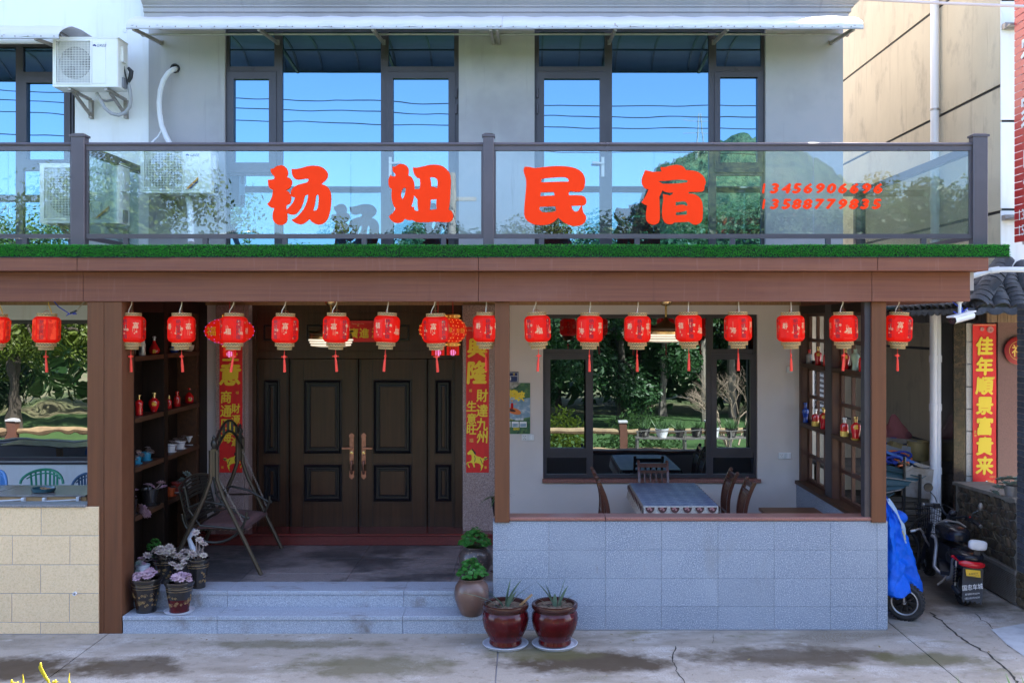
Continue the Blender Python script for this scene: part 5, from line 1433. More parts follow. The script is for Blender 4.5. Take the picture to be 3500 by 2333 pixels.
# yellow plant in the bottom left corner, close to the camera
yp = thing('yellow_plant', 'sunlit yellow flowering stems poking up at the bottom left corner', 'plant', P(150,2420,5.4))
D = 5.4
for pts in ([(185,2380),(165,2325),(152,2300),(141,2275)], [(75,2360),(80,2325),(78,2302)], [(255,2370),(235,2325),(238,2298)]):
    MB().tube([P(a, b, D) for (a, b) in pts], [.006,.005,.004,.002], 6).build('stem', M['yellow_leaf'], yp) if len(pts) == 4 else MB().tube([P(a, b, D) for (a, b) in pts], [.006,.0045,.001], 5).build('leaf', M['yellow_leaf'], yp)
for (a, b) in ((165,2325),(190,2328),(60,2335),(140,2276),(141,2290),(150,2306),(40,2328),(182,2332),(138,2284),(144,2296),(148,2300),(139,2270),(160,2318),(155,2312),(136,2279)):
    p = P(a, b, D); MB().ell(p, .007, .007, .013, 6, 5).build('bud', M['yellow_leaf'], yp)
for (a, b) in ((185,2380),(75,2360),(255,2370),(80,2365)):
    p = P(a, b, D); MB().tube([p, Vector((p.x*.35 + X(160,D)*.65, p.y, .5)), Vector((X(165,D), p.y, -.05))], .006, 5).build('stem', M['leaf_mid'], yp)
MB().tube([P(40,2327,D), P(62,2335,D), P(80,2365,D)], [.001,.005,.005], 5).build('leaf', M['yellow_leaf'], yp)
MB().tube([P(200,2326,D), P(182,2335,D), P(170,2345,D)], [.001,.005,.004], 5).build('leaf', M['yellow_leaf'], yp)

# ================================================================= LANTERNS
def lantern_body(mb, c, r, h, n=8, mi=0, rot=0.0):
    prof = [(.55,0),(.80,.035),(.93,.09),(1.0,.17),(1.0,.83),(.93,.91),(.80,.965),(.55,1.0)]
    vs = []; fs = []
    for (q, t) in prof:
        for k in range(n*2):
            a = rot + PI*k/n
            f_ = 1.0 if k % 2 == 0 else .955          # facets: ribs stand proud of the silk between them
            vs.append((c[0]+r*q*f_*math.cos(a), c[1]+r*q*f_*math.sin(a), c[2]+h*t))
    N = n*2
    for i in range(len(prof)-1):
        for k in range(N):
            k2 = (k+1) % N
            fs.append((i*N+k, i*N+k2, (i+1)*N+k2, (i+1)*N+k))
    mb.add(vs, fs, mi)
def facet(k, n, r, z, dz=.0012):
    a = 2*PI*(k+.5)/n
    d = r*.972*math.cos(0)*.985 + dz
    return Matrix.Translation((d*math.cos(a), d*math.sin(a), z)) @ Matrix.Rotation(a + PI/2, 4, 'Z') @ Matrix.Rotation(R(90), 4, 'X')
def make_lantern(kind, seed):
    q = random.Random(seed)
    t = thing('red_lantern', 'x', 'lantern', (0,0,0), 'red lanterns hung along the porch beam')
    r, h = (.146, .288) if kind == 'a' else (.138, .288)
    mb = MB(); lantern_body(mb, (0,0,0), r, h)
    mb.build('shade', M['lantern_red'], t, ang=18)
    if kind == 'b':
        for k in (0, 2, 4, 6):
            pm = MB(); Mx = facet(k, 8, r, h/2, .0006)
            pm.add([(-.044,-.105,0),(.044,-.105,0),(.044,.105,0),(-.044,.105,0)], [(0,1,2,3)], 0, Mx)
            Mx = facet(k+1, 8, r, h/2, .0006); pm.add([(-.044,-.105,0),(.044,-.105,0),(.044,.105,0),(-.044,.105,0)], [(0,1,2,3)], 0, Mx)
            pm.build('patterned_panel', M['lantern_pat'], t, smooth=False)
    def rim(z0, z1, rr_):
        m1 = MB().lathe([(rr_*.93,z0+.002),(rr_*.93,z1-.002)], n=16, cap=False)
        m1.build('rim_inner', M['rim_dark'], t)
        m2 = MB()
        for (a, b) in ((z0, z0+.006), (z1-.006, z1)): m2.lathe([(rr_*.94,a),(rr_,a),(rr_,b),(rr_*.94,b)], n=16, cap=False)
        N = 20
        for k in range(N):
            for s_ in (-1, 1):
                a0, a1 = 2*PI*k/N, 2*PI*(k+s_*1.3)/N
                m2.bar((rr_*.985*math.cos(a0), rr_*.985*math.sin(a0), z0+.004), (rr_*.985*math.cos(a1), rr_*.985*math.sin(a1), z1-.004), .005, .004)
        m2.lathe([(rr_*.6, z1-.002),(rr_*.97, z1-.001)], n=16, cap=False)
        m2.build('rim', M['bamboo'], t, smooth=False)
    R1 = .102
    rim(h-.004, h+.030, R1); rim(-.036, .002, R1); rim(-.072, -.037, R1*.76)
    black = MB(); gold = MB()
    words = '杨妞民宿' if kind == 'a' else '友缘民宿'
    for k in range(8):
        if k % 2 == 0 or kind == 'b' and k % 2 == 0:
            black.vtext(words, facet(k, 8, r, h*.5, .0018), .052, .053, .010, res=1)
        if kind == 'a':
            ch = q.choice('福福禧富寿')
            zz = q.uniform(.35, .65)*h
            gold.text(ch, facet(k, 8, r, zz, .0022) @ Matrix.Translation((q.uniform(-.008,.008) + (0 if k % 2 else .03),0,0)), .070 if k % 2 else .034, .0, res=1)
            for j in range(2):
                gold.text('福', facet(k, 8, r, q.uniform(.16,.84)*h, .002) @ Matrix.Translation((q.uniform(-.036,.036),0,0)), q.uniform(.014,.024), .0, res=1)
            for j in range(3):
                xx, za = q.uniform(-.036,.036), q.uniform(-.07,.05)
                gold.add([(xx-.0012,za,0),(xx+.0012,za,0),(xx+.0012,za+.06,0),(xx-.0012,za+.06,0)], [(0,1,2,3)], 0, facet(k, 8, r, h*.5, .0016))
    black.build('black_lettering', M['ink'], t, smooth=False, kind='stuff')
    if kind == 'a': gold.build('gold_lettering', M['gold_pale'], t, smooth=False, kind='stuff')
    tz = -.072
    tb = MB().tube([(0,0,tz),(0,.002,tz-.05)], .0035, 6)
    k0 = tz-.075
    tb.add([(-.024,0,k0),(0,-.008,k0-.024),(.024,0,k0),(0,-.008,k0+.024),(0,.008,k0-.024),(0,.008,k0+.024)], [(0,1,3),(1,2,3),(2,4,5),(4,0,5),(0,3,5),(3,2,5),(0,4,1),(1,4,2)])
    for s_ in (-1, 1): tb.tube([(s_*.022,0,k0),(s_*.03,0,k0+.008),(s_*.034,0,k0),(s_*.03,0,k0-.008),(s_*.022,0,k0)], .0025, 5)
    tb.build('knot', M['tassel'], t)
    tail = MB(); sw_ = q.uniform(-.025,.045)
    tail.tube([(0,0,k0-.02),(sw_*.3,0,k0-.04),(sw_*.6,.0,k0-.09),(sw_,0,k0-.165)], [.006,.011,.014,.0155], 10)
    tail.build('tassel', M['tassel'], t)
    cm = MB(); zc = h+.03; ztop = .49
    nlk = 9
    for k in range(nlk):
        za = zc + (ztop-zc)*k/nlk; zb_ = za + (ztop-zc)/nlk*1.25
        ax = (.006,0) if k % 2 else (0,.006)
        cm.tube([(ax[0],ax[1],za),(ax[0],ax[1],zb_),(-ax[0],-ax[1],zb_),(-ax[0],-ax[1],za)], .0015, 4, closed=True)
    cm.build('chain', M['chain'], t)
    s_ = q.choice((-1,1)); w_ = MB().tube([(s_*.05,-.01,h+.03),(s_*.045,-.01,h+.06),(s_*.012,-.008,h+.12),(-s_*.004,-.006,ztop)], .0055, 6)
    w_.build('wire', M['wire'] if kind == 'a' else M['wire_yellow'], t)
    w2 = MB().tube([(.04,.01,h+.03),(.03,.01,h+.055),(-.01,.01,h+.06),(-.045,.01,h+.03)], .0022, 5); w2.build('thin_wire', M['wire_red'], t)
    return t
DLn = 10.66
protoA = [make_lantern('a', s_) for s_ in (3, 8, 14)]
protoB = make_lantern('b', 5)
lx_ = [-16, 158, 448, 621, 798, 973, 1148, 1319, 1491, 1661, 1839, 2015, 2178, 2354, 2523, 2703, 2884, 3069]
ytop = [1080,1080,1079,1079,1080,1080,1078,1078,1080,1076,1077,1078,1078,1075,1075,1076,1075,1076]
llab = ['patterned red lantern half cut off by the photo edge', 'fat patterned red lantern with black characters beside the wide brown column',
 'red lantern in front of the first cabinet bay, nearest the wide column', 'red lantern in front of the second cabinet bay', 'red lantern overlapping the round beaded lantern and long couplet',
 'red lantern over the dark door sidelight beside the couplet', 'red lantern partly hiding the lit fan lamp above the door', 'red lantern covering the end of the horizontal red banner',
 'red lantern overlapping the golden lit round lanterns', 'red lantern overlapping the slim brown column and right couplet', 'red lantern against the pale wall just right of the slim column',
 'red lantern in front of the narrow left pane of the porch window', 'red lantern left of the lit fan over the dining table', 'red lantern right of the lit fan over the dining table',
 'red lantern at the right pane of the porch window', 'red lantern between the porch window and the lattice screen', 'red lantern in front of the lattice screen bottles', 'last red lantern at the right, outside the end column']
usedA = [False]*3; usedB = False
for i, (px, pt) in enumerate(zip(lx_, ytop)):
    zt = Z(pt + 92, DLn)
    rz = random.Random(i*7+1).choice((0, PI/4, .15, PI/4+.12, -.2)) + PI/8
    loc = (X(px, DLn), Yd(DLn), zt)
    if i < 2:
        src = protoB
        if not usedB: o = src; usedB = True
        else: o = dup(src, loc)
    else:
        k = i % 3; src = protoA[k]
        if not usedA[k]: o = src; usedA[k] = True
        else: o = dup(src, loc)
    q = random.Random(i*3+2); o.location = loc; o.rotation_euler = (q.uniform(-.045,.045), q.uniform(-.05,.05), rz + q.uniform(-.12,.12)); o['label'] = llab[i]

# round beaded lanterns
def round_lantern(label, px, py, D, rx, rz, led, lab2):
    c_ = P(px, py, D)
    t = thing('round_lantern', label, 'lantern', c_, 'round beaded lanterns beside the door')
    mb = MB(); n = 12; vs = []; fs = []; N = 48
    for i in range(11):
        th = PI*(.08+.84*i/10)
        for k in range(N):
            a = 2*PI*k/N; q = 1 - .07*abs(math.sin(a*6))
            vs.append((c_.x+rx*math.sin(th)*q*math.cos(a), c_.y+rx*math.sin(th)*q*math.sin(a), c_.z-rz*math.cos(th)))
    for i in range(10):
        for k in range(N): fs.append((i*N+k, i*N+(k+1)%N, (i+1)*N+(k+1)%N, (i+1)*N+k))
    mb.add(vs, fs); mb.build('shade', M['palace_red'], t)
    b = MB()
    for k in range(12):
        a = 2*PI*(k+.0)/12 + PI/12*0
        for i in range(9):
            th = PI*(.1+.8*i/8); b.ell((c_.x+rx*1.0*math.sin(th)*math.cos(a), c_.y+rx*1.0*math.sin(th)*math.sin(a), c_.z-rz*math.cos(th)), .0055, .0055, .0055, 6, 4)
    b.build('beads', M[led], t, kind='stuff')
    MB().lathe([(.085,rz*.93),(.09,rz*.93+.05),(.07,rz*.93+.055)], c_, 16).build('gold_band', M['gold'], t)
    MB().lathe([(.075,-rz*.93-.05),(.085,-rz*.93)], c_, 16).build('gold_band', M['gold'], t)
    l2 = MB()
    for k in range(10):
        a = 2*PI*k/10
        for zz in (rz*.93+.028, -rz*.93-.028): l2.ell((c_.x+.088*math.cos(a), c_.y+.088*math.sin(a), c_.z+zz), .008, .008, .008, 6, 4)
    l2.build('lights', M['led_warm'], t, kind='stuff')
    for (dx, s_) in ((-.12, 1), (.11, 1)):
        pass
    MB().text('福', face_cam(c_.x-.45*rx, c_.y-rx*.93, c_.z), .12, .012).build('gold_character', M['yellow'], t, smooth=False)
    MB().text('如意', face_cam(c_.x+.55*rx, c_.y-rx*.88, c_.z), .07, .006).build('gold_character', M['yellow'], t, smooth=False)
    f = MB()
    for k in range(16):
        a = 2*PI*k/16; xx, yy_ = c_.x+.075*math.cos(a), c_.y+.075*math.sin(a)
        f.tube([(xx,yy_,c_.z-rz*.93-.05),(xx,yy_,c_.z-rz*.93-.15),(xx,yy_,c_.z-rz*.93-.16)], [.004,.004,.009], 5)
    f.build('fringe', M['palace_red'], t)
    MB().ell((c_.x, c_.y, c_.z-rz*.93-.13), .04, .04, .04, 12, 8).build('glow_ball', M['led_pink'], t)
    MB().tube([(c_.x, c_.y, c_.z+rz), (c_.x, c_.y, 3.56)], .006, 6).build('cord', M['wire_red'], t)
round_lantern('round ribbed lantern with purple bead lights above the left couplet', 785, 1131, 12.5, .31, .172, 'led_purple', '')
round_lantern('round ribbed lantern with golden bead lights beside the right couplet', 1497, 1127, 12.3, .235, .165, 'led_warm', '')
round_lantern('second golden lit round lantern, half behind the first near the couplet', 1548, 1129, 12.75, .175, .165, 'led_warm', '')

# ceiling fans with lit lamps
def fan(label, px, D, zl, rad, lampmat):
    xx, yy_ = X(px, D), Yd(D)
    t = thing('ceiling_fan', label, 'ceiling fan', (xx, yy_, zl), 'ceiling fans with lamps')
    MB().lathe([(.0,3.562),(.075,3.56),(.072,3.52),(.05,3.49),(.02,3.485)], (xx,yy_,0), 20).build('canopy', M['brass'], t)
    MB().tube([(xx,yy_,3.49),(xx,yy_,zl+.22)], .012, 10).build('rod', M['brass'], t)
    MB().lathe([(.02,zl+.24),(.035,zl+.2),(.07,zl+.17),(rad*.62,zl+.12),(rad*.95,zl+.10),(rad*.96,zl+.075)], (xx,yy_,0), 28).build('motor_housing', M['fan_body'], t)
    bl = MB()
    for k in range(4):
        a = k*PI/2+.4; ca, sa_ = math.cos(a), math.sin(a); vs = []
        for i in range(6):
            s_ = rad*(.3+.75*i/5); w = .055*math.sin(PI*(i+.6)/6.2)+.02
            for e in (-1, 1): vs.append((xx+ca*s_-sa_*w*e, yy_+sa_*s_+ca*w*e, zl+.105+.008*e+.004*i))
        bl.add(vs, [(2*i,2*i+1,2*i+3,2*i+2) for i in range(5)])
    bl.build('blades', M['fan_body'], t)
    MB().lathe([(rad*.96,zl+.073),(rad*1.0,zl+.06),(rad*.98,zl+.03),(rad*.9,zl+.028)], (xx,yy_,0), 32).build('ring', M['brass'], t)
    for k, zz in enumerate((.018, -.012, -.042)):
        w = rad*(1.02 - .05*k)
        MB().lathe([(w*.9,zl+zz+.010),(w,zl+zz+.008),(w,zl+zz-.008),(w*.9,zl+zz-.010)], (xx,yy_,0), 32).build('lamp', lampmat, t)
        MB().lathe([(w*.9,zl+zz-.0105),(w*.985,zl+zz-.0115),(w*.965,zl+zz-.019),(w*.88,zl+zz-.0195)], (xx,yy_,0), 32).build('ring', M['brass'], t)
    MB().lathe([(rad*.8,zl-.0625),(rad*.5,zl-.068),(.001,zl-.07)], (xx,yy_,0), 32).build('diffuser', lampmat, t)
fan('lit ceiling fan hanging in front of the dark double door', 1131, 12.2, 3.05, .265, M['lamp_on'])
fan('lit brass ceiling fan hanging above the dining table', 2276, 12.2, 3.11, .30, M['lamp_on'])

# ================================================================= COUPLETS, POSTER, PLATES
Dp_ = 13.255
def banner(label, x0, x1, y0, y1, D, draw, nm='couplet_banner'):
    t = thing(nm, label, 'banner', P((x0+x1)/2, y1, D), 'red paper couplets with gold writing')
    mb = MB(); N = 10
    for i in range(N):
        za, zb_ = Z(y1 + (y0-y1)*i/N, D), Z(y1 + (y0-y1)*(i+1)/N, D)
        w0, w1 = .003*math.sin(i*1.3), .003*math.sin((i+1)*1.3)
        mb.add([(X(x0,D),Yd(D)-w0,za),(X(x1,D),Yd(D)-w0,za),(X(x1,D),Yd(D)-w1,zb_),(X(x0,D),Yd(D)-w1,zb_)], [(0,1,2,3)])
    mb.box(X(x0,D), X(x1,D), Yd(D)+.004, Yd(D)+.006, Z(y1,D), Z(y0,D))
    mb.build('paper', M['banner'], t)
    def ch(c_, px, py, hpx, wfac=1.0, m_='yellow', off=.03, sh=.06):
        MB().text(c_, face_cam(X(px,D), Yd(D)-.005, Z(py,D)), hpx*D/F/1.0, off, 0, wfac, sh).build('character', M[m_], t, smooth=False)
    draw(ch, t, D)
    return t
def horse(t, D, ox, oy, s, fl):
    """galloping horse print, traced outline; fl = mirror"""
    o = [(22,95),(40,70),(62,50),(80,42),(92,22),(98,38),(120,52),(135,80),(150,118),(180,140),(225,150),(262,172),(282,175),(300,150),(330,152),(350,175),(330,198),(300,210),(282,200),(282,232),(268,262),(280,285),(262,330),(240,372),(222,368),(238,330),(244,292),(215,258),(165,244),(135,250),(140,285),(150,318),(135,325),(118,290),(105,250),(75,240),(35,250),(52,290),(72,318),(60,328),(35,300),(10,262),(20,236),(70,222),(92,200),(96,160),(88,118),(60,112),(38,120)]
    lo = [Vector((X(ox + (fl*p[0])*s, D), Z(oy + p[1]*s, D), 0)) for p in o]
    tr = tessellate_polygon([lo]); fs = []
    for a, b, c_ in tr:
        A_, B_, C_ = lo[a], lo[b], lo[c_]
        fs.append((a, b, c_) if (B_.x-A_.x)*(C_.y-A_.y)-(B_.y-A_.y)*(C_.x-A_.x) > 0 else (a, c_, b))
    MB().add([(p.x, Yd(D)-.005, p.y) for p in lo], fs).build('horse_print', M['yellow'], t, smooth=False)
    dk = MB()
    def quadl(pts, w):
        for (p, q_) in zip(pts, pts[1:]):
            a = Vector((X(ox+fl*p[0]*s, D), Z(oy+p[1]*s, D))); b = Vector((X(ox+fl*q_[0]*s, D), Z(oy+q_[1]*s, D)))
            d = (b-a).normalized()*w; 
            vv = [(a.x-d.y, Yd(D)-.0065, a.y+d.x), (a.x+d.y, Yd(D)-.0065, a.y-d.x), (b.x+d.y, Yd(D)-.0065, b.y-d.x), (b.x-d.y, Yd(D)-.0065, b.y+d.x)]
            dk.add(vv, [(0,1,2,3)]); 
    quadl([(95,25),(120,50),(135,80),(155,112)], .008); quadl([(110,40),(140,70),(160,90)], .006); quadl([(290,180),(320,175),(350,170)], .007); quadl([(300,200),(330,190)], .005)
    quadl([(140,130),(150,180),(140,230)], .004); quadl([(230,180),(255,230),(262,262)], .004); quadl([(35,250),(20,262),(40,300)], .003); quadl([(240,330),(228,368)], .004); quadl([(135,318),(150,320)],.005); quadl([(60,320),(74,320)],.005)
    dk.build('horse_outline', M['ink'], t, smooth=False)
def d_left(ch, t, D):
    ch('生', 790, 1205, 60); ch('意', 787, 1278, 78, 1.0, off=.05)
    for c_, py in zip('商通四海', (1356,1404,1450,1492)): ch(c_, 773, py, 44, .9)
    for c_, py in zip('財源廣進', (1395,1433,1470,1508)): ch(c_, 806, py, 34, .9)
    ch('福', 811, 1341, 11, off=.0)
    horse(t, D, 834, 1532, .205, -1)
    ch('福', 760, 1596, 9, off=0)
def d_right(ch, t, D):
    ch('興', 1632, 1188, 70, 1.0, off=.045); ch('隆', 1632, 1272, 82, .88, off=.045)
    for c_, py in zip('財達九州', (1351,1402,1449,1492)): ch(c_, 1648, py, 46, .88)
    for c_, py in zip('生意旺', (1387,1430,1467)): ch(c_, 1612, py, 39, .92)
    ch('Chinese', 1611, 1128, 7, .9, 'gold_pale', 0, 0)
    ch('福', 1608, 1334, 11, off=0); ch('福', 1611, 1504, 15, off=0, m_='gold')
    horse(t, D, 1592, 1528, .215, 1)
    ch('福', 1659, 1596, 9, off=0)
banner('red couplet with gold calligraphy and a horse, behind the swing seat', 750, 828, 1178, 1614, Dp_, d_left)
banner('red couplet with gold calligraphy and a horse, beside the slim column', 1593, 1671, 1117, 1614, Dp_, d_right)
def d_top(ch, t, D):
    for c_, px in zip('進廣進源', (1150, 1208, 1245, 1287)): ch(c_, px, 1138, 36, .95)
    ch('Chinese New Year', 1224, 1106, 6, .9, 'gold_pale', 0, 0); ch('福', 1224, 1112, 7, m_='gold', off=0)
banner('horizontal red banner with gold characters across the dark door transom', 1108, 1345, 1096, 1168, 13.46, d_top)
def d_far(ch, t, D):
    for c_, py in zip('佳年順景富貴来', (1182,1251,1318,1386,1455,1523,1590)): ch(c_, 3365, py, 64, .95, 'yellow', .05, .06)
    D_ = D
    fl = MB()
    for (px, py, r_) in ((3384,1126,13),(3356,1124,8)):
        for k in range(9):
            a = k*.7; fl.ell((X(px+r_*.5*math.cos(a),D_), Yd(D_)-.006, Z(py+r_*.5*math.sin(a),D_)), r_*.45*D_/F, .003, r_*.38*D_/F, 8, 6)
    fl.build('flower_print', M['lace_pink'], t)
    fs_ = MB()
    for (px, py, r_, m_) in ((3340,1652,11,0),(3378,1645,10,0),(3388,1628,7,0),(3383,1668,8,0)):
        fs_.ell((X(px,D_), Yd(D_)-.006, Z(py,D_)), r_*1.15*D_/F, .003, r_*.62*D_/F, 10, 6)
        fs_.add([(X(px+r_,D_),Yd(D_)-.007,Z(py,D_)),(X(px+r_*1.9,D_),Yd(D_)-.007,Z(py+r_*.7,D_)),(X(px+r_*1.9,D_),Yd(D_)-.007,Z(py-r_*.7,D_))], [(0,1,2)])
    fs_.build('fish_print', M['orange'], t)
    ey = MB()
    for (px, py) in ((3334,1650),(3371,1644)): ey.ell((X(px,D_), Yd(D_)-.009, Z(py,D_)), .012, .003, .012, 8, 6)
    ey.build('fish_eye', M['white_print'], t)
    zig = MB()
    for k in range(26): zig.box(X(3326+3*k,D_), X(3327.8+3*k,D_), Yd(D_)-.006, Yd(D_)-.005, Z(1112,D_), Z(1109,D_))
    zig.build('border_print', M['gold_pale'], t, kind='stuff', smooth=False)
    ch('福', 3401-5, 1290, 9, m_='gold', off=0); ch('吉', 3333, 1475, 12, m_='gold', off=0); ch('祥', 3333, 1488, 9, m_='gold', off=0)
banner('red couplet with seven large gold characters on the neighbouring porch', 3325, 3405, 1107, 1690, 13.27, d_far)
# round fu plaque, partly behind the brick pier
fp = thing('round_fu_plaque', 'round red door ornament half hidden by the brick pier', 'ornament', P(3480,1198,13.2))
c_ = P(3480,1198,13.22)
MB().lathe([(.0,.012),(.17,.012),(.185,.004),(.185,0)], n=32, M=Matrix.Translation(c_) @ Matrix.Rotation(R(90),4,'X')).build('disc', M['plaque_red'], fp)
MB().lathe([(.12,.0135),(.124,.0135)], n=32, cap=False, M=Matrix.Translation(c_) @ Matrix.Rotation(R(90),4,'X')).build('gold_ring', M['gold'], fp)
MB().text('福', face_cam(c_.x-.01, c_.y-.0145, c_.z), .17, .02).build('gold_character', M['gold'], fp, smooth=False)

# poster
D = 13.385; yp_ = Yd(D)
po = thing('rafting_poster', 'river rafting poster with yellow characters behind the slim column', 'poster', P(1750,1482,D))
def flat(mb, pts, dy=0): 
    mb.add([(X(a,D), yp_-dy, Z(b,D)) for (a, b) in pts], [tuple(range(len(pts)))]); return mb
MB().box(X(1684,D), X(1812,D), yp_, yp_+.003, Z(1482,D), Z(1308,D)).build('paper', M['poster_water'], po, smooth=False)
flat(MB(), [(1684,1356),(1720,1338),(1745,1340),(1770,1352),(1790,1362),(1812,1358),(1812,1308),(1684,1308)], .001).build('trees_print', M['poster_green'], po, smooth=False)
flat(MB(), [(1684,1338),(1740,1332),(1765,1322),(1780,1309),(1740,1308),(1684,1308)], .0015).build('rock_print', M['poster_rock'], po, smooth=False)
flat(MB(), [(1684,1482),(1812,1482),(1812,1424),(1790,1428),(1770,1436),(1740,1430),(1684,1436)], .001).build('foot_print', M['poster_green'], po, smooth=False)
mb = MB(); vs = []
for k in range(24):
    a = 2*PI*k/24; vs.append((1757+24*math.cos(a)+6*math.cos(a)*0, 1404+11*math.sin(a)+.25*24*math.cos(a)))
flat(mb, vs[::-1], .002); mb.build('raft_print', M['orange'], po, smooth=False)
mb = MB(); flat(mb, [(1744+15*math.cos(a)*1.0+4, 1401+5*math.sin(a)+3.2*math.cos(a)) for a in [-2*PI*k/16 for k in range(16)]], .003); mb.build('raft_inside', M['lace_brown'], po, smooth=False)
mb = MB(); flat(mb, [(1746,1392),(1746,1380),(1749,1376),(1754,1377),(1755,1390),(1753,1397),(1747,1397)][::-1], .004); mb.build('life_jacket_print', M['tail_red'], po, smooth=False)
mb = MB(); flat(mb, [(1750+4*math.cos(a), 1369+4.5*math.sin(a)) for a in [-2*PI*k/10 for k in range(10)]], .0045); flat(mb, [(1757,1379),(1766,1377),(1767,1379),(1758,1383)][::-1], .0045); mb.build('paddler_print', M['skin_print'], po, smooth=False)
for (c_, px, py, s_) in (('啸',1752,1345,30),('峡',1777,1353,36)): MB().text(c_, face_cam(X(px,D), yp_-.0035, Z(py,D)), s_*D/F, .05, 0, 1, .1).build('character', M['yellow'], po, smooth=False)
for (c_, px, py, s_, m_) in (('嗨到爆!',1776,1432,9,'white_print'),('啸峡!',1765,1465,10,'yellow'),('水世界',1747,1433,4,'yellow')): MB().text(c_, face_cam(X(px,D), yp_-.0035, Z(py,D)), s_*D/F, .02, 0, 1, .15).build('caption', M[m_], po, smooth=False)
for (a, b) in ((1722,1745),(1749,1773),(1776,1800)):
    MB().box(X(a,D), X(b,D), yp_-.003, yp_-.002, Z(1459,D), Z(1440,D)).build('photo_print', M['white_print'], po, smooth=False)
    MB().box(X(a+2,D), X(b-2,D), yp_-.004, yp_-.0035, Z(1457,D), Z(1446,D)).build('photo_print', M['poster_water'], po, smooth=False)
# house number plaque
pq = thing('number_plaque', 'small blue house number plaque above the rafting poster', 'plaque', P(1750,1306,D))
MB().cbox(X(1700,D), X(1772,D), yp_-.004, yp_+.004, Z(1306,D), Z(1270,D), .003).build('plate', M['plaque'], pq)
for (a, b, c_, e) in ((1700,1769,1285.5,1284.5),(1700,1769,1273,1272),(1700,1769,1304.5,1303.8),(1768,1769,1304,1272.5)): MB().box(X(a,D), X(b,D), yp_-.0052, yp_-.0042, Z(c_,D), Z(e,D)).build('border_line', M['white_print'], pq, smooth=False)
MB().text('家', face_cam(X(1757,D), yp_-.0055, Z(1278,D)), .034, .01).build('character', M['yellow'], pq, smooth=False)
MB().text('3', face_cam(X(1743.5,D), yp_-.0055, Z(1294,D)), .075, .01).build('number', M['white_print'], pq, smooth=False)
# sockets and switch
for (lab, px, py, w, kind) in (('white double socket plate under the rafting poster',1804.5,1493.5,44,2),('white socket and switch plate left of the lattice screen',2682.5,1557,43,2),('blank pale switch plate high beside the lattice screen',2700,1263,22,1)):
    t = thing('wall_socket', lab, 'socket', P(px, py+11, D))
    for k in range(kind):
        a = px - w/2 + k*w/kind
        MB().cbox(X(a+.4,D), X(a+w/kind-.4,D), yp_-.006, yp_+.01, Z(py+11,D), Z(py-11,D), .004).build('plate', M['socket'], t)
        if k == 0 and kind == 2:
            mb = MB()
            for (dx, dy) in ((-3,-4),(3,-4),(0,1.5),(-3,6),(3,6)): mb.box(X(a+w/4+dx-.9,D), X(a+w/4+dx+.9,D), yp_-.007, yp_-.0062, Z(py+dy+1.2,D), Z(py+dy-1.2,D))
            mb.build('holes', M['black'], t, kind='stuff', smooth=False)
        elif kind == 2: MB().box(X(a+w/4-2,D), X(a+w/4+2,D), yp_-.009, yp_-.0062, Z(py+7,D), Z(py-7,D)).build('rocker', M['white_print'], t)

# ================================================================= SHELF ITEMS
BP = {
 'drop': [(.028,0),(.055,.01),(.064,.035),(.058,.065),(.036,.10),(.020,.13),(.015,.155),(.014,.168)],
 'ribbed': [(.036,0),(.042,.01),(.040,.04),(.043,.06),(.040,.09),(.044,.13),(.042,.15),(.028,.17),(.014,.178),(.013,.20)],
 'vase': [(.026,0),(.030,.006),(.028,.012),(.046,.05),(.050,.08),(.046,.105),(.030,.122),(.018,.13),(.016,.15)],
 'round': [(.034,0),(.05,.01),(.057,.05),(.054,.085),(.036,.115),(.018,.13),(.015,.15)],
 'shoulder': [(.034,0),(.036,.005),(.034,.05),(.046,.10),(.050,.135),(.042,.155),(.020,.168),(.015,.175),(.015,.20)],
 'straight': [(.040,0),(.043,.006),(.043,.11),(.038,.128),(.02,.138),(.016,.142),(.016,.165)],
 'celadon': [(.036,0),(.038,.01),(.030,.05),(.030,.075),(.044,.12),(.048,.15),(.042,.175),(.026,.19),(.020,.195),(.017,.22),(.020,.235)],
 'slim': [(.024,0),(.026,.006),(.026,.10),(.02,.115),(.010,.12),(.010,.135)],
}
def bottle(label, pos, prof, m_, cap, s=1.0, band=None, flute=0, group='bottles on the shelves', foot=None):
    t = thing('bottle', label, 'bottle', pos, group)
    pr = [(r_*s, z_*s) for (r_, z_) in BP[prof]]
    MB().lathe(pr, pos, 20, flute=flute).build('glass_body', m_, t)
    top = pr[-1]
    if cap:
        MB().lathe([(top[0]*1.08, top[1]-.022*s), (top[0]*1.12, top[1]+.012*s), (top[0]*1.5, top[1]+.016*s), (top[0]*1.45, top[1]+.032*s), (top[0]*.9, top[1]+.036*s)], pos, 14).build('cap', cap, t)
    if band: MB().lathe([(pr[2][0]*1.01+.001, band[0]*s), (max(p[0] for p in pr)*1.004+.0012, band[1]*s)], pos, 20, cap=False).build('band', M['gold'], t)
    if prof in ('drop','vase','round','shoulder'):
        mz = pr[3][1]; mr = max(p[0] for p in pr)
        d = (Vector((0,-10.6,3.27)) - Vector(pos)); a = math.atan2(d.y, d.x)
        k = min(range(len(pr)), key=lambda i: -pr[i][0]); zz = pr[k][1]
        MB().text('福' if prof != 'drop' else '喜', Matrix.Translation(Vector(pos) + Vector(((mr*1.03)*math.cos(a), (mr*1.03)*math.sin(a), zz))) @ Matrix.Rotation(a+PI/2, 4, 'Z') @ Matrix.Rotation(R(90), 4, 'X'), .045*s, .008).build('emblem', M['yellow'], t, smooth=False)
    return t
def LP(px, z, dx=-.11):       # a spot on the left cabinet shelf under pixel column px
    xx = -4.32 + dx; D = xx*F/(px-PX); return (xx, Yd(D), z + .0005)
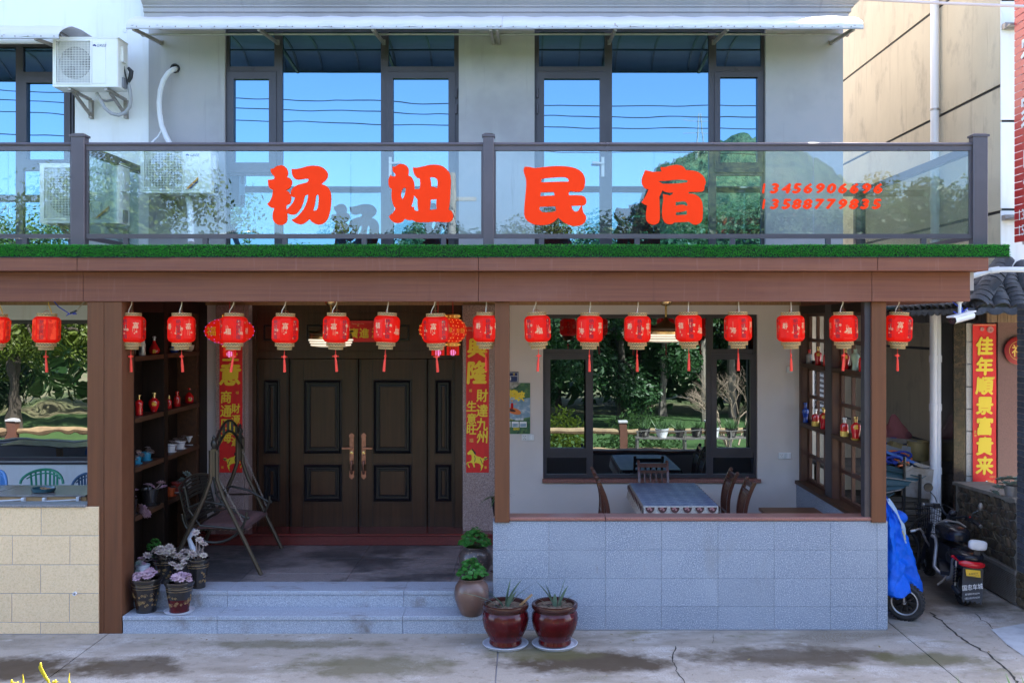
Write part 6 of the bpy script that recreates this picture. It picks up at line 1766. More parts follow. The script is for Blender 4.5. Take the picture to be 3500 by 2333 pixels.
def RP(px, z, dx=.055):
    xx = 3.65 + dx; D = xx*F/(px-PX); return (xx, Yd(D), z + .0005)
br = M['bottle_red']; gd = M['brass']; sv = M['silver']
bottle('red drop shaped bottle with a silver stopper on the top cabinet shelf', LP(527,2.905), 'drop', br, sv, 1.05)
bottle('ribbed red bottle with a gold cap on the second cabinet shelf', LP(475,2.225), 'ribbed', br, gd, 1.0)
bottle('red and white vase shaped bottle on the second cabinet shelf', LP(526,2.225), 'vase', br, gd, 1.25)
bottle('round red bottle cut by the post at the end of the second shelf', LP(441,2.225), 'round', br, gd, .95)
bottle('red bottle in a red cap on the far bay of the second shelf', LP(605,2.225), 'straight', br, br, .95)
bottle('rounder red bottle with gold emblem at the back of the second shelf', LP(648,2.225), 'round', br, br, 1.1)
bottle('red bottle half hidden behind the middle cabinet post', LP(577,2.225), 'straight', br, gd, .8)
t = thing('tea_tin', 'pale cylindrical tin behind the first cabinet lantern', 'tin', LP(486,2.905))
p_ = LP(486,2.905); MB().lathe([(.038,0),(.038,.125),(.03,.14),(.03,.165)], p_, 18).build('tin_body', M['cream'], t); MB().lathe([(.0388,.03),(.0388,.10)], p_, 18, cap=False).build('paper_label', M['steel'], t)
t = thing('glass_tumbler', 'clear tumbler on the top cabinet shelf beside the tin', 'glass', LP(454,2.905)); MB().lathe([(.026,0),(.036,.09),(.034,.09),(.025,.005)], LP(454,2.905), 16).build('cup', M['bottle_clear'], t)
t = thing('blue_bowl', 'blue and white bowl on the far end of the top shelf', 'bowl', LP(595,2.905)); MB().lathe([(.04,0),(.055,.02),(.058,.075),(.05,.075),(.045,.01)], LP(595,2.905), 18).build('bowl_body', M['bottle_blue'], t); MB().lathe([(.0565,.03),(.0590,.06)], LP(595,2.905), 18, cap=False).build('white_band', M['white_pot'], t)
t = thing('cream_bowl', 'cream pot on the top shelf behind the second lantern', 'bowl', LP(641,2.905)); MB().lathe([(.05,0),(.075,.03),(.085,.085),(.075,.085),(.06,.01)], LP(641,2.905), 18).build('bowl_body', M['cream'], t)

bottle('squat clear bottle with a red top on the upper lattice shelf', RP(2766,2.74), 'straight', M['bottle_clear'], br, .95, group='bottles on the lattice shelves')
bottle('tall red bottle with a gold neck on the upper lattice shelf', RP(2796,2.74), 'shoulder', br, gd, 1.0, group='bottles on the lattice shelves')
bottle('slim red and black bottle beside the middle lattice post', RP(2822,2.74), 'slim', br, M['black_gloss'], 1.2, group='bottles on the lattice shelves')
bottle('amber red bottle behind a lantern tassel on the upper lattice shelf', RP(2890,2.74), 'shoulder', br, gd, 1.05, group='bottles on the lattice shelves')
bottle('pale celadon vase bottle on the upper lattice shelf', RP(2923,2.74), 'celadon', M['bottle_celadon'], None, 1.02, group='bottles on the lattice shelves')
bottle('red bottle cut off by the front post of the upper lattice shelf', RP(2950,2.74), 'straight', br, gd, 1.15, group='bottles on the lattice shelves')
bottle('deep blue glass bottle on the lower lattice shelf', RP(2753,1.95), 'celadon', M['bottle_blue'], M['bottle_blue'], .98, group='bottles on the lattice shelves')
bottle('red bottle with a broad gold base on the lower lattice shelf', RP(2787,1.95), 'straight', br, sv, 1.1, band=(.0,.055), group='bottles on the lattice shelves')
bottle('tall shouldered red bottle next to the middle lattice post', RP(2815,1.95), 'shoulder', br, gd, 1.15, group='bottles on the lattice shelves')
bottle('stout red bottle with a gold base near the front of the lower lattice shelf', RP(2886,1.95), 'straight', br, sv, 1.1, band=(.0,.055), group='bottles on the lattice shelves')
bottle('shouldered red bottle with a gold neck nearest the front lattice post', RP(2925,1.95), 'shoulder', br, gd, 1.15, band=(.0,.02), group='bottles on the lattice shelves')

# ================================================================= SUCCULENTS AND POTS
def rosette(mb, c, r, seed, tilt=(0,0), petals=(5,7,8), mi=0):
    q = random.Random(seed)
    Mx = Matrix.Translation(c) @ Matrix.Rotation(tilt[0], 4, 'X') @ Matrix.Rotation(tilt[1], 4, 'Y')
    for li, n in enumerate(petals):
        el = R(72 - 30*li); L = r*(.45 + .28*li); w = L*.30
        for k in range(n):
            a = 2*PI*(k + .5*(li % 2))/n + q.uniform(-.15,.15)
            d = Vector((math.cos(a)*math.cos(el), math.sin(a)*math.cos(el), math.sin(el)))
            s_ = Vector((-math.sin(a), math.cos(a), 0))
            up = d.cross(s_)*-1
            p0 = d*L*.08; p1 = d*L*.6 + up*L*.02; p2 = d*L + up*L*.12
            th = -up*L*.10
            vs = [p0, p1 + s_*w, p2, p1 - s_*w, p0+th, p1+th*1.2]
            mb.add(vs, [(0,1,2,3),(0,5,1),(1,5,2),(2,5,3),(3,5,0)], mi, Mx)
    return mb
def pot(mb, c, r, h, lip=.012, foot=.72, n=20):
    return mb.lathe([(r*foot,0),(r*foot*1.02,.006),(r*.95,h*.8),(r*.97,h-lip*1.6),(r*1.06,h-lip*1.4),(r*1.08,h),(r*.95,h),(r*.9,h-lip*2)], c, n)
def small_pot(label, pos, r, h, pm, plants, pl_m, saucer=True, seed=1, cat='potted plant', rim=None, group='small pots on the cabinet shelves'):
    t = thing('succulent_pot', label, cat, pos, group)
    pos = Vector(pos)
    pot(MB(), pos, r, h).build('pot', pm, t)
    MB().lathe([(.0,h-.02),(r*.93,h-.022)], pos, 14, cap=False).build('soil', M['soil'], t)
    if saucer: MB().lathe([(r*.8,0),(r*1.12,.0),(r*1.15,.012),(r*.9,.006)], pos, 18).build('saucer', rim or pm, t)
    mb = MB(); st = MB()
    for i, (dx, dy, dz, rr_) in enumerate(plants):
        p = pos + Vector((dx, dy, h+dz)); 
        rosette(mb, p, rr_, seed*13+i, (random.Random(i+seed).uniform(-.5,.2), random.Random(i*3+seed).uniform(-.3,.6)))
        st.tube([pos + Vector((dx*.3, dy*.3, h-.02)), pos + Vector((dx*.7, dy*.8, h+dz*.3)), p], .006, 5)
    mb.build('rosettes', pl_m, t, ang=60, kind='stuff'); st.build('stems', M['succ_grey'], t)
    return t
ord_ = ('first teal pot, cut by the front post of the third shelf', 'second teal pot of trailing succulents on the third shelf', 'third teal pot of dried succulents on the third shelf', 'fourth and largest teal pot on the third shelf')
for k, px in enumerate((444, 468, 500, 537)):
    small_pot(ord_[k], LP(px,1.68,-.12), .052+.004*k, .085+.006*k, M['teal_pot'], [(.03,0,.02,.045),(.06,.01,.012,.04),(.01,.02,.045,.04),(.07,-.02,-.01,.035)], M['succ_grey'], seed=k+1)
for k, (px, lab) in enumerate(((583,'white pot with blue stripes at the front of the third shelf bay'),(613,'large white pot with a blue rim line on the third shelf'),(651,'tall white ribbed pot at the back of the third shelf'))):
    t = small_pot(lab, LP(px,1.68,-.11), .065+.012*(k==1), .10+.02*(k==2), M['white_pot'], [(.02,0,.02,.05),(.07,0,.0,.05),(.05,.04,.05,.045)], M['succ_grey'], seed=k+6)
    p_ = LP(px,1.68,-.11)
    if k < 2: MB().lathe([(.0655+.012*k,.078),(.0665+.012*k,.084)], p_, 20, cap=False).build('blue_line', M['blue_print'], t)
small_pot('glazed black pot with pink rosettes cut by the front post', LP(450,1.143,-.12), .06, .16, M['black_pot'], [(0,0,.03,.06),(.02,.02,.09,.055),(.0,-.02,.14,.045)], M['succ'], seed=11)
small_pot('large square black pot with pale rosettes on the fourth shelf', LP(512,1.143,-.12), .105, .19, M['black_pot'], [(-.02,0,.04,.06),(.03,-.02,.03,.055),(.12,.03,.06,.06),(.16,.0,.02,.05)], M['succ'], seed=12)
t = thing('fallen_rosette', 'big lilac rosette hanging over the edge of the fourth shelf', 'plant', LP(486,1.143,-.0))
mb = MB(); pz = Vector(LP(488,1.143,-.005)); rosette(mb, pz + Vector((0,0,.045)), .085, 5, (-.9,.5)); rosette(mb, pz + Vector((.02,-.05,.0)), .075, 6, (-1.0,.5)); rosette(mb, pz+Vector((.03,.04,-.01)), .07, 8, (-1.1,.4)); mb.build('rosettes', M['succ'], t, ang=60, kind='stuff')
small_pot('orange pot cut by the middle cabinet post', LP(582,1.143,-.10), .06, .10, M['orange_pot'], [(.04,0,.0,.05)], M['succ_grey'], seed=13)
small_pot('dark red pot with trailing grey leaves on the fourth shelf', LP(606,1.143,-.12), .085, .12, M['red_pot_small'], [(.05,0,.02,.06),(.10,.0,-.02,.06),(.06,.04,.03,.05)], M['succ_green'], seed=14, rim=M['white_pot'])
small_pot('small white pot below the blue green rosette', LP(640,1.143,-.10), .06, .11, M['white_pot'], [(.0,0,.06,.075),(.03,.02,.02,.06)], M['succ_green'], seed=15)
small_pot('mint green pot at the back end of the fourth shelf', LP(662,1.143,-.11), .09, .13, M['green_pot'], [(.0,0,.04,.05),(.03,0,.06,.05)], M['succ_grey'], seed=16, rim=M['orange_pot'])

# ================================================================= FLOOR POTS BY THE STEPS
def scroll_print(mb, c, prof, q, n=22):
    """gold vine scrolls following the pot wall"""
    def rad(z):
        for (a, b) in zip(prof, prof[1:]):
            if a[1] <= z <= b[1]: return a[0] + (b[0]-a[0])*(z-a[1])/max(1e-6, b[1]-a[1])
        return prof[-1][0]
    zt = prof[-1][1]
    for k in range(n):
        a0 = q.uniform(PI, 2*PI); z0 = q.uniform(.25, .70)*zt; r0 = q.uniform(.012,.028); s_ = q.choice((-1,1))
        pts = []
        for i in range(9):
            th = i*.75*s_; rr_ = r0*(1 - i*.08)
            zz = z0 + rr_*math.sin(th); a = a0 + rr_*math.cos(th)/rad(z0)
            R_ = rad(zz)+.0015; pts.append((c[0]+R_*math.cos(a), c[1]+R_*math.sin(a), c[2]+zz))
        mb.tube(pts, .0012, 4)
        for j in range(5):
            th = j*1.257; zz = z0 + .007*math.sin(th); a = a0 + .007*math.cos(th)/rad(z0); R_ = rad(zz)+.0005
            mb.ell((c[0]+R_*math.cos(a), c[1]+R_*math.sin(a), c[2]+zz), .003, .003, .004, 5, 4)
def glazed_pot(label, pos, r, h, pm, plants, seed, lower=None, saucer=False, pl='succ'):
    pos = Vector(pos)
    t = thing('glazed_pot', label, 'potted plant', pos, 'glazed flowerpots on the steps')
    prof = [(r*.66,0),(r*.68,.012),(r*.66,h*.10),(r*.74,h*.3),(r*.88,h*.62),(r*.95,h*.82),(r*.93,h*.87),(r*1.02,h*.89),(r*1.06,h*.95),(r*1.04,h),(r*.9,h),(r*.86,h*.93)]
    MB().lathe(prof, pos, 28).build('pot', pm, t)
    if lower: MB().lathe([(p[0]*1.004+.0008, p[1]) for p in prof[:4]] + [((r*.80)*1.004+.0008, h*.44)], pos, 28, cap=False).build('red_glaze', lower, t)
    sc = MB(); scroll_print(sc, pos, prof[:6], random.Random(seed)); sc.build('gold_scrolls', M['dull_gold'], t, kind='stuff')
    ln = MB()
    for zz in (.80, .72): 
        rr_ = r*(.88 + (zz-.62)/.2*.07)
        ln.lathe([(rr_+.001, h*zz),(rr_+.0015, h*zz+.0015),(rr_+.001, h*zz+.003)], pos, 28, cap=False)
    ln.build('gold_lines', M['dull_gold'], t)
    MB().lathe([(.0,h*.93),(r*.87,h*.93)], pos, 18, cap=False).build('soil', M['soil'], t)
    if saucer: MB().lathe([(r*.7,.0),(r*.98,.002),(r*1.08,.022),(r*1.05,.022),(r*.92,.008)], pos, 28).build('saucer', M['saucer'], t)
    mb = MB(); st = MB(); q = random.Random(seed)
    for (dx, dy, dz, rr_) in plants:
        p = pos + Vector((dx, dy, h+dz))
        rosette(mb, p, rr_, q.randrange(999), (q.uniform(.0,.7), q.uniform(-.5,.5)))
        b = pos + Vector((dx*.35, dy*.35, h*.93)); st.tube([b, b.lerp(p,.6)+Vector((0,0,-.02)), p], .006, 5)
    mb.build('rosettes', M[pl], t, ang=60, kind='stuff'); st.build('stems', M['succ_grey'], t, kind='stuff')
    return t
q = random.Random(2)
def ring(n, R_, z0, z1, r0, r1, sd):
    q = random.Random(sd); return [(R_*q.uniform(.1,1)*math.cos(a), R_*q.uniform(.1,1)*math.sin(a), q.uniform(z0,z1), q.uniform(r0,r1)) for a in [2*PI*k/n for k in range(n)]]
glazed_pot('black pot with gold scrolls and lilac rosettes nearest the wide column', (X(500,10.68), Yd(10.68), .186), .158, .36, M['black_pot'], ring(15,.13,.01,.06,.045,.062,1), 1)
glazed_pot('black pot fading to red on a white saucer on the lower step', (X(613,10.66), Yd(10.66), .186), .150, .33, M['black_pot'], ring(12,.11,.01,.07,.04,.055,2), 2, lower=M['oxblood'], saucer=True)
glazed_pot('black scrolled pot with spreading pale rosettes behind the front pair', (X(567,11.2), Yd(11.2), .363), .145, .30, M['black_pot'], ring(13,.15,.0,.09,.045,.06,3) + [(-.2,-.02,.0,.06),(-.26,-.03,-.05,.06),(.22,-.05,.05,.065),(.26,-.04,-.03,.06),(.2,-.1,.01,.06)], 3, pl='succ_cream')
glazed_pot('tall black scrolled pot with trailing rosettes beside the swing seat', (X(676,10.98), Yd(10.98), .363), .125, .32, M['black_pot'], ring(9,.12,.0,.08,.045,.06,4) + [(-.12,-.06,-.02,.06),(-.18,-.08,-.08,.062),(-.2,-.05,.03,.06),(-.25,-.08,-.05,.06),(.02,0,.20,.05),(-.02,0,.28,.05),(.06,.02,.15,.05)], 4, pl='succ_cream')
t = thing('jade_plant', 'small bright green jade plant behind the scrolled pots', 'plant', (X(527,11.5), Yd(11.5), .363))
p_ = Vector((X(527,11.5), Yd(11.5), .363)); pot(MB(), p_, .08, .24).build('pot', M['black_pot'], t)
mb = MB(); q = random.Random(7)
for k in range(46): 
    d = Vector((q.gauss(0,1), q.gauss(0,1), abs(q.gauss(0,1)))).normalized(); mb.ell(p_ + Vector((0,0,.30)) + Vector((d.x*.075,d.y*.075,d.z*.12)), .018, .016, .010, 7, 5)
mb.build('leaves', M['leaf_green'], t)
t = thing('blue_pot', 'small blue and white pot tucked behind the front black pot', 'potted plant', (X(487,11.1), Yd(11.1), .363))
p_ = Vector((X(487,11.1), Yd(11.1), .363)); pot(MB(), p_, .075, .22).build('pot', M['saucer'], t); mb = MB()
for k in range(5): rosette(mb, p_ + Vector((q.uniform(-.05,.05), q.uniform(-.05,.05), .23+q.uniform(0,.05))), .04, k)
mb.build('rosettes', M['succ'], t, ang=60, kind='stuff')
t = thing('trailing_plant', 'grey trailing succulent beside the cabinet foot', 'plant', (X(452,10.95), Yd(10.95), .363))
p_ = Vector((X(452,10.95), Yd(10.95), .363)); pot(MB(), p_, .07, .12).build('pot', M['orange_pot'], t); mb = MB()
for k in range(9): rosette(mb, p_ + Vector((q.uniform(-.06,.06), q.uniform(-.06,.06), .14+q.uniform(0,.16))), .04, k+30)
mb.build('rosettes', M['succ_green'], t, ang=60, kind='stuff')

# stoneware jars with pennywort
def penny(parent, c, rx, h, n, seed, z0=0):
    q = random.Random(seed); mb = MB(); st = MB()
    for k in range(n):
        u = q.random()**.55; a = q.uniform(0, 2*PI)
        p = Vector(c) + Vector((rx*u*math.cos(a), rx*u*math.sin(a), h*(.25 + .75*(1-u*u)*q.uniform(.55,1.05))))
        nrm = Vector((.6*u*math.cos(a) + q.uniform(-.35,.35), .6*u*math.sin(a) - .25 + q.uniform(-.35,.35), 1)).normalized()
        e1 = nrm.orthogonal().normalized(); e2 = nrm.cross(e1); r_ = q.uniform(.017,.030)
        vs = [p - nrm*.005]
        for j in range(10):
            b = 2*PI*j/10; rr_ = r_*(1 + .05*math.cos(5*b)); vs.append(p + (e1*math.cos(b) + e2*math.sin(b))*rr_)
        mb.add(vs, [(0, 1+j, 1+(j+1) % 10) for j in range(10)])
        if k % 2 == 0: st.tube([Vector(c) + Vector((rx*.3*math.cos(a), rx*.3*math.sin(a), 0)), p], .002, 4)
    mb.build('leaves', M['leaf_green'], parent, kind='stuff'); st.build('stalks', M['leaf_mid'], parent, kind='stuff')
def jar(label, pos, r, h, jm, seed, ph, prx):
    pos = Vector(pos); t = thing('stoneware_jar', label, 'jar', pos, 'stoneware jars of pennywort')
    MB().lathe([(r*.55,0),(r*.60,.01),(r*.80,h*.22),(r*.97,h*.45),(r*1.0,h*.62),(r*.93,h*.8),(r*.76,h*.92),(r*.66,h*.95),(r*.70,h*.98),(r*.70,h),(r*.6,h),(r*.58,h*.93)], pos, 32).build('jar_body', jm, t)
    MB().lathe([(.0,h*.93),(r*.6,h*.93)], pos, 16, cap=False).build('soil', M['soil'], t)
    penny(t, pos + Vector((0,0,h*.95)), prx, ph, 150, seed)
jar('smooth brown jar of green pennywort on the lower step', (X(1612,10.56), Yd(10.56), .186), .185, .385, M['jar'], 4, .23, .165)
jar('dark speckled jar of green pennywort behind the smooth brown jar', (X(1624,11.38), Yd(11.38), .363), .19, .36, M['jar_dark'], 5, .23, .185)

# oxblood pots with agave
def agave_pot(label, pos, leaves, seed, stick):
    pos = Vector(pos); t = thing('oxblood_pot', label, 'potted plant', pos, 'oxblood glazed pots on the concrete yard')
    r, h = .235, .415
    z0 = pos + Vector((0,0,.02))
    MB().lathe([(r*.66,0),(r*.70,.012),(r*.67,.05),(r*.74,h*.2),(r*.93,h*.42),(r*.99,h*.6),(r*.97,h*.74),(r*.90,h*.82)], z0, 48, flute=.035, fn=22).build('pot', M['oxblood'], t)
    MB().lathe([(r*.89,h*.80),(r*.90,h*.86),(r*.99,h*.885),(r*1.01,h*.94),(r*.995,h*.985),(r*.94,h*1.0),(r*.86,h*.985),(r*.84,h*.9)], z0, 36).build('rim', M['oxblood_rim'], t)
    so = MB(); q = random.Random(seed); vs = [(z0.x, z0.y, z0.z+h*.915)]
    for i in range(1, 5):
        for k in range(22):
            a = 2*PI*k/22; vs.append((z0.x + r*.85*i/4*math.cos(a), z0.y + r*.85*i/4*math.sin(a), z0.z + h*.90 + q.uniform(-.008,.014)))
    fs = [(0, 1+k, 1+(k+1) % 22) for k in range(22)]
    for i in range(3):
        for k in range(22): fs.append((1+i*22+k, 1+(i+1)*22+k, 1+(i+1)*22+(k+1) % 22, 1+i*22+(k+1) % 22))
    so.add(vs, fs); so.build('soil', M['soil'], t, ang=80)
    cl = MB()
    for k in range(40):
        a = q.uniform(0,6.28); rr_ = r*.8*q.random()**.5; cl.ell((z0.x+rr_*math.cos(a), z0.y+rr_*math.sin(a), z0.z+h*.915), q.uniform(.006,.018), q.uniform(.006,.016), q.uniform(.006,.014), 6, 4)
    cl.build('clods', M['soil'], t, kind='stuff')
    MB().lathe([(r*.62,.0),(r*.88,.0),(r*1.0,.03),(r*.97,.032),(r*.86,.012),(.0,.012)], pos, 32).build('saucer', M['saucer'], t)
    for (bx_, by_, dx, dy, L, w, curl) in leaves:
        dx *= 1.35; L *= 1.45; w *= 1.35
        mb = MB(); b = z0 + Vector((bx_, by_, h*.9)); N = 7; vs = []
        for i in range(N+1):
            s_ = i/N; p = b + Vector((dx*s_*(1+curl*s_), dy*s_*(1+curl*s_), L*(s_ - .35*curl*s_*s_)))
            ww = w*(.55 + .9*s_ - 1.45*s_**2.6) if i < N else .001
            hd = Vector((dx, dy, 0)); hd = hd.normalized() if hd.length > 1e-4 else Vector((1,0,0)); sd_ = Vector((-hd.y, hd.x, 0)) + Vector((.45, -.1, 0)); sd_.normalize()
            nn = Vector((0,0,1)).cross(sd_)
            vs += [p - sd_*ww, p + hd*.25*ww, p + sd_*ww]
        mb.add(vs, [f for i in range(N) for f in ((3*i,3*i+1,3*i+4,3*i+3),(3*i+1,3*i+2,3*i+5,3*i+4))])
        mb.build('leaf', M['agave'], t, ang=60)
    if stick: MB().box(-.011, .011, -.002, .002, 0, .19, M=Matrix.Translation(z0 + Vector((.13,.02,h*.88))) @ Matrix.Rotation(R(48), 4, 'Y')).build('wooden_stick', M['pine'], t)
    return t
agave_pot('oxblood pot of agave with a wooden stick, beside the brown jar', (X(1728,10.12), Yd(10.12), 0), [(0,0,.09,-.02,.23,.026,.4),(.0,.0,.03,.0,.22,.024,.3),(-.03,.02,-.12,-.03,.17,.022,.5),(-.02,-.03,-.06,-.03,.12,.020,.5),(.02,-.03,.05,-.05,.15,.022,.4),(.03,.02,.14,.0,.20,.022,.5),(-.06,.0,-.17,.02,.13,.02,.8),(-.05,-.03,-.10,-.06,.09,.018,.6)], 1, True)
agave_pot('oxblood pot of agave without a stick, right of its twin', (X(1896,10.12), Yd(10.12), 0), [(0,0,-.10,-.02,.21,.026,.4),(-.01,0,-.05,.0,.18,.024,.3),(.02,.01,.06,.02,.22,.025,.2),(.04,.0,.05,-.03,.18,.024,.4),(.05,.0,.10,-.02,.16,.02,.8),(-.05,.0,-.17,-.02,.17,.018,.8),(.0,-.02,.0,-.04,.12,.02,.3)], 2, False)

# ================================================================= SWING SEAT
sx = thing('swing_seat', 'dark metal garden swing seat with a faded mauve cushion on the porch', 'swing seat', (-3.65, 1.6, .362))
fz = .362
def A_frame(yc, xt, x0, x1, zt):
    for s_, xf in ((-1, x0), (1, x1)):
        MB().tube([(xt+s_*.035,yc,zt),(xt+s_*.035,yc,zt-.33),(xt+s_*.10,yc,zt-.52),(xf,yc,fz+.001)], .025, 8).build('leg', M['iron_bronze'], sx)
    MB().box(xt-.03, xt+.03, yc-.018, yc+.018, zt-.30, zt+.02).build('top_plate', M['iron_bronze'], sx)
    MB().lathe([(.014,0),(.02,.02),(.034,.04),(.036,.07),(.026,.10),(.018,.11),(.022,.13),(.012,.155),(.0,.16)], (xt,yc,zt+.015), 12).build('finial', M['iron'], sx)
A_frame(.92, -3.64, -4.17, -3.09, 1.80); A_frame(2.28, -3.73, -4.22, -3.19, 1.80)
for (zt, ro) in ((1.93, .016), (1.80, .016)):
    pts = [(-3.68 + .03*(.5-t), .92+1.36*t, zt-.15 + .30*math.sin(PI*t)) for t in [k/10 for k in range(11)]]
    MB().tube(pts, ro, 8).build('canopy_arch', M['iron'], sx)
for k in range(1, 8):
    t_ = k/8; MB().bar((-3.68, .92+1.36*t_, 1.64+.30*math.sin(PI*t_)), (-3.68, .92+1.36*t_, 1.79+.30*math.sin(PI*t_)), .03, .012).build('canopy_slat', M['iron'], sx)
# hanging chair: frame hoops, seat, back, arms
SXf, SXb, Sy0, Sy1, Sz = -3.36, -3.95, 1.08, 2.12, .84
for yc in (Sy0, Sy1):
    pts = []
    for k in range(15):
        a = PI*1.02 + (PI*.98)*k/14; pts.append(((SXf+SXb)/2-.03 + .38*math.cos(a), yc, Sz+.22 + .36*math.sin(a)))
    MB().tube(pts, .016, 8).build('side_hoop', M['iron'], sx)
    MB().tube([(SXb-.08,yc,1.33),(SXb-.03,yc,1.08),(SXb+.10,yc,.90),(SXf-.05,yc,.86)], .014, 8).build('side_rail', M['iron'], sx)
    MB().tube([(SXb-.05,yc,1.10),(SXb+.15,yc,1.19),(SXb+.38,yc,1.14),(SXf+.06,yc,.98)], .014, 8).build('arm', M['iron'], sx)
    MB().ell((SXb+.27,yc,1.09), .17, .045, .012, 14, 6).build('arm_pad', M['iron'], sx)
    MB().ell((SXf+.07,yc,.99), .022, .022, .022, 8, 6).build('ball_end', M['iron'], sx)
    MB().ell((SXb-.09,yc,1.345), .024, .024, .024, 8, 6).build('ball_end', M['iron'], sx)
    ch = MB(); top = Vector((-3.68, .96 if yc < 1.5 else 2.24, 1.62)); bot = Vector((SXf+.02, yc, .93)); n = 26
    for k in range(n):
        p = top.lerp(bot, k/n); e = top.lerp(bot, (k+1.25)/n); ax = Vector((0,.008,0)) if k % 2 else Vector((.007,0,.004))
        ch.tube([p+ax, e+ax, e-ax, p-ax], .0028, 4, closed=True)
    ch.build('chain', M['steel_dull'], sx)
mb = MB()
def back_pt(u, v):      # u along Y, v up
    bow = .05*math.sin(PI*u)
    return Vector((SXb - .05 - .10*v - bow*.6, Sy0 + (Sy1-Sy0)*u, .90 + .44*v + .06*math.sin(PI*u)*v))
MB().tube([back_pt(k/12, 1) for k in range(13)], .016, 8).build('back_top_rail', M['iron'], sx)
MB().tube([back_pt(k/12, 0) for k in range(13)], .014, 8).build('back_bottom_rail', M['iron'], sx)
for k in range(11):
    v = (k+.5)/11.5
    for (ua, ub) in ((.02,.22),(.27,.73),(.78,.98)):
        if k in (4,5) and ua == .27: continue
        m2 = MB(); 
        for (c0, c1) in zip([ua+(ub-ua)*i/3 for i in range(3)], [ua+(ub-ua)*(i+1)/3 for i in range(3)]): m2.bar(back_pt(c0,v), back_pt(c1,v), .006, .032)
        m2.build('back_slat', M['iron'], sx)
for u in (0,.245,.755,1): MB().bar(back_pt(u,0), back_pt(u,1), .012, .03, up=(0,1,0)).build('back_stile', M['iron'], sx)
MB().tube([(SXf,Sy0,Sz),(SXf,Sy1,Sz)], .016, 8).tube([(SXb,Sy0,Sz+.03),(SXb,Sy1,Sz+.03)], .016, 8).build('seat_rail', M['iron'], sx)
for k in range(9):
    xx = SXb + (SXf-SXb)*(k+.5)/9; MB().box(xx-.022, xx+.022, Sy0+.01, Sy1-.01, Sz+.0, Sz+.008).build('seat_slat', M['iron'], sx)
cu = MB(); nx, ny = 12, 18; vs = []; q = random.Random(4)
for j in range(ny+1):
    for i in range(nx+1):
        u, v = i/nx, j/ny
        e = min(u,1-u,v,1-v)
        vs.append((SXb+.03+(SXf-SXb-.02)*u + q.uniform(-.008,.008), Sy0+.05+(Sy1-Sy0-.08)*v + q.uniform(-.008,.008), Sz+.02+.045*min(1, e*9)**.6 + .016*noise.noise(Vector((u*5, v*7, 2)))))
n = len(vs); vs += [(a, b, Sz+.012) for (a, b, c2) in vs]
fs = [(j*(nx+1)+i, j*(nx+1)+i+1, (j+1)*(nx+1)+i+1, (j+1)*(nx+1)+i) for j in range(ny) for i in range(nx)]
bd = [i for i in range(nx+1)] + [(j+1)*(nx+1)-1 for j in range(1,ny+1)] + [ny*(nx+1)+i for i in range(nx-1,-1,-1)] + [j*(nx+1) for j in range(ny-1,0,-1)]
fs += [(a, a+n, b+n, b) for a, b in zip(bd, bd[1:]+bd[:1])]
cu.add(vs, fs)
rf = MB()
for k in range(70):          # frilled front and side edge
    v = k/69; p = Vector((SXf+.02, Sy0+.04+(Sy1-Sy0-.06)*v, Sz+.02)); z_ = .028 + .014*math.sin(k*2.1)
    rf.add([p, p+Vector((.03+.012*math.sin(k*1.9), .013, -z_)), p+Vector((0,.017,0)), p+Vector((.0,.0,.014))], [(0,1,2),(3,0,2)])
co = cu.build('cushion', M['cushion'], sx, ang=70); rf.build('frill', M['cushion'], co, kind='stuff')
MB().tube([(SXb+.05,Sy0-.02,Sz+.02),(SXb-.02,Sy0-.04,Sz-.08),(SXb+.02,Sy0-.03,Sz-.2),(SXb+.05,Sy0-.04,Sz-.30)], [.03,.025,.035,.02], 8).build('tied_cloth', M['saucer'], sx)

# spider plant on a black stand behind the slim column
t = thing('spider_plant', 'spider plant on a black stand peeking out behind the slim column', 'plant', (X(1703,11.7), Yd(11.7), .36))
c_ = Vector((X(1703,11.7), Yd(11.7), 0))
MB().lathe([(.10,.36),(.03,.38),(.03,1.0),(.06,1.02)], c_, 14).build('stand', M['black_gloss'], t)
MB().lathe([(.055,1.02),(.085,1.22),(.09,1.23),(.08,1.23)], c_, 16).build('pot', M['black_gloss'], t)
q = random.Random(6)
for k in range(22):
    a = q.uniform(0,6.28); el = q.uniform(.25,1.35); L = q.uniform(.18,.30); d = Vector((math.cos(a)*math.cos(el), math.sin(a)*math.cos(el), math.sin(el)))
    vs = []; N = 6; sdv = Vector((-math.sin(a), math.cos(a), 0))
    for i in range(N+1):
        s_ = i/N; p = c_ + Vector((0,0,1.22)) + d*L*s_ + Vector((0,0,-.16*s_*s_)); w = .009*(1-s_**2)+.0008; vs += [p-sdv*w, p+sdv*w]
    MB().add(vs, [(2*i,2*i+1,2*i+3,2*i+2) for i in range(N)]).build('leaf', M['leaf_mid'], t)

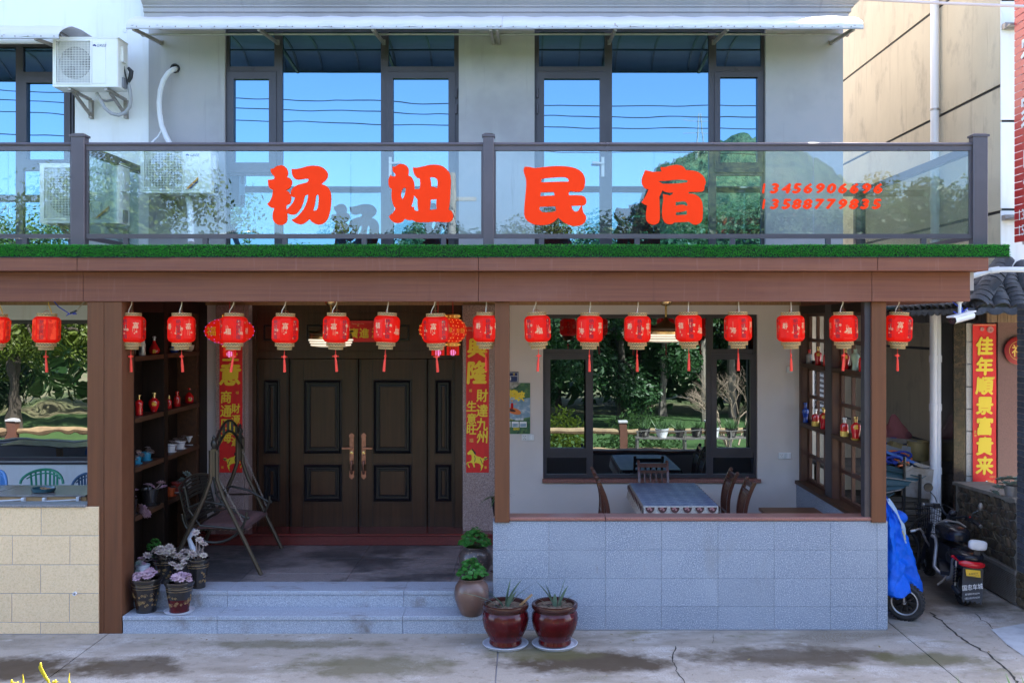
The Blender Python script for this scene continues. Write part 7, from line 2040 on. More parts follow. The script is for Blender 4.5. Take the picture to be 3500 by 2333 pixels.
# ================================================================= DINING SET
tx0, tx1, tD0, tD1, tz0 = 1.315, 2.155, 11.3, 12.9, 1.2
ty0_, ty1_ = Yd(tD0), Yd(tD1)
dt = thing('dining_table', 'dining table hidden under the lace edged cloth', 'table', ((tx0+tx1)/2, (ty0_+ty1_)/2, .36))
MB().box(tx0+.02, tx1-.02, ty0_+.02, ty1_-.02, tz0-.04, tz0-.006).build('tabletop', M['chair_wood'], dt)
for (a, b) in ((tx0+.10,ty0_+.12),(tx1-.10,ty0_+.12),(tx0+.10,ty1_-.12),(tx1-.10,ty1_-.12)): MB().box(a-.035, a+.035, b-.035, b+.035, .361, tz0-.04).build('leg', M['chair_wood'], dt)
tc = thing('tablecloth', 'blue grey tablecloth with a brown and cream lace border', 'tablecloth', ((tx0+tx1)/2, (ty0_+ty1_)/2, tz0))
MB().box(tx0-.004, tx1+.004, ty0_-.004, ty1_+.004, tz0-.004, tz0+.003).build('cloth_top', M['table_glass'], tc)
md = MB()
for i in range(6):
    for j in range(11):
        cx_, cy_ = tx0+.07+i*.14, ty0_+.08+j*.144
        for (ra, rb_) in ((.058,.048),(.034,.0)):
            ns_ = 18; vs = []
            for k in range(ns_):
                a = 2*PI*k/ns_; w_ = 1+.06*math.cos(6*a); vs += [(cx_+ra*w_*math.cos(a), cy_+ra*w_*math.sin(a), tz0+.0036), (cx_+rb_*w_*math.cos(a), cy_+rb_*w_*math.sin(a), tz0+.0036)]
            md.add(vs, [(2*k, 2*((k+1)%ns_), 2*((k+1)%ns_)+1, 2*k+1) for k in range(ns_)])
md.build('medallions', M['cloth_print'], tc, kind='stuff', smooth=False)
def skirt(p0, p1, out, nm):
    """lace skirt hanging along edge p0-p1; bands: brown motif band, lace below, zigzag hem"""
    p0, p1, out = Vector(p0), Vector(p1), Vector(out); L = (p1-p0).length; N = int(L/.022); mb = MB(); vs = []
    rows = [(.0,0),(.07,.012),(.13,.022),(.185,.03)]
    for i in range(N+1):
        b = p0.lerp(p1, i/N); w = .008*math.sin(i*.9)
        for k, (dn, o_) in enumerate(rows):
            zz = -dn + (.014*(i % 2) if k == 3 else 0)
            vs.append(b + out*(o_+w*dn/.18) + Vector((0,0,zz)))
    fs = [(i*4+k, (i+1)*4+k, (i+1)*4+k+1, i*4+k+1) for i in range(N) for k in range(3)]
    mb.add(vs, fs); sk = mb.build(nm, M['lace'], tc, ang=60)
    mo = MB(); fl = MB(); d = (p1-p0).normalized(); n = int(L/.135)
    for k in range(n):
        c2 = p0 + d*L*(k+.5)/n + out*.014
        pts = [c2 + d*(.052*math.cos(a)) + Vector((0,0,-.012 + .062*math.sin(a))) + out*(.004 - .16*(.058*math.sin(a))) for a in [PI + PI*j/12 for j in range(13)]]
        mo.add(pts, [tuple(range(13))])
        for (e, f) in ((-.02,-.028),(.012,-.038),(.0,-.018)):
            c3 = c2 + d*e + Vector((0,0,f)) + out*(.008 - .16*f)
            fl.add([c3 + d*(.013*math.cos(a)) + Vector((0,0,.012*math.sin(a))) for a in [2*PI*j/8 for j in range(8)]], [tuple(range(8))])
    mo.build('motif', M['lace_brown'], sk, kind='stuff', smooth=False); fl.build('flower', M['lace_pink'], sk, kind='stuff', smooth=False)
skirt((tx0-.004,ty0_-.006,tz0), (tx1+.004,ty0_-.006,tz0), (0,-1,0), 'front_skirt')
skirt((tx0-.006,ty1_,tz0), (tx0-.006,ty0_,tz0), (-1,0,0), 'side_skirt')
skirt((tx1+.006,ty0_,tz0), (tx1+.006,ty1_,tz0), (1,0,0), 'side_skirt')

def make_chair():
    t = thing('dining_chair', 'x', 'chair', (0,0,0), 'red brown dining chairs round the table')
    W = .19
    def bp(s_, v): return Vector((s_*W, .20 + .02 + .10*v*v + .03*math.sin(PI*v)*-1, .46 + .60*v))       # back at +Y, chair faces -Y
    for s_ in (-1, 1):
        m2 = MB(); prev = None
        for i in range(9):
            a, b = bp(s_, i/9), bp(s_, (i+1)/9)
            m2.bar(a, b, .032, .042, up=(0,1,0))
        m2.build('back_post', M['chair_wood'], t)
        MB().ell(bp(s_,1)+Vector((0,0,.0)), .022, .024, .02, 8, 6).build('finial', M['chair_wood'], t)
        for yy_ in (-.19, .20): MB().bar((s_*W, yy_, 0), (s_*W, yy_, .45), .034).build('leg', M['chair_wood'], t)
    MB().box(-W-.01, W+.01, -.215, .20, .44, .47).build('seat', M['chair_wood'], t)
    for (va, vb) in ((.88,.97),(.76,.82),(.15,.2)):
        MB().bar(bp(-1,(va+vb)/2), bp(1,(va+vb)/2), .028, .60*(vb-va)).build('cross_rail', M['chair_wood'], t)
    for k in range(4):
        s_ = -.6 + 1.2*k/3; pr = []
        m2 = MB(); pts = [bp(s_, .18 + .60*i/14) for i in range(15)]
        m2.tube(pts, [.010 + .006*(i % 2) for i in range(15)], 8); m2.build('spindle', M['chair_wood'], t)
    MB().bar((-W,-.19,.2),(W,-.19,.2),.02).bar((-W,.2,.2),(W,.2,.2),.02).bar((-W,-.19,.16),(-W,.2,.16),.02).bar((W,-.19,.16),(W,.2,.16),.02).build('stretcher', M['chair_wood'], t)
    return t
ch0 = make_chair()
spots = [((1.66, Yd(13.02)-.08, .37), 0, 'dining chair at the far end of the table against the window'),
         ((1.14, Yd(12.62), .35), PI/2, 'farther of the two chairs on the left side of the table'),
         ((1.15, Yd(11.85), .35), PI/2, 'nearer of the two chairs on the left side of the table'),
         ((2.28, Yd(12.55), .35), -PI/2, 'farther chair on the right side of the table'),
         ((2.33, Yd(11.82), .35), -PI/2, 'nearer chair on the right side of the table, beside the tea table')]
for i, (l, rz, lab) in enumerate(spots):
    o = ch0 if i == 0 else dup(ch0, l)
    o.location = l; o.rotation_euler = (0,0,rz); o['label'] = 'red brown wooden ' + lab
tt = thing('tea_table', 'low square brown tea table in the corner by the lattice screen', 'table', (3.27, 1.4, .36))
MB().cbox(2.91, 3.62, Yd(11.5), Yd(12.56), .915, .95, .004).build('tabletop', M['tea_table'], tt)
MB().box(2.99, 3.54, Yd(11.6), Yd(12.46), .9505, .953).build('inlay_panel', M['tea_table'], tt)
MB().box(2.94, 3.59, Yd(11.54), Yd(12.52), .86, .914).build('apron', M['tea_table'], tt)
for a in (2.96, 3.57):
    for b in (11.56, 12.50): MB().box(a-.03, a+.03, Yd(b)-.03, Yd(b)+.03, .361, .859).build('leg', M['tea_table'], tt)

# ================================================================= LEFT DINING CORNER
lt = thing('plank_table', 'weathered plank table behind the beige block wall', 'table', (-6, .7, .36))
zt_ = 1.385; y0, y1 = Yd(10.93), Yd(11.62)
bounds = [-8.2, X(10,11.2), X(330,11.2)]
for a, b in zip(bounds, bounds[1:]): MB().cbox(a+.006, b-.006, y0, y1, zt_-.02, zt_, .003).build('top_panel', M['blue_top'], lt)
MB().box(-8.2, bounds[-1], y0+.01, y0+.04, zt_-.075, zt_-.022).build('edge_board', M['pine'], lt)
for xx in (-7.5, -5.3): MB().box(xx-.04, xx+.04, y0+.1, y0+.18, .361, zt_-.022).build('leg', M['pine'], lt)
wr = thing('towel_rail', 'white plastic towel rails clipped along the table edge', 'rail', (X(180,10.9), y0-.02, 1.3))
for (a, b) in ((-40,79),(147,267)):
    MB().tube([(X(a,10.9),y0-.03,Z(1712,10.9)),(X((a+b)/2,10.9),y0-.05,Z(1709,10.9)),(X(b,10.9),y0-.03,Z(1706,10.9))], .008, 8).build('bar', M['socket'], wr)
    for p in (a+4, b): MB().cbox(X(p-5.5,10.9), X(p+5.5,10.9), y0-.05, y0-.001, Z(1713,10.9), Z(1697 if p > a+10 and a > 0 else 1700,10.9), .006).build('clip', M['socket'], wr)
pl = thing('plate', 'dark teal fluted plate of peel on the plank table', 'plate', (X(149,11.15), Yd(11.15), zt_))
c_ = (X(149,11.15), Yd(11.15), zt_+.0005)
MB().lathe([(.09,0),(.118,.008),(.128,.045),(.122,.046),(.11,.012),(.0,.009)], c_, 36, flute=.04, fn=22).build('dish', M['plate'], pl)
q = random.Random(9); mb = MB()
for k in range(16): mb.box(-.018,.018,-.008,.008,0,.003, M=Matrix.Translation((c_[0]+.03+q.uniform(-.05,.05), c_[1]+q.uniform(-.04,.04), c_[2]+.035+q.uniform(-.01,.012))) @ Matrix.Rotation(q.uniform(0,3),4,'Z') @ Matrix.Rotation(q.uniform(-.6,.6),4,'X'))
mb.build('peel', M['pine'], pl, kind='stuff')
def plastic_chair(label, px, D, m_, w=.26, zt2=1.49):
    xx, yy_ = X(px,D), Yd(D); t = thing('plastic_chair', label, 'chair', (xx, yy_, .36), 'plastic chairs at the plank table')
    pts = [Vector((xx + w*math.cos(a), yy_ - .10*abs(math.cos(a))**2, zt2-.16+.16*math.sin(a))) for a in [PI*k/14 for k in range(15)]]
    m2 = MB(); m2.tube(pts, .017, 8); m2.build('back_rim', m_, t)
    p2 = [p + Vector((0,0,-.045)) for p in pts[3:12]]; MB().tube(p2, .009, 6).build('inner_rim', m_, t)
    for k in range(4, 11): MB().bar(pts[k]+Vector((0,0,-.01)), Vector((xx+(pts[k].x-xx)*.85, yy_, .95)), .022, .008).build('back_slat', m_, t)
    MB().box(xx-w*.9, xx+w*.9, yy_-.42, yy_, .80, .83).build('seat', m_, t)
    for (a, b) in ((-1,-.40),(1,-.40),(-1,-.03),(1,-.03)): MB().bar((xx+a*w*.8, yy_+b, .8), (xx+a*w*.95, yy_+b, .361), .03).build('leg', m_, t)
plastic_chair('green plastic chair with a slotted arched back', 156, 12.15, M['pl_green'])
plastic_chair('light blue plastic chair cut off at the left photo edge', -5, 12.15, M['pl_blue'], .15, 1.475)
plastic_chair('navy plastic chair half hidden by the wide brown column', 300, 12.15, M['pl_navy'], .15, 1.44)
# loose cable under the beam, ceiling junction
lc = thing('loose_cable', 'knotted blue and tan cable dangling under the beam', 'cable', P(238,1040,10.8))
MB().tube([P(185,1030,10.7), P(200,1048,10.7), P(222,1062,10.7), P(235,1070,10.7), P(226,1080,10.7), P(236,1073,10.7), P(258,1068,10.7), P(262,1073,10.7), P(252,1073,10.7), P(240,1067,10.7)], .006, 6).build('cord', M['wire_blue'], lc)
MB().tube([P(236,1069,10.7), P(262,1060,10.7), P(275,1045,10.75), P(293,1028,10.8)], .006, 6).build('cord', M['wire'], lc)
MB().bar(P(240,1070,10.69), P(262,1061,10.69), .016, .016).build('tape', M['black'], lc)

# ================================================================= CCTV
cc = thing('security_camera', 'white bullet security camera hanging from the right end of the beam', 'camera', P(3283,1070,10.6))
D = 10.6
MB().lathe([(.035,0),(.035,-.012),(.018,-.02),(.016,-.13)], (X(3280,D), Yd(D), Z(1030,D)+.002), 14).build('stem', M['pvc'], cc)
c0, c1 = P(3258,1094,D-.12), P(3322,1077,D+.03)
ax = (c1-c0).normalized()
MB().tube([c0, c1], .040, 16).build('camera_body', M['pvc'], cc)
MB().bar(c0 - ax*.05 + Vector((0,0,.042)), c1 + ax*.01 + Vector((0,0,.042)), .092, .014).build('sun_shield', M['pvc'], cc)
MB().tube([c0 - ax*.012, c0 - ax*.001], .041, 16).build('front_ring', M['black_gloss'], cc)
MB().tube([c0 - ax*.016, c0 - ax*.0121], .022, 14).build('lens', M['rim_black'], cc)
MB().tube([P(3280,1068,D), P(3276,1085,D), P(3290,1082,D)], .012, 8).build('joint', M['pvc'], cc)
MB().tube([P(3247,1022,D), P(3268,1042,D), P(3290,1052,D), P(3286,1068,D), P(3272,1072,D), P(3258,1064,D)], .006, 6).tube([P(3290,1060,D), P(3277,1070,D), P(3290,1066,D), P(3308,1052,D)], .006, 6).build('cord', M['wire_blue'], cc)
MB().tube([P(3300,1062,D), P(3304,1056,D), P(3308,1062,D), P(3302,1066,D)], .006, 6).build('plug', M['pvc'], cc)

# fallen leaves and grit on the yard
q = random.Random(77); lf_ = MB()
for k in range(150):
    xx, yy_ = q.uniform(-7,6), q.uniform(-2.6,-.12) if k % 3 else q.uniform(-.45,-.14); r_ = q.uniform(.005,.014) if k % 5 else q.uniform(.018,.028); a = q.uniform(0,6.3)
    d = Vector((math.cos(a), math.sin(a), q.uniform(0,.3)))*r_; e = Vector((-math.sin(a), math.cos(a), q.uniform(0,.4)))*r_*.45; p = Vector((xx, yy_, .004))
    lf_.add([p-d, p+e, p+d, p-e+Vector((0,0,.004))], [(0,1,2,3)])
o = lf_.build('litter', M['dry_leaf'], smooth=False); o['kind'] = 'stuff'

# ================================================================= COVERED SCOOTER
cv = thing('covered_scooter', 'scooter under a bright blue rain cover at the end of the granite wall', 'scooter', (4.15, 1.3, 0))
def cover_pt(a, s_):
    """a angle (0 = +X), s_ 0 bottom .. 1 top"""
    z = .30 + 1.03*s_
    wx = .44*(1-s_)**.75 + .03; 
    yc = 1.20 - .55*s_**1.2; wy = .86*(1-s_)**.8 + .13
    xc = 4.06 - .04*s_
    x = xc + wx*math.cos(a); y = yc + wy*math.sin(a)
    fold = .030*math.sin(a*7 + 3*s_) * (1-s_)**.5 + .022*math.sin(a*13 - 6*s_+1)*(1-s_)
    nz = noise.fractal(Vector((x*3.2, y*2.4, z*3.4)), .8, 2.0, 3)*.045 - abs(noise.noise(Vector((a*2.6 + z*2.2, z*3.1 - a, 3.7))))*.085 - abs(noise.noise(Vector((a*5.5 - z*5, z*7 + a*2, 9.1))))*.04
    r_ = fold + nz
    return Vector((x + r_*math.cos(a), y + r_*math.sin(a), z + (.02*math.sin(a*9)+.015*math.sin(a*4+1))*(1-s_)))
mb = MB(); na, ns = 132, 54; vs = []
for j in range(ns+1):
    for i in range(na): vs.append(cover_pt(2*PI*i/na, j/ns))
fs = [(j*na+i, j*na+(i+1) % na, (j+1)*na+(i+1) % na, (j+1)*na+i) for j in range(ns) for i in range(na)]
fs.append(tuple(ns*na+i for i in range(na)))
hem = []
for i in range(na):
    p = cover_pt(2*PI*i/na, 0); c2 = Vector((4.13,1.2,p.z)); hem.append(p.lerp(c2, .09) + Vector((0,0,-.035 + .012*math.sin(i*2.3))))
b = len(vs); vs += hem; fs += [(b+i, b+(i+1) % na, (i+1) % na, i) for i in range(na)]
mb.add(vs, fs); mb.build('rain_cover', M['tarp'], cv, ang=70)
mb = MB(); vs = []     # mirror bump
for k in range(8):
    pass
MB().ell((4.15, .62, 1.09), .12, .16, .08, 14, 10).build('handlebar_bulge', M['tarp'], cv)
sp = MB(); prev = []
for k in range(10):
    s_ = .98 - .46*k/9; a = -1.25 + .32*k/9; p = cover_pt(a, s_); n_ = Vector((math.cos(a), math.sin(a), .3)).normalized()*.012; w = .022 + .012*math.sin(k*1.3)
    t_ = Vector((-math.sin(a), math.cos(a), 0))*w; prev += [p + n_ - t_, p + n_ + t_]
sp.add(prev, [(2*k, 2*k+1, 2*k+3, 2*k+2) for k in range(9)]); sp.build('clear_strip', M['tarp_pale'], cv)
p = cover_pt(-1.15, .62); MB().bar(p + Vector((.0,-.02,.06)), p + Vector((.05,-.03,-.06)), .014, .006).build('yellow_tag', M['yellow'], cv)
def wheel(parent, c, r, w, yaw, spokes=True, name='wheel'):
    Mx = Matrix.Translation(c) @ Matrix.Rotation(yaw, 4, 'Z') @ Matrix.Rotation(R(90), 4, 'X')    # axis along local Y (towards the street)
    ty = MB().lathe([(r*.70,-w*.42),(r*.86,-w*.5),(r*.97,-w*.36),(r,-w*.12),(r,w*.12),(r*.97,w*.36),(r*.86,w*.5),(r*.70,w*.42),(r*.70,-w*.42)], n=32, cap=False, M=Mx)
    for k in range(32):
        for s_ in (-1, 1):
            a = 2*PI*k/32; ty.bar(Mx @ Vector((r*.985*math.cos(a), r*.985*math.sin(a), s_*w*.42)), Mx @ Vector((r*1.004*math.cos(a+.10), r*1.004*math.sin(a+.10), s_*w*.06)), .012, .010)
    wt_ = ty.build(name, M['tyre'], parent)
    MB().lathe([(r*.70,-w*.3),(r*.70,w*.46),(r*.66,w*.48),(r*.63,w*.44),(r*.63,-w*.3)], n=32, cap=False, M=Mx).build('rim_edge', M['silver'], wt_)
    rm = MB().lathe([(r*.63,w*.30),(r*.50,w*.26)], n=32, cap=False, M=Mx).lathe([(.0,w*.36),(r*.17,w*.34),(r*.20,w*.22)], n=16, M=Mx)
    for k in range(5):
        a = 2*PI*k/5+.3
        for s_ in (-.28, .28): rm.bar(Mx @ Vector((r*.18*math.cos(a), r*.18*math.sin(a), w*.26)), Mx @ Vector((r*.55*math.cos(a+s_), r*.55*math.sin(a+s_), w*.26)), .035, .02)
    rm.lathe([(.0,-.01),(r*.63,-.01)], n=24, cap=False, M=Mx)
    rm.build('rim', M['rim_black'], wt_)
    MB().lathe([(.02,w*.36),(.02,w*.62),(.0,w*.64)], n=10, M=Mx).build('axle_nut', M['silver'], wt_)
    return wt_
wc = Vector((X(3093,10.98), Yd(10.98), .205))
wheel(cv, wc, .205, .10, R(-28))
fd = Matrix.Rotation(R(-28),4,'Z') @ Vector((0,-.075,0))
MB().bar(wc + fd + Vector((-.0,0,0)), wc + fd + Vector((-.03,.05,.30)), .035, .03).build('fork', M['scooter'], cv)
MB().bar(wc + fd*1.1 + Vector((0,0,.0)), wc + fd*1.1 + Vector((-.01,.0,.15)), .02).build('fork_cover', M['steel_dull'], cv)
MB().box(4.0, 4.25, .7, 2.0, .25, .55).build('scooter_body', M['scooter'], cv)
wheel(cv, Vector((4.10, 1.95, .205)), .205, .10, R(90))

# ================================================================= E-SCOOTER (rear towards the street)
es = thing('electric_scooter', 'black electric scooter with a yellow number plate parked beside the stone wall', 'scooter', (5.02, 1.6, 0))
ex, ey = 5.0, Yd(11.55)
wheel(es, Vector((5.08, ey+.06, .19)), .19, .10, R(90))
D = 11.35
def q3(px, py, D): return P(px, py, D)
# mud flap with saw-tooth hem
D = 11.33; fl = [(3292,1940),(3362,1946),(3360,1975),(3358,2046),(3353,2066),(3347,2056),(3340,2063),(3332,2052),(3324,2060),(3316,2050),(3308,2060),(3300,2050),(3293,2058),(3288,2046),(3290,1975)]
mb = MB(); vs = [P(a, b, D + (2070-b)*.0006) for (a, b) in fl]; n = len(vs); vs2 = [v + Vector((0,.008,0)) for v in vs]
mb.add(vs + vs2, [tuple(range(n-1,-1,-1)), tuple(range(n, 2*n))] + [(k, (k+1) % n, n+(k+1) % n, n+k) for k in range(n)]); mb.build('mud_flap', M['flap'], es, smooth=False)
MB().add([P(3291,1938,11.32), P(3361,1944,11.32), P(3361,1978,11.31), P(3292,1971,11.31)], [(3,2,1,0)]).build('plate_holder', M['scooter'], es, smooth=False)
npl = MB().add([P(3300,1944,11.30), P(3351,1949,11.30), P(3352,1973,11.295), P(3303,1966,11.295)], [(3,2,1,0)]).build('number_plate', M['plate_yellow'], es, smooth=False)
tiltM = lambda px, py, D_, dy=0: Matrix.Translation(P(px,py,D_)+Vector((0,-.004-dy,0))) @ Matrix.Rotation(R(-6), 4, 'Y') @ Matrix.Rotation(R(90), 4, 'X')
MB().text('B·004010', tiltM(3327,1959,11.295), .030, .004, 0, .9).text('桐庐电动自行车', tiltM(3327,1967,11.295), .012, .0, 0, 1.6).build('plate_lettering', M['ink'], npl, smooth=False)
MB().text('国忠车城', tiltM(3323,2004,11.31,.006), .068, .012, 0, .88).build('flap_lettering', M['white_print'], es, smooth=False)
for (tx_, py) in (('桐庐富春路50号:64623446', 2027), ('七里泷大街327号:64652587', 2041)): MB().text(tx_, tiltM(3322,py,11.31,.006), .024, .005, 0, .62).build('flap_lettering', M['white_print'], es, smooth=False)
# tail light
tlm = MB(); c2 = P(3329,1930,11.32)
Mx = Matrix.Translation(c2) @ Matrix.Rotation(R(7), 4, 'Y')
N = 14; vs = []
for k in range(N+1):
    u = -1 + 2*k/N; rr_ = .036*math.sqrt(max(.12, 1-abs(u)**5)); 
    for j in range(8): a = 2*PI*j/8; vs.append(Mx @ Vector((u*.155, .05*u*u + rr_*.6*math.cos(a), rr_*math.sin(a))))
fs = [(k*8+j, k*8+(j+1) % 8, (k+1)*8+(j+1) % 8, (k+1)*8+j) for k in range(N) for j in range(8)] + [tuple(range(8)), tuple(range(N*8, N*8+8))]
tlm.add(vs, fs); tlm.build('tail_light', M['tail_red'], es, ang=60)
# rear body, seats
def slab(pts, h, nm, m_, par=es, crown=.02):
    mb = MB(); n = len(pts); top = [Vector(p) for p in pts]; cen = sum(top, Vector())/n
    rings = [[p - Vector((0,0,h)) for p in top], [p - Vector((0,0,h*.3)) + (p-cen)*.03 for p in top], [p + Vector((0,0,0)) for p in top], [p.lerp(cen, .25) + Vector((0,0,crown)) for p in top], [p.lerp(cen, .6) + Vector((0,0,crown*1.4)) for p in top]]
    vs = [v for r_ in rings for v in r_]
    fs = [tuple(range(n-1,-1,-1))] + [(l*n+k, l*n+(k+1) % n, (l+1)*n+(k+1) % n, (l+1)*n+k) for l in range(4) for k in range(n)] + [tuple(range(4*n, 5*n))]
    mb.add(vs, fs); return mb.build(nm, m_, par, ang=50)
def oval(cx, cy_, a, b, z, n=16, pw=.75): return [(cx + a*math.copysign(abs(math.cos(t))**pw, math.cos(t)), cy_ + b*math.copysign(abs(math.sin(t))**pw, math.sin(t)), z) for t in [2*PI*k/n for k in range(n)]]
slab(oval(5.12, ey+.10, .155, .26, .60), .06, 'rear_seat', M['black_gloss'])
slab(oval(5.10, ey+.12, .13, .30, .535), .09, 'rear_cowl', M['scooter'])
slab(oval(5.16, ey+.55, .155, .28, .78), .10, 'front_seat', M['black_gloss'], crown=.04)
MB().tube([(5.05,ey+.75,.80),(5.12,ey+.66,.86),(5.22,ey+.5,.86),(5.27,ey+.42,.82)], .012, 6).build('seat_edge', M['cardboard'], es)
c2 = P(3342,1862,11.42)
br_ = MB(); Mx = Matrix.Translation(c2) @ Matrix.Rotation(R(6),4,'Y')
vs = []
for (yy_, s_) in ((.03,.9),(.02,1.0),(-.015,1.0),(-.028,.88),(-.032,.5)):
    for k in range(20):
        t_ = 2*PI*k/20; vs.append(Mx @ Vector((.105*s_*math.copysign(abs(math.cos(t_))**.55, math.cos(t_)), yy_, .058*s_*math.copysign(abs(math.sin(t_))**.6, math.sin(t_)))))
br_.add(vs, [tuple(range(19,-1,-1))] + [(l*20+k, (l+1)*20+k, (l+1)*20+(k+1) % 20, l*20+(k+1) % 20) for l in range(4) for k in range(20)] + [tuple(range(80,100))])
br_.build('backrest', M['socket'], es, ang=50)
MB().box(c2.x-.035, c2.x+.035, c2.y+.012, c2.y+.03, .60, c2.z-.05).build('backrest_stem', M['scooter'], es)
# main frame tubes
MB().tube([P(3185,1828,12.3), P(3198,1838,12.25), P(3201,1860,12.2), P(3196,1905,12.1), P(3194,1935,12.05), P(3205,1950,11.98), P(3225,1963,11.9), P(3236,1972,11.85)], .022, 10).build('side_tube', M['scooter_tube'], es)
MB().tube([P(3236,1975,11.8), P(3250,1972,11.75), P(3256,1955,11.7), P(3258,1915,11.65), P(3266,1902,11.6), P(3280,1912,11.55)], .026, 10).build('side_tube', M['scooter_tube'], es)
MB().bar(P(3255,1898,11.6), P(3282,1915,11.52), .05, .02).build('warning_sticker', M['tail_red'], es)
MB().tube([P(3195,1828,12.35), P(3300,1836,12.3)], .02, 8).build('cross_tube', M['scooter_tube'], es)
# floorboard
MB().add([P(3205,1905,12.2), P(3290,1915,12.0), P(3285,1955,11.7), P(3215,1950,11.85), P(3205,1920,12.2), P(3290,1930,12.0), P(3285,1968,11.7), P(3215,1962,11.85)], [(0,3,2,1),(4,5,6,7),(0,1,5,4),(1,2,6,5),(2,3,7,6),(3,0,4,7)]).build('floorboard', M['scooter'], es, smooth=False)
MB().box(5.08, 5.26, ey+.35, ey+.80, .22, .58).build('battery_box', M['scooter'], es)
# shock absorber + swing arm
sh = MB(); a, b = P(3270,1935,11.5), P(3265,1985,11.5)
for k in range(11): p = a.lerp(b, k/10); sh.lathe([(.02,-.006),(.034,0),(.02,.006)], p, 12)
sh.build('shock_spring', M['black_gloss'], es); MB().tube([P(3268,1915,11.5), P(3264,2000,11.5)], .012, 8).build('shock_rod', M['steel'], es)
MB().tube([P(3258,2000,11.55), P(3268,2015,11.5), P(3280,2030,11.45)], .03, 8).build('swing_arm', M['scooter'], es)
MB().tube([P(3232,1970,11.8), P(3222,1984,11.7), P(3205,1996,11.6)], .012, 6).build('side_stand', M['steel_dull'], es)
# front shield (leg guard) with storage pockets
fs_ = [(3212,1800),(3222,1788),(3238,1783),(3262,1786),(3277,1796),(3281,1815),(3276,1845),(3262,1860),(3236,1866),(3215,1858),(3206,1835)]
mb = MB(); Dd = 12.35; vs = [P(a, b, Dd) for (a, b) in fs_]; n = len(vs); cen = sum(vs, Vector())/n
mid = [v.lerp(cen, .12) + Vector((0,-.04,0)) for v in vs]; bk = [v + Vector((0,.08,0)) for v in vs]
mb.add(bk + vs + mid, [(l*n+k, l*n+(k+1) % n, (l+1)*n+(k+1) % n, (l+1)*n+k) for l in range(2) for k in range(n)] + [tuple(2*n+k for k in range(n))]); mb.build('leg_shield', M['scooter'], es, ang=50)
MB().tube([P(a, b, Dd-.01) for (a, b) in ((3205,1830),(3211,1801),(3221,1787),(3238,1781))], .010, 6).build('shield_trim', M['silver'], es)
MB().lathe([(.035,0),(.038,.008),(.028,.01)], n=16, M=Matrix.Translation(P(3262,1798,12.28)) @ Matrix.Rotation(R(90),4,'X')).build('ignition_ring', M['silver'], es)
MB().ell(P(3226,1822,12.3), .055, .02, .04, 14, 8).build('pocket', M['black'], es)
MB().box(5.08, 5.30, Yd(12.42), Yd(12.6), .30, .62).build('lower_shield', M['scooter'], es)
MB().tube([P(3240,1783,12.4), P(3246,1765,12.4), P(3252,1752,12.38)], .035, 10).build('steering_stem', M['scooter'], es)
MB().ell(P(3257,1753,12.3), .055, .04, .045, 14, 10).build('dashboard', M['black_gloss'], es)
hb = [P(3160,1723,12.5), P(3190,1724,12.48), P(3215,1730,12.45), P(3228,1752,12.42), P(3248,1770,12.4), P(3275,1768,12.35), P(3295,1764,12.25), P(3315,1772,12.15), P(3350,1796,12.0)]
MB().tube(hb, .013, 8).build('handlebar', M['scooter'], es)
MB().tube([hb[0], hb[1].lerp(hb[2], .2)], .022, 10).build('grip', M['black'], es); MB().tube([P(3322,1777,12.12), hb[-1]], .022, 10).build('grip', M['black'], es)
MB().tube([P(3153,1722,12.5), hb[0]], .021, 10).build('grip_end', M['silver'], es); MB().tube([hb[-1], P(3354,1799,11.98)], .021, 10).build('grip_end', M['silver'], es)
MB().box(-.035,.035,-.03,.03,-.03,.03, M=Matrix.Translation(P(3201,1727,12.45))).build('switch_box', M['black_gloss'], es); MB().box(-.035,.035,-.03,.03,-.03,.03, M=Matrix.Translation(P(3313,1770,12.12))).build('switch_box', M['black_gloss'], es)
MB().ell(P(3315,1766,12.08), .012, .008, .010, 8, 6).build('red_switch', M['tail_red'], es)
MB().tube([P(3203,1716,12.45), P(3195,1697,12.45), P(3178,1678,12.47)], .007, 6).build('mirror_stalk', M['black_gloss'], es)
MB().lathe([(.0,-.01),(.05,-.008),(.056,.004),(.05,.012),(.0,.013)], n=20, M=Matrix.Translation(P(3173,1664,12.45)) @ Matrix.Rotation(R(90),4,'X') @ Matrix.Rotation(R(-15),4,'Y')).build('mirror', M['black_gloss'], es)
MB().tube([P(3323,1765,12.1), P(3326,1752,12.1), P(3345,1744,12.08)], .007, 6).build('mirror_stalk', M['black_gloss'], es)
MB().ell(P(3352,1731,12.06), .028, .03, .05, 14, 10, M=None).build('mirror', M['steel_dull'], es)
MB().tube([P(3205,1735,12.5), P(3225,1722,12.5), P(3250,1735,12.5), P(3275,1752,12.4)], .005, 5).tube([P(3300,1770,12.2), P(3285,1790,12.3), P(3270,1770,12.4)], .005, 5).tube([P(3330,1776,12.1), P(3350,1778,12.0), P(3367,1787,11.95)], .005, 5).build('brake_cable', M['black'], es)
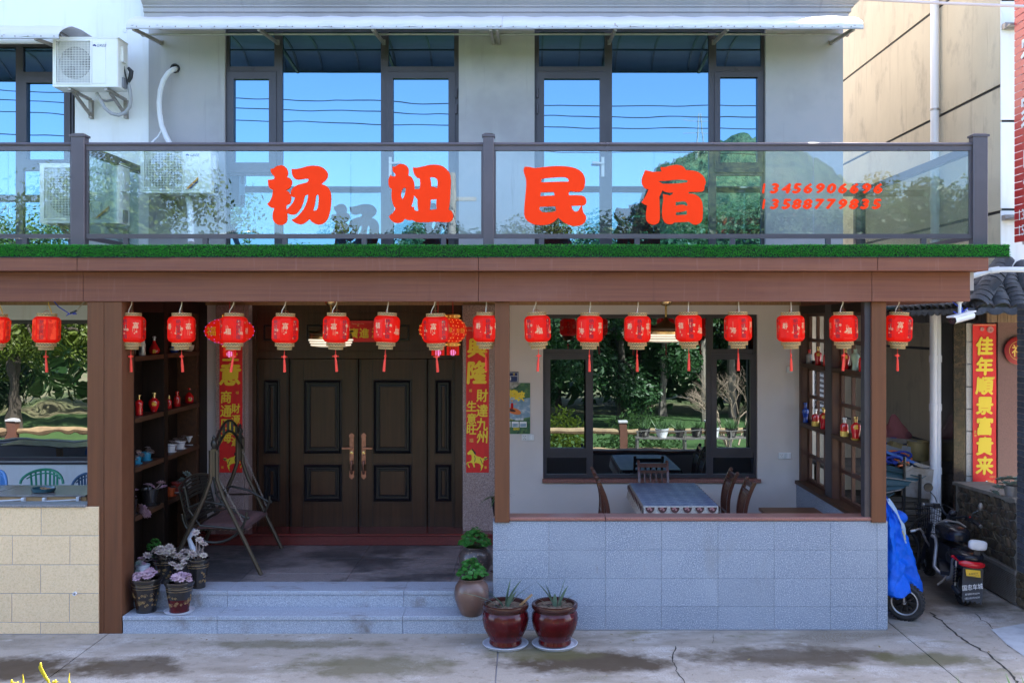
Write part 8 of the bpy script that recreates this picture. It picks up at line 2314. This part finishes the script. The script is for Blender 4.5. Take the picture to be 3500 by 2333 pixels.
# wire basket
bk_ = MB(); b0, b1 = P(3153,1732,12.75), P(3222,1738,12.75); zt1, zb1 = b0.z, Z(1815,12.75)
for k in range(9):
    u = k/8; xx = b0.x + (b1.x-b0.x)*u; xl = b0.x+.04 + (b1.x-b0.x-.08)*u
    for yy_, yl in ((b0.y, b0.y+.03), (b0.y+.26, b0.y+.22)): bk_.tube([(xx,yy_,zt1),(xl,yl,zb1)], .0035, 4)
for k in range(6):
    v = k/5; za = zt1 + (zb1-zt1)*v; o_ = .04*v
    bk_.tube([(b0.x+o_,b0.y+.03*v,za),(b1.x-o_,b0.y+.03*v,za),(b1.x-o_,b0.y+.26-.04*v,za),(b0.x+o_,b0.y+.26-.04*v,za)], .0035, 4, closed=True)
bk_.build('basket', M['black_gloss'], es, kind='stuff')
wheel(es, Vector((5.22, Yd(12.95), .19)), .19, .08, R(90))
MB().bar((5.08, Yd(12.85), .19), (5.10, Yd(12.6), .75), .04).build('fork', M['scooter'], es)

# ================================================================= ALLEY CLUTTER
AL = 'things stored in the alley'
def zq(py, D): return Z(py, D)
Db = 14.2
tr_ = thing('workbench', 'rough bench of boards carrying the alley clutter', 'bench', (4.9, 3.7, 0))
for (a, b) in ((4.35,3.2),(5.5,3.2),(4.35,4.4),(5.5,4.4)): MB().box(a-.03, a+.03, b-.03, b+.03, 0, 1.20).build('leg', M['fire_wood'], tr_)
MB().box(4.2, 5.55, 3.0, 4.5, 1.20, 1.235).build('board', M['cardboard'], tr_)
MB().add([P(3030,1560,13.6), P(3080,1640,13.3), P(3190,1610,13.4), P(3185,1598,13.5), P(3060,1590,13.9)], [(0,1,2,3,4)]).build('dusty_sheet', M['cardboard'], tr_, smooth=False)
# corrugated teal sheets drooping over the bench edge
cs_ = thing('corrugated_sheet', 'dark teal corrugated sheet leaning below the bench', 'sheet', (4.9, 2.6, .9))
mb = MB(); nu, nv = 48, 8; vs = []
A_, B_, C_, D_ = P(2985,1600,13.0), P(3160,1622,13.4), P(3020,1700,12.9), P(3078,1670,13.0)
tl_, tr2, bl_, br2 = P(2940,1560,13.6), P(3165,1625,13.3), P(2960,1760,12.9), P(3040,1690,13.0)
for j in range(nv+1):
    for i in range(nu+1):
        u, v = i/nu, j/nv
        p = (tl_.lerp(tr2, u)).lerp(bl_.lerp(br2, u), v)
        p = p + Vector((0, -.02*math.cos(v*nv*3.3), .014*math.sin(v*38)))
        vs.append(p)
mb.add(vs, [(j*(nu+1)+i, j*(nu+1)+i+1, (j+1)*(nu+1)+i+1, (j+1)*(nu+1)+i) for j in range(nv) for i in range(nu)]); mb.build('sheet', M['teal_sheet'], cs_)
for k in range(5):
    v = (k+.5)/5; MB().bar(tl_.lerp(bl_, v)+Vector((0,-.03,0)), tr2.lerp(br2, v)+Vector((0,-.03,0)), .02, .012).build('rib', M['steel_dull'] if k % 2 else M['teal_sheet'], cs_)
tag(MB().box(-.28,.28,-.02,.02,-.2,.2, M=Matrix.Translation(P(3078,1578,13.6)) @ Matrix.Rotation(R(72),4,'X') @ Matrix.Rotation(R(-22),4,'Z')).build('blue_board', M['blue_sheet']), 'blue plastic board lying on the alley bench', 'board', AL)
tag(MB().lathe([(.125,0),(.135,.02),(.14,.25),(.148,.26),(.14,.27),(.128,.26),(.12,.02),(0,.02)], P(3139,1572,13.9), 24).build('bucket', M['bucket']), 'ochre round bucket on the alley bench', 'bucket', AL)
for (px, py, rz, s_, lab) in ((3097,1548,.5,1.0,'pale hollow concrete block beside the bucket'),(3042,1540,-.2,.9,'pale angular stone at the edge of the column'),(3064,1527,.2,.75,'yellowish stone lying behind the pale angular one')):
    c2 = P(px, py, 14.0); mb = MB(); q = random.Random(px)
    vs = [(x_*.17*s_*(1+q.uniform(-.15,.1)), y_*.13*s_, z_*.085*s_*(1+q.uniform(-.2,.15))) for z_ in (-1,1) for (x_, y_) in ((-1,-1),(0,-1.15),(1,-1),(1.1,0),(1,1),(-1,1))]
    mb.add(vs, [(5,4,3,2,1,0),(6,7,8,9,10,11)] + [(k, (k+1) % 6, 6+(k+1) % 6, 6+k) for k in range(6)], 0, Matrix.Translation(c2) @ Matrix.Rotation(rz,4,'Z') @ Matrix.Rotation(.3,4,'Y'))
    tag(mb.build('concrete_block', M['block'] if px != 3064 else M['bucket'], smooth=False), lab, 'block', AL)
pts = [P(3074 + 39*math.cos(a), 1559 + 13*math.sin(a)+.15*39*math.cos(a), 13.55) + Vector((0, .14*math.sin(a)*-1, 0)) for a in [2*PI*k/32 for k in range(32)]]
oh = thing('orange_hose', 'loop of orange hose lying on the blue rope', 'hose', P(3074,1570,13.5))
MB().tube(pts, .014, 8, closed=True).build('loop', M['hose'], oh)
MB().tube([P(3112,1573,13.45), P(3095,1588,13.35), P(3072,1591,13.3)], .016, 8).build('tail', M['hose'], oh)
ro = MB(); q = random.Random(12)
for k in range(9):
    cx, cyp = 3068+q.uniform(-16,18), 1562+q.uniform(-8,10); rx_ = q.uniform(18,36)
    ro.tube([P(cx + rx_*math.cos(a), cyp + rx_*.38*math.sin(a), 13.72-.04*k) for a in [2*PI*j/18 for j in range(18)]], .015, 6, closed=True)
ro.tube([P(3040,1570,13.5), P(3035,1585,13.4), P(3050,1580,13.4), P(3062,1586,13.4)], .014, 6)
tag(ro.build('rope_coil', M['rope']), 'tangled coil of dark blue rope under the orange hose', 'rope', AL)
tag(MB().ell(P(3050,1515,14.1), .13, .1, .09, 12, 8).ell(P(3073,1518,14.1), .11, .1, .06, 12, 8).build('rope_bundle', M['rope']), 'dark blue rope bundle under the dusty slab', 'rope', AL)
tag(MB().box(-.34,.2,-.2,.2,-.03,.03, M=Matrix.Translation(P(3068,1502,14.2)) @ Matrix.Rotation(.08,4,'Y')).build('dusty_slab', M['cardboard']), 'dusty flat slab on top of the alley pile', 'slab', AL)
mb = MB(); vs = []; nn = 14
c2 = P(3068,1494,14.2)
for j in range(9):
    for k in range(nn):
        a = 2*PI*k/nn; s_ = j/8; r_ = .17*(1-s_)**.8 + .025; f_ = 1 + .3*math.sin(a*4+j) *(1-s_)
        vs.append((c2.x + r_*f_*math.cos(a) - .06*s_, c2.y + r_*.6*f_*math.sin(a), c2.z - .01 + .34*s_))
mb.add(vs, [(j*nn+k, j*nn+(k+1) % nn, (j+1)*nn+(k+1) % nn, (j+1)*nn+k) for j in range(8) for k in range(nn)]); tag(mb.build('draped_cloth', M['pink_cloth'], ang=60), 'dusty pink cloth draped in a peak on the pile', 'cloth', AL)
tag(MB().add([P(3130,1578,13.3), P(3178,1592,13.3), P(3182,1598,13.25), P(3150,1598,13.2), P(3120,1585,13.25)], [(4,3,2,1,0)]).add([P(3118,1588,13.2), P(3095,1605,13.15), P(3105,1606,13.15), P(3122,1594,13.2)], [(3,2,1,0)]).build('straw_hat', M['cardboard'], smooth=False), 'crumpled pale straw scrap at the front of the bench', 'scrap', AL)
tag(MB().tube([P(3069,1577,13.3), P(3090,1583,13.25), P(3108,1586,13.2)], .014, 6).build('stick', M['fence_wood']), 'short pale stick beside the orange hose', 'stick', AL)
tag(MB().box(-.19,.19,-.015,.015,-.2,.2, M=Matrix.Translation(P(3136,1648,13.3)) @ Matrix.Rotation(.12,4,'Y')).build('grey_panel', M['steel_dull']), 'grey rounded panel hanging under the bench', 'panel', AL)
# firewood stack
fw = thing('firewood_stack', 'stack of split firewood on the ground below the bench', 'firewood', (4.9, 3.2, 0), AL)
q = random.Random(3)
for j in range(11):
    for k in range(2):
        zz = .03 + j*.085; xa = 4.25 + k*.62 + q.uniform(-.05,.05); L = q.uniform(.5,.62); h = q.uniform(.06,.08)
        MB().box(xa, xa+L, 2.75+q.uniform(-.03,.03), 3.3, zz, zz+h, M=None).build('log', M['fire_wood'], fw)
for (px, D_) in ((3090,13.25),(3143,13.25)): tag(MB().tube([P(px-4,1960,D_)*1, P(px+2,1560 if px < 3100 else 1620,D_)], .02, 6).build('iron_bar', M['iron']), 'rusty iron bar standing %s' % ('left in front of the firewood' if px < 3100 else 'between the firewood and the drain pipes'), 'bar', AL)
ok_ = thing('old_bicycle', 'old bicycle handlebar behind the blue rain cover', 'bicycle', (4.9, 2.0, 0))
MB().tube([P(3128,1812,12.6), P(3136,1808,12.6), P(3145,1806,12.6), P(3152,1815,12.6), P(3165,1845,12.6), P(3185,1875,12.6)], .014, 8).build('handlebar', M['steel_dull'], ok_)
MB().tube([P(3112,1815,12.6), P(3128,1812,12.6)], .018, 8).build('grip', M['silver'], ok_)
MB().tube([(4.75 + .3*math.cos(a), 2.25, .33 + .32*math.sin(a)) for a in [2*PI*k/24 for k in range(24)]], .02, 6, closed=True).build('tyre', M['tyre'], ok_)
MB().tube([(4.75,2.25,.33),(4.95,2.1,.75),(5.05,2.0,.85)], .018, 8).build('fork', M['iron'], ok_)
# succulent in a grey pot on the stone wall coping
sp_ = small_pot('round grey ribbed pot of blue green succulents on the stone wall', P(3462,1707,11.75), .105, .17, M['steel_dull'], [(-.10,-.02,.02,.09),(-.04,.02,.07,.09),(.05,0,.06,.09),(-.17,0,-.03,.085),(-.2,.02,-.10,.08),(-.02,-.06,.02,.08),(.1,0,.03,.08),(-.12,.04,.06,.08)], M['succ_green'], saucer=False, seed=44, group='potted plants outdoors')

ar = thing('alley_shade_roof', 'dark sheet roof covering the back of the alley', 'roof', (4.78, 8, 3.5))  # roof put in to darken the alley behind the lattice
for k in range(8): MB().box(HX+.001+k*.243, HX-.001+(k+1)*.243, 3.65, 16, 3.47+.012*(k%2), 3.49+.012*(k%2)).build('sheet', M['teal_sheet'], ar)
MB().box(HX+.001, BX-.001, 14.5, 14.6, 0, 3.45).build('end_panel', M['cardboard'], ar)
